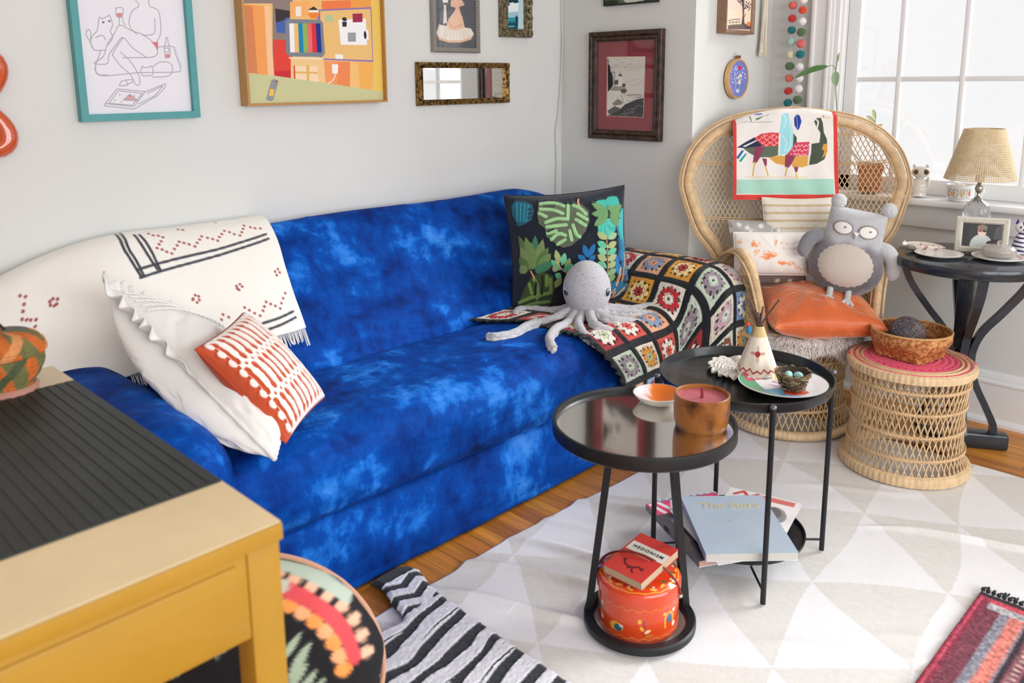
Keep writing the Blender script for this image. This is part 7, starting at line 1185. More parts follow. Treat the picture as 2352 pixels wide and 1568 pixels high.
for sx, cx in ((-1, -.044), (1, .038)):
    e = part('eye', put(patch(cx, .238, .033, .024, .003, .002, 30, .035), To), mat('brown_felt', '#9a8f8c', .9), ow)
    part('eye_white', put(patch(cx, .238, .028, .0195, .006, .002, 30), To), m_felt_w, e)
    part('pupil', put(patch(cx + .006, .242, .0042, .0036, .009, .001, 10), To), mat('grey_felt', '#8a8a8c', .9), e)
part('beak', put((A([(-.010, .232, .066), (.012, .232, .066), (.001, .205, .066), (.001, .222, .082)]), [A([[0, 3, 1], [0, 2, 3], [1, 3, 2]])]), To), m_felt_w, ow, smooth=False)
for x, y in ((-.074, .318), (.092, .318)):
    V, F = ball((x, y, 0), .026, 26, 18); V = V + (V - A([x, y, 0])) * .08 * fbm(V * 120, 2, 3)[:, None]; part('ear_tuft', put((V, F), To), m_owlt, ow)
for sx in (-1, 1):
    P = [(sx * .085, .185, .01), (sx * .118, .178, .018), (sx * .142, .150, .022), (sx * .150, .112, .02), (sx * .148, .085, .02)] if sx > 0 else [(-.085, .18, .01), (-.118, .186, .02), (-.142, .168, .03), (-.150, .132, .035), (-.140, .108, .04)]
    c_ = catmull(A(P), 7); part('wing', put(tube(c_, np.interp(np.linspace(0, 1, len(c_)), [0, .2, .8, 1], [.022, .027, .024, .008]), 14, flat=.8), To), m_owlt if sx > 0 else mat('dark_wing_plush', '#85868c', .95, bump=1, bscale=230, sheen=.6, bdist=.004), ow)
for x in (-.035, .025):
    mb = MB(); mb.add(tube(catmull(A([(x, .028, .05), (x, .008, .066), (x, -.004, .086)]), 5), .011, 10))
    for k in (-1, 0, 1): mb.add(tube(catmull(A([(x, -.003, .082), (x + k * .010, -.008, .098), (x + k * .020, -.012, .112)]), 5), [.009, .009, .009, .0085, .008, .008, .0075, .007, .006, .005, .002], 8))
    part('foot', put(mb, To), m_owlt, ow)
# =================================================================== WICKER STOOL AND WHAT STANDS ON IT
sc_ = A([2.79, .92, 0])
st = thing('wicker_stool', 'round open-weave wicker stool with banded sides, in front of the black console', 'stool', (sc_[0], sc_[1], .006))
rs_ = lambda z: np.interp(z, [0, .03, .06, .12, .2, .28, .34, .365], [.192, .188, .178, .170, .168, .172, .180, .184])
def L0(mb): mb.V = [v - sc_ for v in mb.V]; return mb
mb, mbr = MB(), MB(); drum(mb, mbr, sc_, rs_, .03, .345, 56, .58, .0026, (.085, .160, .235, .305), None)
part('lattice_side', L0(mb), m_reed, st); part('woven_band', L0(mbr), m_cane, st)
def wrapring(c, r, z, rr, h, n=360, k=90, amp=.02):
    """flat band wrapped with cane: z-stretched tube with fine ridges"""
    a = np.linspace(0, 2 * PI, n, endpoint=False)
    return tube(np.stack([c[0] + (r + 0 * a) * np.cos(a), c[1] + (r + 0 * a) * np.sin(a), z + 0 * a], 1), h * (1 + amp * np.sign(np.sin(a * k))), 12, closed=True, flat=1.0, up=None) if rr == h else \
        lathe_n([(r - rr, z + h * .8), (r - rr * .3, z + h), (r + rr * .7, z + h * .7), (r + rr, z), (r + rr * .8, z - h * .8), (r, z - h), (r - rr, z - h * .8), (r - rr, z + h * .8)], c, n, k, amp * .004 / .02)
def lathe_n(prof, c, n, k, d):
    V, F = lathe(prof, n, (c[0], c[1])); m_ = len(prof); a = np.repeat(np.arange(n), m_) / n * 2 * PI; s = np.sign(np.sin(a * k)) * d; V[:, 0] += s * np.cos(a); V[:, 1] += s * np.sin(a); return V, F
part('base_rim', L0(MB().add(wrapring(sc_, .192, .019, .011, .019, k=70, amp=.004))), m_wrap, st)
part('top_rim', L0(MB().add(wrapring(sc_, .186, .352, .010, .015, k=70, amp=.004))), m_wrap, st)
part('top_panel', L0(MB().add(cyl(sc_, .178, .352, .362, 48)).add(wrapring(sc_, .165, .364, .006, .006)).add(wrapring(sc_, .150, .364, .006, .006))), m_cane, st)
# crocheted doily
dc = A([2.80, .925, .3725])
def doily(R_, n1, c, amp, zf=lambda r, a: 0 * r, hole=True, nu=360, nv=60, scal=14):
    a = np.linspace(0, 2 * PI, nu, endpoint=False); w = np.linspace(0, 1, nv); Aa, W = np.meshgrid(a, w, indexing='ij'); r = R_ * W * (1 + amp * np.abs(np.sin(Aa * scal / 2)) * ss(.85, 1, W))
    V = np.stack([r * np.cos(Aa), r * np.sin(Aa), .0015 * np.sin(W * 60) + zf(r, Aa)], -1).reshape(-1, 3); F = gridf(nu, nv, True, False)
    if hole:
        fa, fw = Aa.ravel()[F].mean(1), W.ravel()[F].mean(1)
        h = ((np.sin(fa * n1) > .80) & (np.sin(fw * 2 * PI * 6) > .6) & (fw > .3)); F = F[~h]
    return V, F
t = thing('pink_doily', 'bright pink crocheted doily under the square basket on the wicker stool', 'doily', tuple(dc))
o = part('crochet', doily(.184, 34, None, .05, lambda r, a: -.002 * ss(.15, .18, r)), mat('pink_cotton', '#f04a70', .9, bump=.9, bscale=420, sheen=.2, bdist=.003), t); solidify(o, .003, 1)
# square-to-round bark basket
bc = A([2.815, .935, .377]); t = thing('bark_basket', 'square-bottomed brown woven basket with a round rim, on the pink doily', 'basket', tuple(bc)); ba = math.radians(-8)
def bsk(off):
    def f(U, W):
        a = U * 2 * PI + ba; sq = .084 / np.maximum(np.abs(np.cos(a - ba + PI / 4 * 0)), np.abs(np.sin(a - ba))); sq = np.minimum(sq, .108); k = ss(0, .75, W); r = sq * (1 - k) + .124 * k - off
        return np.stack([r * np.cos(a), r * np.sin(a), W * .086 + off * (W < .05)], -1)
    return f
m_bark = mat('bark_weave', '#9a5428', .55, bump=.8, bscale=110, noise=('#d09a5f', 95, .42, .62), detail=6, bdist=.003)
mb = MB(); mb.add(grid(bsk(0), 96, 14, cu=True)); V, F = grid(bsk(.005), 96, 14, cu=True); mb.add((V, F[:, ::-1])); 
Vb, _ = grid(bsk(0), 96, 14, cu=True); mb.add((Vb.reshape(96, 14, 3)[:, 0] + A([0, 0, .001]), A([list(range(96))])))
part('basket_wall', mb, m_bark, t)
a = np.linspace(0, 2 * PI, 96, endpoint=False); part('basket_rim', tube(np.stack([.122 * np.cos(a), .122 * np.sin(a), .086 + 0 * a], 1), .0036, 8, closed=True), mat('pale_rim', '#c69a63', .6), t)
def yarnball(r, n, seed, cols):
    mb = MB(); rng = np.random.RandomState(seed); mb.add(ball((0, 0, 0), r * .93, 24, 16), 0)
    for k in range(n):
        ax = nrm(rng.randn(3)); x = nrm(np.cross(ax, A([.3, .5, .8]))); y = np.cross(ax, x); a = np.linspace(0, 2 * PI, 46, endpoint=False); off = rng.uniform(-.5, .5) * r; q = math.sqrt(max(r * r - off * off, 1e-6)) * rng.uniform(.985, 1.015)
        mb.add(tube(x * (q * np.cos(a))[:, None] + y * (q * np.sin(a))[:, None] + ax * off, .0014, 5, closed=True), k % len(cols))
    return mb
single('yarn_ball', yarnball(.056, 210, 3, [0, 1, 2, 3]), [mat('yarn_a', '#565e68', .9), mat('yarn_b', '#3e444c', .9), mat('yarn_c', '#7c7f86', .9), mat('yarn_d', '#7a5240', .9)], 'ball of variegated grey and brown yarn inside the basket', 'yarn', (2.838, .955, .437))

# =================================================================== NEAR SIDE TABLE
m_blk = mat('black_powder_coat', '#15181b', .42, bump=.05, bscale=300)
m_mir = mat('smoked_mirror_top', (.86, .84, .81), .07, metal=1, bump=.02, bscale=20)
nc = A([1.484, 1.050, .009]); t = thing('round_side_table', 'black round side table with a smoked mirror top and two bars on a floor ring', 'table', tuple(nc))
part('top_rim', lathe([(.197, .497), (.197, .507), (.200, .514), (.206, .514), (.207, .510), (.207, .486), (.203, .482), (0, .486)], 96), m_blk, t, sharp=35)
part('mirror_top', lathe([(0, .502), (.1975, .502)], 96), m_mir, t)
part('floor_ring', lathe([(.108, .006), (.112, .003), (.128, .003), (.132, .006), (.132, .020), (.128, .024), (.112, .024), (.108, .020), (.108, .006)], 96), m_blk, t, sharp=35)
for ang in (124, -29):
    a = math.radians(ang); d = A([math.cos(a), math.sin(a), 0]); P0, P1 = d * .120 + A([0, 0, .022]), d * .068 + A([0, 0, .488])
    w_ = A([-d[1], d[0], 0]) * .0085; n_ = d * .0085; V = [P0 - w_ - n_, P0 + w_ - n_, P0 + w_ + n_, P0 - w_ + n_, P1 - w_ - n_, P1 + w_ - n_, P1 + w_ + n_, P1 - w_ + n_]
    part('leg', (A(V), A([[0, 3, 2, 1], [4, 5, 6, 7], [0, 1, 5, 4], [1, 2, 6, 5], [2, 3, 7, 6], [3, 0, 4, 7]])), m_blk, t, smooth=False)
# candle
cc = A([1.563, .950, .5085]); t = thing('wooden_candle', 'rose coloured candle in a mottled brown wooden cup, on the mirror table', 'candle', tuple(cc))
part('cup', lathe([(0, 0), (.052, 0), (.056, .004), (.0605, .020), (.062, .045), (.0615, .078), (.059, .080), (.0565, .078), (.0565, .050), (0, .050)], 72), mat('mottled_wood', '#9c6028', .38, noise=('#3c1c0b', 18, .44, .66), bump=.15, bscale=60, vary=.2, vscale=12), t)
part('wax', lathe([(0, .069), (.05, .068), (.0565, .070), (.0565, .06)], 64), mat('rose_wax', '#b9636b', .35, sss=.3), t)
part('wick', tube([(0, 0, .066), (.001, 0, .078), (0, .001, .092)], .0036, 8), mat('waxed_wick', '#8e2c3a', .5), t)
# shallow dish
dd = A([1.612, 1.100, .508]); cv = Canvas(.13, .13, 600, '#eee6e2'); cv.poly([(.03, -.01), (.045, .07), (.06, .14), (.14, .14), (.14, -.01)], '#ef7f26'); cv.poly([(.0, -.01), (.03, .05), (.08, .045), (.14, .0)], '#efdfa8'); cv.poly([(0, .06), (.035, .07), (.05, .14), (0, .14)], '#dccdd2')
V, F = lathe([(.001, .004), (.025, .005), (.045, .014), (.058, .028)], 72); C = cv.sample(V[:, 0] * -.45 + V[:, 1] * -.89 + .065, V[:, 0] * .89 - V[:, 1] * .45 + .065)
C = cv.sample(.065 + (V[:, 0] * .72 - V[:, 1] * .70), .065 + (V[:, 0] * .70 + V[:, 1] * .72))
t = thing('shallow_dish', 'small shallow white dish glazed orange and cream inside, behind the candle', 'dish', tuple(dd)); m_gz = mat('painted_glaze', (.8, .8, .8), .3, attr=True, coat=.1); m_wg = mat('white_glaze', '#ebe7e1', .15, coat=.5)
part('glazed_inside', (V, F, C), m_gz, t); part('dish_body', lathe([(0, 0), (.024, 0), (.028, .002), (.048, .012), (.0605, .0285), (.058, .029)], 72), m_wg, t)

# cake tin with handle
tcn = A([1.487, 1.056, .011]); t = thing('painted_cake_tin', 'round red tin painted with flowers and yellow scallops, under the mirror-topped table', 'tin', tuple(tcn)); t.scale = (1.05, 1.05, 1.03)
cv = Canvas(.58, .10, 900, '#d9481f'); rng = np.random.RandomState(12)
for k in range(22): cv.line([(.0264 * k, .012), (.0264 * k + .013, .006), (.0264 * k + .0264, .012)], .0016, '#efa53a', 1, 4); cv.line([(.0264 * k, .086), (.0264 * k + .013, .079), (.0264 * k + .0264, .086)], .0014, '#e8902e', 1, 4)
for k in range(9):
    x = .03 + .064 * k; m_ = k % 3
    if m_ == 0: cv.line([(x - .012, .03), (x - .012, .055), (x, .066), (x + .012, .055), (x + .014, .028)], .004, '#f0b53c', 1, 4); cv.ell(x, .05, .008, .011, '#3d6a8c'); cv.ell(x + .016, .066, .005, .005, '#f3d9b8'); cv.ell(x + .016, .03, .006, .007, '#f6e9d5'); cv.ell(x - .014, .066, .004, .004, '#f0c26a')
    elif m_ == 1: cv.ell(x, .030, .017, .012, '#f0a93a'); cv.ell(x + .004, .028, .010, .009, '#2f6a86'); cv.poly([(x - .02, .03), (x - .012, .018), (x - .006, .024)], '#f3d03e'); cv.ell(x + .012, .035, .005, .003, '#f6e9d5')
    else: cv.rect(x - .0018, .018, x + .0018, .058, '#8f3a4c'); cv.leaf(x, .03, .016, .008, 2.2, '#f0b53c'); cv.leaf(x, .025, .018, .008, .5, '#f6d9a8'); cv.ell(x - .010, .055, .004, .006, '#f0b53c'); cv.ell(x + .012, .018, .010, .004, '#c9772c')
def tin(U, W): a = U * 2 * PI + 2.2; return np.stack([.090 * np.cos(a), .090 * np.sin(a), .006 + .094 * W], -1)
V, F = grid(tin, 330, 60, cu=True); U, W = np.meshgrid(np.linspace(0, 1, 330, endpoint=False), np.linspace(0, 1, 60), indexing='ij')
mb = MB(); m_tin = mat('painted_tin', (.8, .3, .1), .25, attr=True, coat=.6)
mb.add((V, F, cv.sample((U.ravel() * .58) % .58, W.ravel() * .10))); V, F = lathe([(0, 0), (.084, 0), (.089, .003), (.090, .007)], 96); mb.add((V, F), 0, lin('#c23f1c'))
part('tin_body', mb, m_tin, t)
V, F = lathe([(.0925, .096), (.094, .098), (.094, .118), (.0925, .121), (.086, .128), (.07, .134), (.04, .137), (0, .138)], 160); a = np.arctan2(V[:, 1], V[:, 0]); r = np.hypot(V[:, 0], V[:, 1]); 
def lidg(U, W):
    s = W; a = U * 2 * PI; r = np.interp(s, [0, .25, .3, .45, 1], [.094, .094, .091, .080, .001]); z = np.interp(s, [0, .25, .3, .45, 1], [.097, .118, .123, .131, .139]); return np.stack([r * np.cos(a), r * np.sin(a), z], -1)
V, F = grid(lidg, 300, 90, cu=True); U, W = np.meshgrid(np.linspace(0, 1, 300, endpoint=False), np.linspace(0, 1, 90), indexing='ij'); a = U * 2 * PI; C = np.tile(lin('#dc4420'), (300, 90, 1))
sc = .335 + .018 * np.abs(np.sin(a * 8)); C = np.where((np.abs(W - sc) < .012)[..., None], lin('#f0b03a'), C); C = np.where(((np.abs(W - .44 - .03 * np.sin(a * 10)) < .022) & (np.sin(a * 20) > -.2))[..., None], lin('#f0c040'), C)
C = np.where(((np.abs(W - .52) < .03) & (np.sin(a * 11 + 1) > .75))[..., None], lin('#4f7a3c'), C); C = np.where(((np.abs(W - .47) < .02) & (np.cos(a * 9) > .93))[..., None], lin('#f4ead8'), C)
part('lid', (V, F, C.reshape(-1, 3)), m_tin, t)
a = np.linspace(0, PI, 40); hd_ = A([math.cos(1.85), math.sin(1.85), 0]); P = hd_ * (.098 * np.cos(a))[:, None] + A([0, 0, 1.]) * (.092 + .088 * np.sin(a))[:, None] + A([-hd_[1], hd_[0], 0]) * (.020 * np.sin(a))[:, None]
part('handle', tube(P, .0028, 8), mat('brown_leather_cord', '#7a2d22', .5), t)
for s_ in (-1, 1): part('handle_rivet', ball(hd_ * .096 * s_ + A([0, 0, .092]), .006, 12, 8), mat('tin_rivet', '#c9c2b5', .3, metal=.8), t)
# paperback with the title band
def book(name, label, c, ang, w, h, th_, cover, tilt=0, page='#e4d8c2', group=None, roll=0, soft=.002):
    o = thing(name, label, 'book' if 'mag' not in name else 'magazine', c, 0, group); R = rotz(ang) @ rotx(tilt) @ roty(roll)
    T = TR((0, 0, 0), R); cm = MB()
    cm.add(box((w / 2, h / 2, th_ - .0006), (w, h, .0012), .0003)); cm.add(box((w / 2, h / 2, .0006), (w, h, .0012), .0003)); cm.add(box((.0006, h / 2, th_ / 2), (.0012, h, th_), .0003))
    part('cover', put(cm, T), mat('cover_' + cover[1:], cover, .35, coat=.25), o)
    part('pages', put(box((w / 2 + .001, h / 2, th_ / 2), (w - .004, h - .003, th_ - .0024)), T), mat('paper_' + page[1:], page, .9, bump=.6, wave=('Z', 900, 0), bdist=.0004), o); return o, T
bk = thing('paperback_book', 'red paperback with a cream title band, lying on the cake tin', 'book', (1.397, 1.092, .161)); bw, bh, bt = .106, .152, .021
T = TR((0, 0, 0), frame3((.03, -1, -.02), (1, .03, .10)))
cm = MB(); cm.add(box((bw / 2, bh / 2, bt - .0006), (bw, bh, .0012))); cm.add(box((bw / 2, bh / 2, .0006), (bw, bh, .0012))); cm.add(box((.0006, bh / 2, bt / 2), (.0012, bh, bt)))
part('cover', put(cm, T), mat('red_paper_cover', '#cf3b33', .4, coat=.2), bk); part('pages', put(box((bw / 2 + .0004, bh / 2, bt / 2), (bw - .003, bh - .002, bt - .0026)), T), mat('aged_pages', '#cbb595', .9, bump=.6, wave=('Z', 900, 0), bdist=.0004), bk)
part('title_band', put(box((bw * .52, bh * .66, bt + .0002), (bw * .95, .034, .0006)), T), mat('cream_label', '#ded9cc', .6), bk)
m_ink = mat('black_ink', '#1d1f22', .6)
tv = text_mesh('HEDONISM', .0135, .0002, spacing=1.3); part('title_lettering', put(put(tv, TR((bw * .53, bh * .665, bt + .0009))), T), m_ink, bk, smooth=False)
part('subtitle_rule', put(box((bw * .42, bh * .50, bt + .0002), (bw * .62, .0022, .0005)), T), mat('pale_ink', '#e39a8c', .6), bk, smooth=False)
fg_ = MB(); 
for P in ([(.030, .052), (.033, .040), (.045, .032), (.060, .034), (.070, .042)], [(.030, .052), (.026, .046)], [(.062, .034), (.062, .024), (.070, .018)], [(.056, .032), (.050, .024)], [(.070, .042), (.078, .040), (.084, .044)], [(.078, .040), (.084, .034)]): fg_.add(tube(catmull(A([(x, y, bt + .0004) for x, y in P]), 4), .0022, 6, flat=.3))
part('cover_figure', put(fg_, T), mat('dark_red_ink', '#5a1c20', .6), bk)

# =================================================================== TRAY TABLE
tc2 = A([1.915, 1.037, .006]); t = thing('tray_table', 'black round tray table on four slim legs with a low magazine shelf', 'table', tuple(tc2))
part('tray', lathe([(0, .494), (.206, .494), (.211, .497), (.218, .518), (.2215, .5185), (.2222, .515), (.216, .493), (.209, .488), (0, .488)], 120), mat('black_satin_enamel', '#191b1d', .3, coat=.15), t, sharp=35)
for ang in (-135, -44, 46, 137):
    a = math.radians(ang); d = A([math.cos(a), math.sin(a), 0]); p = d * .232
    l = part('leg', tube([p + A([0, 0, .004]), p + A([0, 0, .512])], .0068, 12), m_blk, t); part('cap', ball(p + A([0, 0, .514]), .0088, 14, 8, (1, 1, .7)), mat('dull_steel', '#6d6f73', .3, metal=.7), l)
    part('stretcher', tube([p + A([0, 0, .035]), d * .13 + A([0, 0, .038]), d * .115 + A([0, 0, .062])], .0032, 8), m_blk, t)
part('magazine_shelf', lathe([(0, .066), (.165, .066), (.172, .070), (.174, .080), (.170, .080), (.166, .071), (0, .071)], 80), m_blk, t, sharp=35)

def flatbook(name, label, cat, o, right, up, w, h, th_, cov, mcov, page='#e9e5dc', spine=True):
    t = thing(name, label, cat, o); T = TR((0, 0, 0), frame3(right, up)); nb = MB()
    V, F, C = cov.sheet(TR((0, 0, th_)), dens=420); nb.add((V, F, C)); nb.add(box((w / 2, h / 2, .0007), (w, h, .0014)), 0, lin('#e4e4e6'))
    if spine: nb.add(box((.0008, h / 2, th_ / 2), (.0016, h, th_ - .0004)), 0, cov.sample(A([.004]), A([h / 2]))[0])
    part('cover', put(nb, T), mcov, t, sharp=30)
    part('pages', put(box((w / 2 + .0006, h / 2, th_ / 2), (w - .004, h - .003, th_ - .0018)), T), mat('pages_' + page[1:], page, .9, bump=.6, wave=('Z', 900, 0), bdist=.0004), t); return t, T
m_cov = mat('glossy_cover', (.8, .8, .8), .22, attr=True, coat=.5)
c = Canvas(.22, .30, 500, '#4a4a54'); c.rect(0, .235, .22, .30, '#e0447c'); c.line([(.012, .292), (.030, .242)], .012, '#f4f1f2'); c.line([(.038, .294), (.058, .244), (.080, .294)], .013, '#f4f1f2'); c.line([(.10, .294), (.10, .244)], .012, '#f4f1f2')
c.ell(.085, .185, .060, .050, '#6f95bd'); c.ell(.10, .165, .042, .05, '#8db4c9'); c.poly([(.05, .10), (.20, .10), (.20, .22), (.15, .235)], '#3f8f9c'); c.ell(.07, .20, .035, .028, '#3b3f66'); c.rect(.02, .0, .22, .09, '#2d2c33')
flatbook('thick_magazine', 'thick magazine with a pink masthead strip, lowest in the pile on the tray table shelf', 'magazine', (1.662, 1.002, .0912), (.876, -.48, 0), (.48, .876, 0), .22, .30, .017, c, m_cov, '#d9a99c')
c = Canvas(.20, .27, 500, '#eef0f4')
for i in range(9):
    for j in range(12): x, y = .022 * i + .011, .0225 * j + .011; [c.ell(x, y, r, r, '#27477e', ring=.0022) for r in (.009, .0045)]
flatbook('patterned_magazine', 'magazine with a blue and white swirl pattern cover, at the back of the pile', 'magazine', (1.725, 1.052, .0866), (.86, -.51, 0), (.51, .86, 0), .20, .27, .004, c, m_cov)
c = Canvas(.20, .27, 500, '#f1efee'); c.line([(.02, .235), (.04, .262), (.06, .235), (.08, .262)], .010, '#cf4a48'); c.rect(.09, .236, .185, .262, '#dd7a74'); c.ell(.15, .17, .030, .045, '#8c8f96', .3); c.ell(.145, .18, .02, .03, '#5f6268', .3); c.ell(.06, .12, .03, .05, '#b9babd')
flatbook('white_magazine', 'white magazine with red masthead and grey portrait, sticking out right of the pile', 'magazine', (1.790, 1.078, .1086), (.23, -.97, .01), (.97, .23, 0), .20, .27, .004, c, m_cov)
c = Canvas(.20, .27, 300, '#e8e6e4')
flatbook('loose_magazine', 'thin pale magazine with curling pages at the front of the pile', 'magazine', (1.672, .955, .1130), (.86, -.51, 0), (.51, .86, 0), .17, .25, .003, c, m_cov)
c = Canvas(.228, .29, 500, '#aebccb'); rng = np.random.RandomState(6)
t, T = flatbook('stars_book', 'pale blue-grey book titled The Stars, on top of the magazine pile', 'book', (1.660, .982, .1165), (.71, -.70, 0), (.70, .71, 0), .228, .29, .021, c, mat('matt_blue_cloth', (.8, .8, .8), .4, attr=True, coat=.25), '#dedbd3')
m_gf = mat('pale_gold_foil', '#d3cba4', .35, metal=.3)
part('title_lettering', put(put(text_mesh('The Stars', .042, .0009, shear=.15), TR((.118, .235, .0214))), T), m_gf, t, smooth=False)
mb = MB()
for k in range(34):
    x, y = rng.uniform(.03, .2), rng.uniform(.03, .2); r_ = rng.uniform(.0012, .003); mb.add((A([(x + r_ * (1 if i % 2 else .4) * math.cos(i * PI / 4), y + r_ * (1 if i % 2 else .4) * math.sin(i * PI / 4), .0213) for i in range(8)]), A([list(range(8))])))
part('star_print', put(mb, T), m_gf, t, smooth=False)['kind'] = 'stuff'

# on the tray
m_dly = mat('white_crochet', '#e9e4dc', .9, bump=1, bscale=420, bdist=.004)
dz = A([1.975, 1.075, .5045]); t = thing('white_doily', 'ruffled white crochet doily on the black tray, under the painted tepee', 'doily', tuple(dz))
o = part('crochet', doily(.088, 30, None, .10, lambda r, a: .010 * np.abs(np.sin(a * 7 + 3 * np.sin(a * 2))) * ss(.045, .085, r) + .002 + .003 * fbm(np.stack([r * 60 * np.cos(a), r * 60 * np.sin(a), 0 * r], -1), 2, 3), hole=True, scal=18), m_dly, t); solidify(o, .0025, 1)
tp_ = A([1.972, 1.035, .510]); t = thing('toy_tepee', 'small painted canvas tepee model with red sun sign and bare poles, on the tray', 'ornament', tuple(tp_))
cv = Canvas(1, .15, 900, '#e8ddcb')
yy_ = lambda y: y
vdir = math.atan2(-1.035, -1.972)
for k in range(17): cv.line([(k / 16 - .03, .012), (k / 16, .022), (k / 16 + .03, .012)], .005, '#9c2a2c', 1, 0)
u0 = .5
cv.ell(u0, .070, .030, .0085, '#9c2a2c'); 
for dx, dy in ((0, 1), (0, -1), (1, 0), (-1, 0)):
    for off in (-.012, 0, .012):
        if dx: cv.line([(u0 + dx * .03, .070 + off * .25), (u0 + dx * (.095 - abs(off)), .070 + off * .25)], .0012, '#9c2a2c')
        else: cv.line([(u0 + off, .070 + dy * .008), (u0 + off, .070 + dy * (.024 - abs(off) * .4))], .006, '#9c2a2c')
cv.rect(0, .118, 1, .15, '#cdb07c'); cv.line([(.66, 0), (.62, .118)], .006, '#b98f63'); cv.line([(.30, 0), (.34, .118)], .006, '#b98f63')
def tpe(U, W):
    a = U * 2 * PI + vdir - PI; r = (.054 * (1 - W) + .012 * W) * (1 + .05 * np.cos(a * 7) * (1 - W)); return np.stack([r * np.cos(a), r * np.sin(a), .128 * W + .0035 * np.abs(np.sin(a * 3.5)) * (1 - W)], -1)
V, F = grid(tpe, 260, 120, cu=True); U, W = np.meshgrid(np.linspace(0, 1, 260, endpoint=False), np.linspace(0, 1, 120), indexing='ij')
part('hide_cover', (V, F, cv.sample(U.ravel(), W.ravel() * .15)), mat('painted_hide', (.8, .7, .6), .8, attr=True, bump=.2, bscale=120), t)
rng = np.random.RandomState(9)
for k, (dx, dy, h_) in enumerate([(-.026, .012, .075), (-.012, .018, .070), (.008, .0, .052), (.030, -.022, .072), (-.018, -.006, .045), (.004, .010, .034), (.016, .014, .030)]):
    e = A([dx * .92, -dx * .55 + dy, .128 + h_]); s_ = A([-dx * .2, -dy * .2, .112])
    part('pole', tube(catmull(A([s_, (s_ + e) / 2 + rng.randn(3) * .0012, e]), 4), .0022 + .0004 * rng.rand(), 7), mat('twig_bark', '#5a4238', .7, vary=.3, vscale=60), t)
mb = MB(); mb.add(ball((-.020, .018, .118), .008, 10, 8, (1, 1, 1.6))); part('feather', mb, mat('blue_feather', '#3c88b0', .8), t); part('bead', ball((-.024, .020, .133), .0065, 10, 8), mat('red_bead', '#d9482f', .5), t)
# painted plate
pp = A([1.925, .938, .504]); cv = Canvas(.23, .23, 700, '#ece8ec')
cv.poly([(0, .06), (.05, .0), (.09, .0), (.06, .10), (.04, .23), (0, .23)], '#4f9f78'); cv.poly([(.03, .13), (.02, .23), (.10, .23), (.09, .17)], '#d3445c'); cv.poly([(.10, .23), (.09, .17), (.13, .12), (.17, .20), (.14, .23)], '#e9d58c'); cv.poly([(.14, .23), (.155, .17), (.20, .16), (.23, .22)], '#5a4392')
cv.poly([(.05, .08), (.09, .03), (.12, .06), (.11, .10)], '#4f9fca'); cv.poly([(.07, .03), (.10, .0), (.15, .0), (.12, .05)], '#6fb6dc'); cv.poly([(.08, .12), (.12, .08), (.14, .11), (.10, .15)], '#c89ac6'); cv.line([(.045, .16), (.07, .185), (.10, .165), (.075, .14), (.10, .125)], .016, '#f5f1f2', 1, 4); cv.ell(.135, .065, .030, .026, '#e0532c'); cv.poly([(.13, .12), (.16, .10), (.16, .13)], '#7a4a94')
prP = [(.002, .006), (.06, .0065), (.075, .009), (.108, .018)]
V, F = lathe(prP, 110); r2 = math.radians(-48); Q = V @ rotz(-r2).T
t = thing('painted_plate', 'plate painted with bold colour patches, on the front of the black tray', 'plate', tuple(pp)); C = cv.sample(Q[:, 0] + .115, Q[:, 1] + .115)
V, F = grid(lambda U, W: np.stack([W * .108 * np.cos(U * 2 * PI), W * .108 * np.sin(U * 2 * PI), np.interp(W, [0, .55, .7, 1], [.006, .0065, .009, .018])], -1), 200, 90, cu=True); Q = V @ rotz(-r2).T
part('painted_face', (V, F, cv.sample(Q[:, 0] + .115, Q[:, 1] + .115)), m_gz, t); part('plate_body', lathe([(0, 0), (.05, 0), (.055, .003), (.075, .006), (.109, .016), (.1095, .0182), (.107, .018)], 96), m_wg, t)
# nest and eggs
ne = A([1.912, .905, .5145]); t = thing('twig_nest', 'little bird nest of twigs and moss on the painted plate', 'nest', tuple(ne)); rng = np.random.RandomState(2)
m_tw = [mat('nest_twig', '#6f5a42', .9), mat('nest_straw', '#a8977a', .9), mat('nest_dark', '#3e3226', .9)]; mb = MB()
def nst(U, W): a = U * 2 * PI; r = np.interp(W, [0, .25, .6, .75, .9, 1], [.001, .026, .042, .040, .028, .001]); z = np.interp(W, [0, .25, .6, .75, .9, 1], [0, .004, .040, .043, .020, .014]); n = fbm(np.stack([np.cos(a) * 4, np.sin(a) * 4, W * 6], -1), 2, 3); return np.stack([r * np.cos(a) * (1 + .08 * n), r * np.sin(a) * (1 + .08 * n), z + .003 * n + .003 * np.cos(a - .5)], -1)
part('nest_bowl', grid(nst, 60, 30, cu=True), m_tw[2], t)
for k in range(420):
    a = rng.rand() * 6.28; w_ = rng.uniform(.1, .9); L_ = rng.uniform(.15, .6); s = np.linspace(0, 1, 6); aa = a + L_ * s * rng.choice([-1, 1]); r = np.interp(w_, [0, .25, .6, .75, .9], [.006, .027, .043, .041, .030]) + .0015 * rng.rand(); z = np.interp(w_, [0, .25, .6, .75, .9], [0.001, .004, .041, .044, .022]) + rng.uniform(-.004, .004) * s
    mb.add(tube(np.stack([r * np.cos(aa), r * np.sin(aa), np.maximum(z, .001) + .002 * rng.randn()], 1) + rng.randn(6, 3) * .0007, .0009 + .0006 * rng.rand(), 4), 0 if rng.rand() < .6 else 1)
part('twigs', mb, m_tw[:2], t)['kind'] = 'stuff'
m_egg = mat('robin_egg_blue', '#9fd0cc', .5, vary=.06, vscale=60)
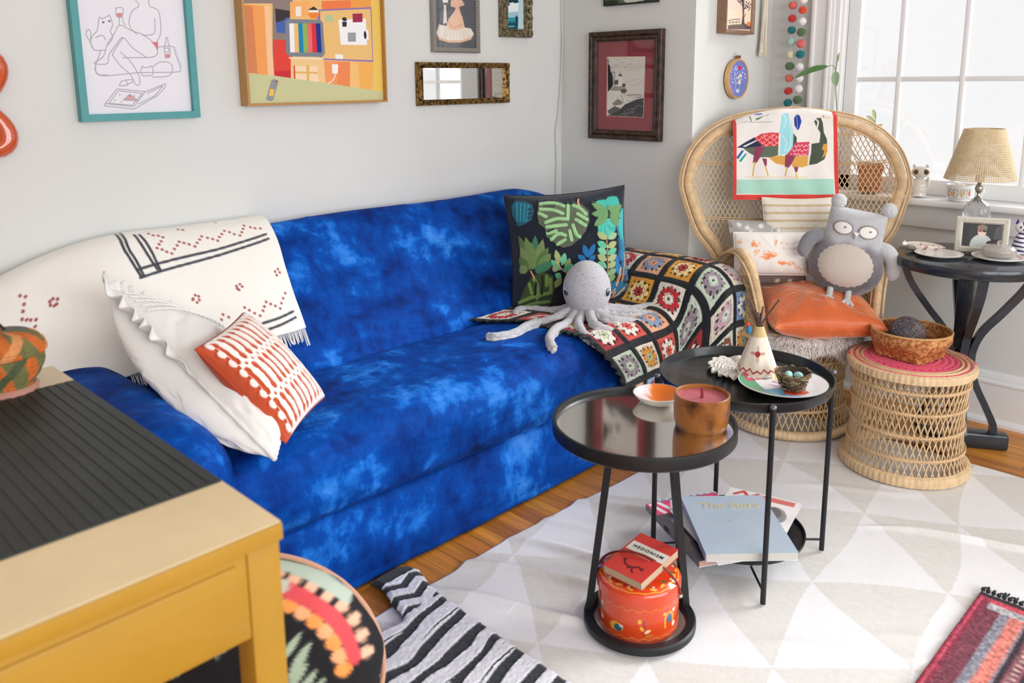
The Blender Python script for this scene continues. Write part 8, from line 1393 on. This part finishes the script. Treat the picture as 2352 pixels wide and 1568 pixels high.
for lab, p, a in (('pale blue egg in the nest, the one further back', (-.006, .010, .034), .3), ('pale blue egg in the nest, the one nearer the front rim', (.008, -.010, .033), 1.2)):
    V, F = ball((0, 0, 0), .0105, 24, 16, (1.3, 1, 1)); o = single('egg', (V @ rotz(a).T, F), m_egg, lab, 'egg', tuple(ne + A(p)), 'eggs in the nest')
# =================================================================== BLACK CONSOLE
kc_ = A([3.075, .852, 0]); t = thing('black_console', 'round black wooden table on curved lyre legs, under the window', 'table', tuple(kc_))
m_bw = mat('black_painted_wood', '#20262e', .26, bump=.1, bscale=90, vary=.15, vscale=30, coat=.35)
part('tabletop', lathe([(0, .680), (.232, .680), (.237, .677), (.239, .670), (.239, .652), (.236, .646), (.228, .642), (0, .642)], 110), m_bw, t, sharp=35)
def ribbon(P, w_, th_, side):
    P = catmull(A(P), 8); side = nrm(side); T_ = np.gradient(P, axis=0); T_ /= np.linalg.norm(T_, axis=1, keepdims=True); N2 = np.cross(T_, side); V = []
    for a, b in ((-1, -1), (1, -1), (1, 1), (-1, 1)): V.append(P + side * a * w_ / 2 + N2 * b * th_ / 2)
    V = np.stack(V, 1); return V.reshape(-1, 3), [gridf(len(P), 4, False, True), A([[0, 1, 2, 3]]), A([[len(P) * 4 - 1, len(P) * 4 - 2, len(P) * 4 - 3, len(P) * 4 - 4]])]
# legs sweep in from the rim to the middle and out again to the floor
for ang in (math.radians(118), math.radians(-62), math.radians(28), math.radians(208)):
    d = A([math.cos(ang), math.sin(ang), 0]); s_ = A([-d[1], d[0], 0]); z = A([0, 0, 1.])
    P = [d * .205 + z * .645, d * .175 + z * .575, d * .115 + z * .49, d * .055 + z * .41, d * .032 + z * .33, d * .048 + z * .24, d * .090 + z * .15, d * .118 + z * .09, d * .122 + z * .055]
    part('leg', ribbon(P, .026, .022, s_), m_bw, t, smooth=False)
part('pedestal', box((0, 0, .50), (.05, .05, .29), .004), m_bw, t)
part('collar', ball((0, 0, .335), .024, 16, 10), m_bw, t)
for ang in (118, 28): part('foot', box((.013, .007, .03), (.25, .046, .054), .010, R=rotz(math.radians(ang))) if ang == 28 else box((.012, -.022, .03), (.29, .06, .056), .010, R=rotz(math.radians(118))), m_bw, t, sharp=30)
# leaf shaped dish, saucer, framed photograph, glass dish on a plate, striped cat
t = thing('leaf_dish', 'speckled folded leaf-shaped ceramic dish at the left of the console', 'dish', (3.03, 1.005, .681)); cvl = lambda u, v: 0
def lf(U, W):
    a = U * 2 * PI; r = W; x = r * .070 * np.cos(a) * (1 + .25 * np.cos(a)); y = r * .040 * np.sin(a); z = .004 + .024 * r ** 3 * (.4 + .6 * np.abs(np.sin(a))) + .008 * r ** 2 * (np.cos(a) < -.5); return np.stack([x, y, z], -1) @ rotz(math.radians(-50)).T
o = part('dish_shell', grid(lf, 60, 16, cu=True), mat('speckled_glaze', '#d9cdc0', .2, coat=.5, noise=('#9a6458', 55, .55, .68)), t); solidify(o, .004, 1)
t = thing('white_saucer', 'plain white saucer at the front of the console', 'saucer', (2.985, .925, .681))
part('saucer_body', lathe([(0, .002), (.035, .002), (.04, 0), (.044, .002), (.074, .011), (.0755, .0135), (.073, .0140), (.045, .006), (0, .006)], 72), m_wg, t)
t = thing('photo_frame', 'cream carved photo frame with a snapshot of a person in sunglasses, standing on the console', 'picture frame', (3.105, .915, .683))
fr_ = frame3((.30, -.954, 0), (.10, .03, .99)); T = TR((0, 0, 0), fr_)
part('frame', put(framed(.160, .122, [(0, 0), (0, .012), (.004, .016), (.010, .014), (.016, .017), (.020, .012), (.022, .008)]), T), mat('cream_resin', '#d8d2c4', .5, bump=.6, bscale=60, bdist=.004), t)
part('strut', put(box((.08, .045, -.022), (.03, .09, .004), R=rotx(-.35)), T), mat('frame_strut', '#3b3630', .8), t)
mb = MB()
for k in range(14):
    for (x, y, a) in ((.012 + .0105 * k, .010, .5), (.012 + .0105 * k, .112, .5)): mb.add(put(tube([(-.006, -.003, 0), (.006, .003, 0)], .0022, 6), TR((x, y, .0155))))
    if k < 9:
        for x in (.010, .150): mb.add(put(tube([(-.003, -.006, 0), (.003, .006, 0)], .0022, 6), TR((x, .020 + .0105 * k, .0155))))
part('rope_carving', put(mb, T), mat('cream_resin'), t)
c = Canvas(.120, .082, 900, '#33353a'); c.ell(.06, .005, .034, .040, '#c9d2d0'); c.rect(.050, .035, .070, .050, '#e2d3c6'); c.ell(.060, .054, .013, .017, '#e8d5c6'); c.ell(.060, .068, .015, .010, '#8d7a6c'); c.ell(.054, .056, .006, .004, '#b4474c'); c.ell(.067, .056, .006, .004, '#2f2c30'); c.rect(.0, .0, .022, .082, '#2a2c31'); c.ell(.092, .008, .018, .017, '#c88c92'); c.ell(.092, .016, .017, .010, '#4a3630'); c.ell(.087, .010, .006, .004, '#2b2527'); c.ell(.098, .010, .006, .004, '#2b2527'); c.poly([(.095, .03), (.12, .03), (.12, .082), (.10, .07)], '#54565a')
part('photograph', put(c.sheet(TR((.020, .020, .009))), T), mat('glossy_photo', (.5, .5, .5), .25, attr=True, coat=.4), t)
m_cg = mat('clear_glass', (.97, .97, .97), .03, trans=.9, ior=1.45)
t = thing('flowered_plate', 'flowered plate under a lidded glass dish, at the front right of the console', 'plate', (3.06, .765, .681)); cv = Canvas(.17, .17, 500, '#e6ddd6'); rng = np.random.RandomState(3)
for k in range(26): a = k / 26 * 6.28; cv.ell(.085 + .066 * math.cos(a), .085 + .066 * math.sin(a), .006, .005, ['#c98a86', '#b64a52', '#8fa08a'][k % 3])
V, F = grid(lambda U, W: np.stack([W * .078 * np.cos(U * 2 * PI), W * .078 * np.sin(U * 2 * PI), .006 + .008 * W ** 3], -1), 100, 30, cu=True)
part('painted_face', (V, F, cv.sample(V[:, 0] + .085, V[:, 1] + .085)), m_gz, t); part('plate_body', lathe([(0, 0), (.05, 0), (.079, .011), (.0792, .0145), (.077, .0142)], 64), m_wg, t)
t = thing('glass_dish', 'small lidded clear glass dish standing on the flowered plate', 'dish', (3.062, .765, .690))
prof = [(.0, .002), (.036, .002), (.046, .006), (.050, .014), (.051, .026), (.047, .032), (.040, .038), (.02, .042), (0, .043), (0, .040), (.019, .039), (.038, .035), (.045, .029), (.047, .025), (.046, .015), (.042, .009), (.03, .005), (0, .005)]
part('dish_body', lathe(prof, 48), mat('cut_glass', (.96, .93, .90), .06, trans=.85, ior=1.4, bump=.8, bscale=60, bdist=.004), t)
part('lid_knob', lathe([(0, .042), (.006, .043), (.008, .050), (.005, .055), (0, .056)], 24), m_cg, t)
t = thing('cat_figurine', 'small white ceramic cat with navy stripes, at the right edge of the console', 'figurine', (3.20, .735, .681)); cd_ = frame3((.35, -.94, 0), (0, 0, 1)); T = TR((0, 0, 0), cd_); m_cat = mat('painted_cat_glaze', (.8, .8, .8), .2, attr=True, coat=.4)
def catb(U, W): a = U * 2 * PI; y = W * .085; r = np.interp(W, [0, .03, .3, .6, .8, 1], [.001, .026, .030, .023, .016, .004]); return np.stack([r * np.cos(a) * .95, y, r * np.sin(a) * 1.1 + .0], -1)
V, F = grid(catb, 40, 60, cu=True); k = (np.sin(V[:, 1] * 2 * PI / .014 + .6 * np.sin(V[:, 0] * 60)) > .25) & (V[:, 1] < .078); part('body', put((V, F[:, ::-1], np.where(k[:, None], lin('#23285c'), lin('#eceaf0'))), T), m_cat, t)
V, F = ball((0, .094, .006), .0215, 30, 20, (1.08, .9, .95)); C = np.tile(lin('#efedf0'), (len(V), 1)); d = lambda x, y, r: (np.hypot(V[:, 0] - x, V[:, 1] - y) < r) & (V[:, 2] > .006)
for x in (-.009, .009): C[d(x, .097, .0042)] = lin('#2a2f60')
C[d(0, .089, .0035)] = lin('#1f2344'); C[(np.abs(V[:, 0]) < .003) & (V[:, 1] > .103)] = lin('#2a2f60'); part('head', put((V, F, C), T), m_cat, t)
for x in (-.014, .014): part('ear', put((A([(x - .008, .104, 0), (x + .008, .104, 0), (x, .104, .010), (x * 1.25, .124, .003)]), [A([[0, 1, 3], [1, 2, 3], [2, 0, 3]])]), T), mat('navy_glaze', '#3a2f86', .3), t)
for x in (-.012, .012): part('paw', put(ball((x, .006, .026), .008, 12, 8, (1, .8, 1.3)), T), mat('white_glaze'), t)

# table lamp with a glass base behind the photo frame
lp = A([3.205, .882, .681]); t = thing('table_lamp', 'table lamp with a woven cane shade and cut glass base, behind the photo frame', 'lamp', tuple(lp))
fl = MB(); V, F = lathe([(0, 0), (.034, 0), (.036, .006), (.026, .012), (.014, .020), (.013, .032), (.020, .048), (.036, .085), (.042, .118), (.041, .140), (.033, .160), (.016, .172), (.010, .180), (0, .180)], 72); a = np.arctan2(V[:, 1], V[:, 0]); V[:, :2] *= (1 + .05 * np.sin(a * 10 + V[:, 2] * 60))[:, None] ; fl.add((V, F)); part('glass_body', fl, m_cg, t)
m_nk = mat('brushed_nickel', '#a9a6a0', .25, metal=.9)
part('stem', lathe([(0, .175), (.012, .176), (.013, .182), (.006, .188), (.005, .196), (.010, .203), (.014, .212), (.011, .224), (.006, .230), (.010, .236), (.016, .240), (.016, .262), (0, .262)], 36), m_nk, t)
part('bulb', ball((0, 0, .30), .024, 16, 12), mat('frosted_bulb', '#efe9dd', .4), t)
sh = MB(); z0, z1, r0_, r1_ = .247, .418, .112, .062
for k in range(96):
    a = k / 96 * 2 * PI; sh.add(tube([(r0_ * math.cos(a), r0_ * math.sin(a), z0), (r1_ * math.cos(a), r1_ * math.sin(a), z1)], .0017, 4, cap=False))
for k in range(30):
    w_ = k / 29; r = r0_ + (r1_ - r0_) * w_; a = np.linspace(0, 2 * PI, 96, endpoint=False); sh.add(tube(np.stack([(r + .0012) * np.cos(a), (r + .0012) * np.sin(a), z0 + (z1 - z0) * w_ + 0 * a], 1), .0015, 4, closed=True))
part('lamp_shade', sh, mat('woven_straw', '#dcc8a4', .7, vary=.1, vscale=60), t)
# =================================================================== ON THE WINDOW SILL
ow2 = A([3.355, 1.130, .826]); t = thing('owl_figurine', 'white ceramic owl with large dark eyes on the window sill', 'figurine', tuple(ow2)); T = TR((0, 0, 0), frame3((.40, -.915, 0), (0, 0, 1)))
V, F = grid(lambda U, W: np.stack([np.interp(W, [0, .05, .2, .35, .6, .8, 1], [.001, .026, .022, .030, .031, .022, .001]) * np.cos(U * 2 * PI), W * .085, np.interp(W, [0, .05, .2, .35, .6, .8, 1], [.001, .020, .018, .026, .026, .020, .001]) * np.sin(U * 2 * PI)], -1), 40, 40, cu=True); V += .0012 * fbm(V * 300, 2, 3)[:, None]
part('body', put((V, F[:, ::-1]), T), m_wg, t); part('head', put(ball((0, .096, .002), .030, 32, 22, (1.08, .78, .85)), T), m_wg, t)
for x in (-.017, .017): e = part('eye', put(ball((x, .098, .022), .0115, 20, 12, (1, 1, .45)), T), mat('amber_ring', '#c9a66a', .2, coat=.5), t); part('pupil', put(ball((x, .098, .0245), .0085, 16, 10, (1, 1, .45)), T), mat('dark_eye', '#23262a', .1, coat=1), e)
part('beak', put(ball((0, .088, .027), .005, 12, 8, (.7, 1.3, .8)), T), m_wg, t)
for x in (-.022, .022): part('ear', put(ball((x, .117, .0), .008, 12, 8, (.8, 1.2, .7)), T), m_wg, t); part('wing', put(ball((x * 1.3, .055, .004), .016, 14, 10, (.5, 1.6, 1)), T), m_wg, t)
mg = A([3.352, .985, .826]); t = thing('soup_mug', 'wide white mug with the word SOUP in patterned outline letters, on the window sill', 'mug', tuple(mg))
va = math.atan2(-mg[1], -mg[0]); cv = Canvas(.28, .056, 1400, '#eae8e5'); O2 = '#4a4e55'
def ol(P, closed=True): cv.line(P, .0012, O2, closed=closed)
x = .098; Sx = [('s', x), ('o', x + .023), ('u', x + .048), ('p', x + .070)]
cv.rect(x - .002, .016, x + .006, .044, '#d9d7d4'); ol([(x - .002, .044), (x + .012, .044), (x + .012, .036), (x + .004, .036), (x + .004, .033), (x + .012, .031), (x + .012, .018), (x, .014), (x - .002, .022)]); cv.ell(x + .002, .022, .004, .004, '#e0708a')
cv.ell(x + .027, .029, .0125, .0145, O2, ring=.0013); cv.line([(x + .023, .043), (x + .023, .015)], .0011, O2); cv.line([(x + .032, .042), (x + .032, .016)], .0011, O2); cv.poly([(x + .0175, .022), (x + .019, .037), (x + .023, .033), (x + .026, .037), (x + .027, .024), (x + .024, .020), (x + .022, .024), (x + .019, .020)], '#ee9a3e')
ol([(x + .044, .043), (x + .054, .043), (x + .054, .022), (x + .057, .022), (x + .057, .043), (x + .063, .043), (x + .063, .016), (x + .050, .014), (x + .044, .020)]); cv.ell(x + .049, .024, .0055, .0065, '#d9b86a'); cv.ell(x + .049, .034, .003, .005, '#d9b86a')
ol([(x + .066, .043), (x + .080, .043), (x + .085, .036), (x + .084, .024), (x + .076, .021), (x + .076, .012), (x + .066, .012)]); cv.ell(x + .0735, .030, .0038, .0115, '#e2543a')
def mugf(U, W): a = va + (U - .5) * 2 * PI; r = np.interp(W, [0, .1, .2, 1], [.036, .038, .046, .047]); return np.stack([r * np.cos(a), r * np.sin(a), .003 + W * .056], -1)
V, F = grid(mugf, 420, 80, cu=True); U, W = np.meshgrid(np.linspace(0, 1, 420, endpoint=False), np.linspace(0, 1, 80), indexing='ij'); mb = MB(); mb.add((V, F, cv.sample(U.ravel() * .28, W.ravel() * .056))); V, F = lathe([(0, .0), (.034, 0), (.037, .004)], 60); mb.add((V, F), 0, lin('#eae8e5')); V, F = lathe([(.0468, .059), (.0455, .060), (.044, .058), (.043, .012), (0, .008)], 60); mb.add((V, F), 0, lin('#e6e4e1'))
part('mug_body', mb, m_gz, t); hd2 = A([math.cos(va + 1.75), math.sin(va + 1.75), 0]); P = [hd2 * .046 + A([0, 0, .050]), hd2 * .060 + A([0, 0, .054]), hd2 * .074 + A([0, 0, .045]), hd2 * .077 + A([0, 0, .032]), hd2 * .070 + A([0, 0, .020]), hd2 * .058 + A([0, 0, .014]), hd2 * .045 + A([0, 0, .016])]
part('handle', tube(catmull(A(P), 6), .0036, 10), m_wg, t)
rng = np.random.RandomState(3); mb = MB()
for k in range(5): mb.add(ball((rng.uniform(-.02, .02), rng.uniform(-.02, .02), .060), .008, 10, 6, (1.4, 1, .5)))
single('wrapped_sweets', mb, mat('sweet_wrapper', '#d8c6b0', .3), 'small pile of wrapped sweets heaped in the soup mug', 'sweets', tuple(mg))
# terracotta pot with vine seen through the chair back
po = A([3.345, 1.315, .826]); t = thing('vine_pot', 'square terracotta pot with thin vine stems, behind the wicker chair back', 'potted plant', tuple(po)); m_tc = mat('terracotta', '#bf7a52', .8, vary=.1, vscale=40)
mb = MB(); mb.add(box((0, 0, .052), (.084, .084, .086), .006, R=rotz(.4))); mb.add(box((0, 0, .104), (.096, .096, .024), .005, R=rotz(.4))); part('pot', mb, m_tc, t)
mb = MB()
for k in range(5): a = .4 + PI / 2 * 0; mb.add(put(ball((-.030 + .015 * k, -.042, .026), .0045, 10, 6, (1, .4, 1)), TR((0, 0, 0), rotz(.4 - PI / 2))))
part('pot_holes', mb, mat('dark_hole', '#3a1a12', 1), t)
part('soil', box((0, 0, .112), (.078, .078, .012), R=rotz(.4)), mat('soil', '#3a2c22', 1), t)
m_st = mat('vine_stem', '#7f9a78', .6)
W2 = lambda x, y, z: A([x, y, z]) - po
P = catmull(A([W2(3.33, 1.33, .93), W2(3.30, 1.38, 1.0), W2(3.27, 1.42, 1.10), W2(3.255, 1.434, 1.22), W2(3.25, 1.437, 1.30), W2(3.25, 1.431, 1.36)]), 6); part('stem', tube(P, .0022, 6), m_st, t)
part('leaf', leafblade(W2(3.25, 1.468, 1.319), W2(3.25, 1.611, 1.272), .014, (0, 0, .008), nrm(A([-1, -.1, .6]))), m_leaf, t); part('leaf_stalk', tube(catmull(A([W2(3.25, 1.437, 1.303), W2(3.25, 1.452, 1.322), W2(3.25, 1.470, 1.319)]), 4), .0012, 5), m_st, t)
part('leaf', leafblade(W2(3.25, 1.436, 1.300), W2(3.248, 1.431, 1.240), .016, (-.006, 0, 0), (-1, 0, .2)), mat('pale_leaf', '#9dbb98', .5), t); part('leaf', leafblade(W2(3.25, 1.432, 1.335), W2(3.25, 1.427, 1.372), .006, (0, .003, 0), (-1, 0, .2)), mat('young_leaf', '#cfd8a8', .5), t)
P = catmull(A([W2(3.35, 1.31, .93), W2(3.33, 1.30, 1.02), W2(3.31, 1.296, 1.09), W2(3.30, 1.292, 1.13)]), 6); part('stem', tube(P, .0016, 6), m_st, t)
for (z, dy, dz) in ((1.03, .03, .03), (1.07, -.03, .03), (1.10, .035, .03), (1.12, .012, .035), (1.06, .025, -.01)): part('leaf', leafblade(W2(3.31, 1.297, z), W2(3.31, 1.297 + dy, z + dz), .008, (0, 0, .004), (-1, 0, .3)), mat('young_leaf'), t)
# =================================================================== YELLOW DESK AND WHAT STANDS ON IT
m_yel = mat('mustard_paint', '#ad8428', .42, bump=.06, bscale=50, vary=.04, vscale=12, coat=.15)
ytop = mat('worn_yellow_top', '#dfc79c', .4, vary=.05, vscale=10, coat=.2)
dk = thing('yellow_desk', 'mustard yellow wooden desk with a black ribbed top inlay, in the left foreground', 'desk', (.0, 1.26, 0))
def D(vf): return (vf[0] - A([0, 1.26, 0]),) + tuple(vf[1:])
part('desktop', D(box((-.06, 1.290, .738), (1.072, .836, .024), .003)), ytop, dk, sharp=30)
part('front_apron', D(box((-.06, .889, .667), (.98, .02, .118), .002)), m_yel, dk, label='mustard yellow panel under the desk top')
part('drawer', D(box((-.08, .881, .664), (.99, .012, .098), .003)), m_yel, dk, sharp=30)
part('edge_band', D(box((-.06, .8705, .7375), (1.070, .003, .022), .001)), m_yel, dk)
part('side_apron', D(box((.458, 1.26, .667), (.02, .68, .118), .002)), m_yel, dk); part('back_apron', D(box((-.06, 1.63, .667), (.98, .02, .118), .002)), m_yel, dk)
for x, y in ((.452, .899), (.452, 1.625), (-.57, .899), (-.57, 1.625)): part('leg', D(box((x, y, .364), (.044, .044, .726), .003)), m_yel, dk)
mb = MB(); mb.add(box((-.06, 1.303, .7505), (1.066, .562, .004), .001))
for k in range(64): mb.add(box((-.585 + .0166 * k, 1.303, .7528), (.0085, .556, .0016)))
part('ribbed_inlay', D((np.concatenate(mb.V), mb.F)), mat('ribbed_black_rubber', '#272c2a', .5, vary=.25, vscale=9), dk, smooth=False)
# coiled lidded pot
cp = A([.372, 1.615, .751]); t = thing('coiled_basket', 'orange and green lidded coil-woven basket on the desk', 'basket', tuple(cp))
def coil(prof, n, off):
    prof = catmull(A(prof), 10); V, F = lathe(prof, 120); a = np.arctan2(V[:, 1], V[:, 0]); z = V[:, 2]; r = np.hypot(V[:, 0], V[:, 1]); rid = .0012 * np.sin((z + r * .8) * 2 * PI / .0065); V[:, :2] *= (1 + rid / np.maximum(r, .01))[:, None]
    n_ = fbm(np.stack([a * 40, z * 60, r * 30], -1), 2, 3)[:, None]; q = (a * 7 / (2 * PI) + z * 6 + off) % 1; q2 = (a * 5 / (2 * PI) - z * 9 + off) % 1
    C = np.where((q < .45)[:, None], lin('#c9692a'), lin('#6f6f42')); C = np.where(((q2 < .25) & (z > .02))[:, None], lin('#d8915a') if off else lin('#4f5a3c'), C)
    if off: C = np.where(((r < .06) & (np.sin(a * 2 + 1) > .2))[:, None], lin('#6b6f6c'), C)
    return V * .74, F, C * (1 + .3 * n_)
m_coil = mat('coiled_grass', (.6, .4, .2), .85, attr=True, bump=.8, bscale=260, bdist=.003)
part('pot_body', coil([(.001, .0), (.058, .002), (.064, .010), (.060, .020), (.074, .040), (.086, .065), (.087, .085), (.080, .096)], 60, 0), m_coil, t)
part('foot_rim', lathe([(.040, 0), (.050, .001), (.052, .009), (.046, .012)], 72), mat('pink_grass', '#c58f7c', .9, bump=.8, bscale=260), t)
part('lid', coil([(.080, .092), (.092, .094), (.094, .104), (.088, .122), (.070, .138), (.045, .144), (.001, .146)], 60, .4), m_coil, t)
for k in range(3): part('handle_strand', tube(catmull(A([(.016 * k - .02, .008, .105), (.008 * k - .025, .008, .135), (-.032, .006 + .003 * k, .16), (-.06 + .01 * k, 0, .165), (-.07, -.008, .105)]), 7), .0028, 7), mat('black_cord', '#25262b', .7), t)

# big dark floral floor cushion between desk and sofa
m_fl = mat('floral_barkcloth', (.3, .3, .3), .85, attr=True, bump=.4, bscale=300)
cv = Canvas(.60, .44, 420, '#15151a'); E_ = lambda a, k: (.30 + .235 * k * math.cos(math.radians(a)), .22 + .200 * k * math.sin(math.radians(a)))
for a in range(8, 152, 9):
    cv.ell(*E_(a, .76), .015, .013, ['#ef9a4e', '#f0aa78'][(a // 9) % 2]); cv.ell(*E_(a + 4, .93), .012, .010, '#eeb99a')
cv.line([E_(a, .845) for a in range(12, 146, 6)], .022, '#d94f55', 1, 3); cv.line([E_(a, .985) for a in range(40, 130, 6)], .016, '#b4c2b4', 1, 3); cv.ell(*E_(70, .86), .012, .010, '#c9c9bb')
for a, k in ((28, .52), (20, .46), (10, .44), (2, .50), (-6, .56), (-14, .62), (40, .50), (100, .40), (150, .45), (200, .6)): x, y = E_(a, k); cv.leaf(x - .02, y - .02, .060, .014, .9, '#a9bda4')
t = thing('floral_floor_cushion', 'plump round black floor cushion with coral flowers, wedged between desk and sofa', 'cushion', (.625, 1.29, .235))
R_ = frame3((.66, -.60, .0), (.20, .18, .95))
def pc(U, W):
    a = U * 2 * PI; r = np.sin(W * PI) ** .62; x = .235 * r * np.cos(a); y = .200 * r * np.sin(a); z = .105 * np.cos(W * PI) * (1 - .1 * r); return np.stack([x * (1 + .02 * np.sin(a * 9) * (r > .8)), y, z], -1)
V, F = grid(pc, 200, 110, cu=True); V += (.006 * fbm(V * 9, 3, 5))[:, None]
C = cv.sample(np.clip(V[:, 0] + .30, 0, .6), np.clip(V[:, 1] + .22, 0, .44))
part('cushion_cover', put((V, F[:, ::-1], C), TR((0, 0, 0), R_)), m_fl, t)
a = np.linspace(0, 2 * PI, 120, endpoint=False); part('piping', put(tube(np.stack([.238 * np.cos(a), .203 * np.sin(a), 0 * a + .002], 1), .005, 8, closed=True), TR((0, 0, 0), R_)), mat('peach_piping', '#c99a80', .8), t)
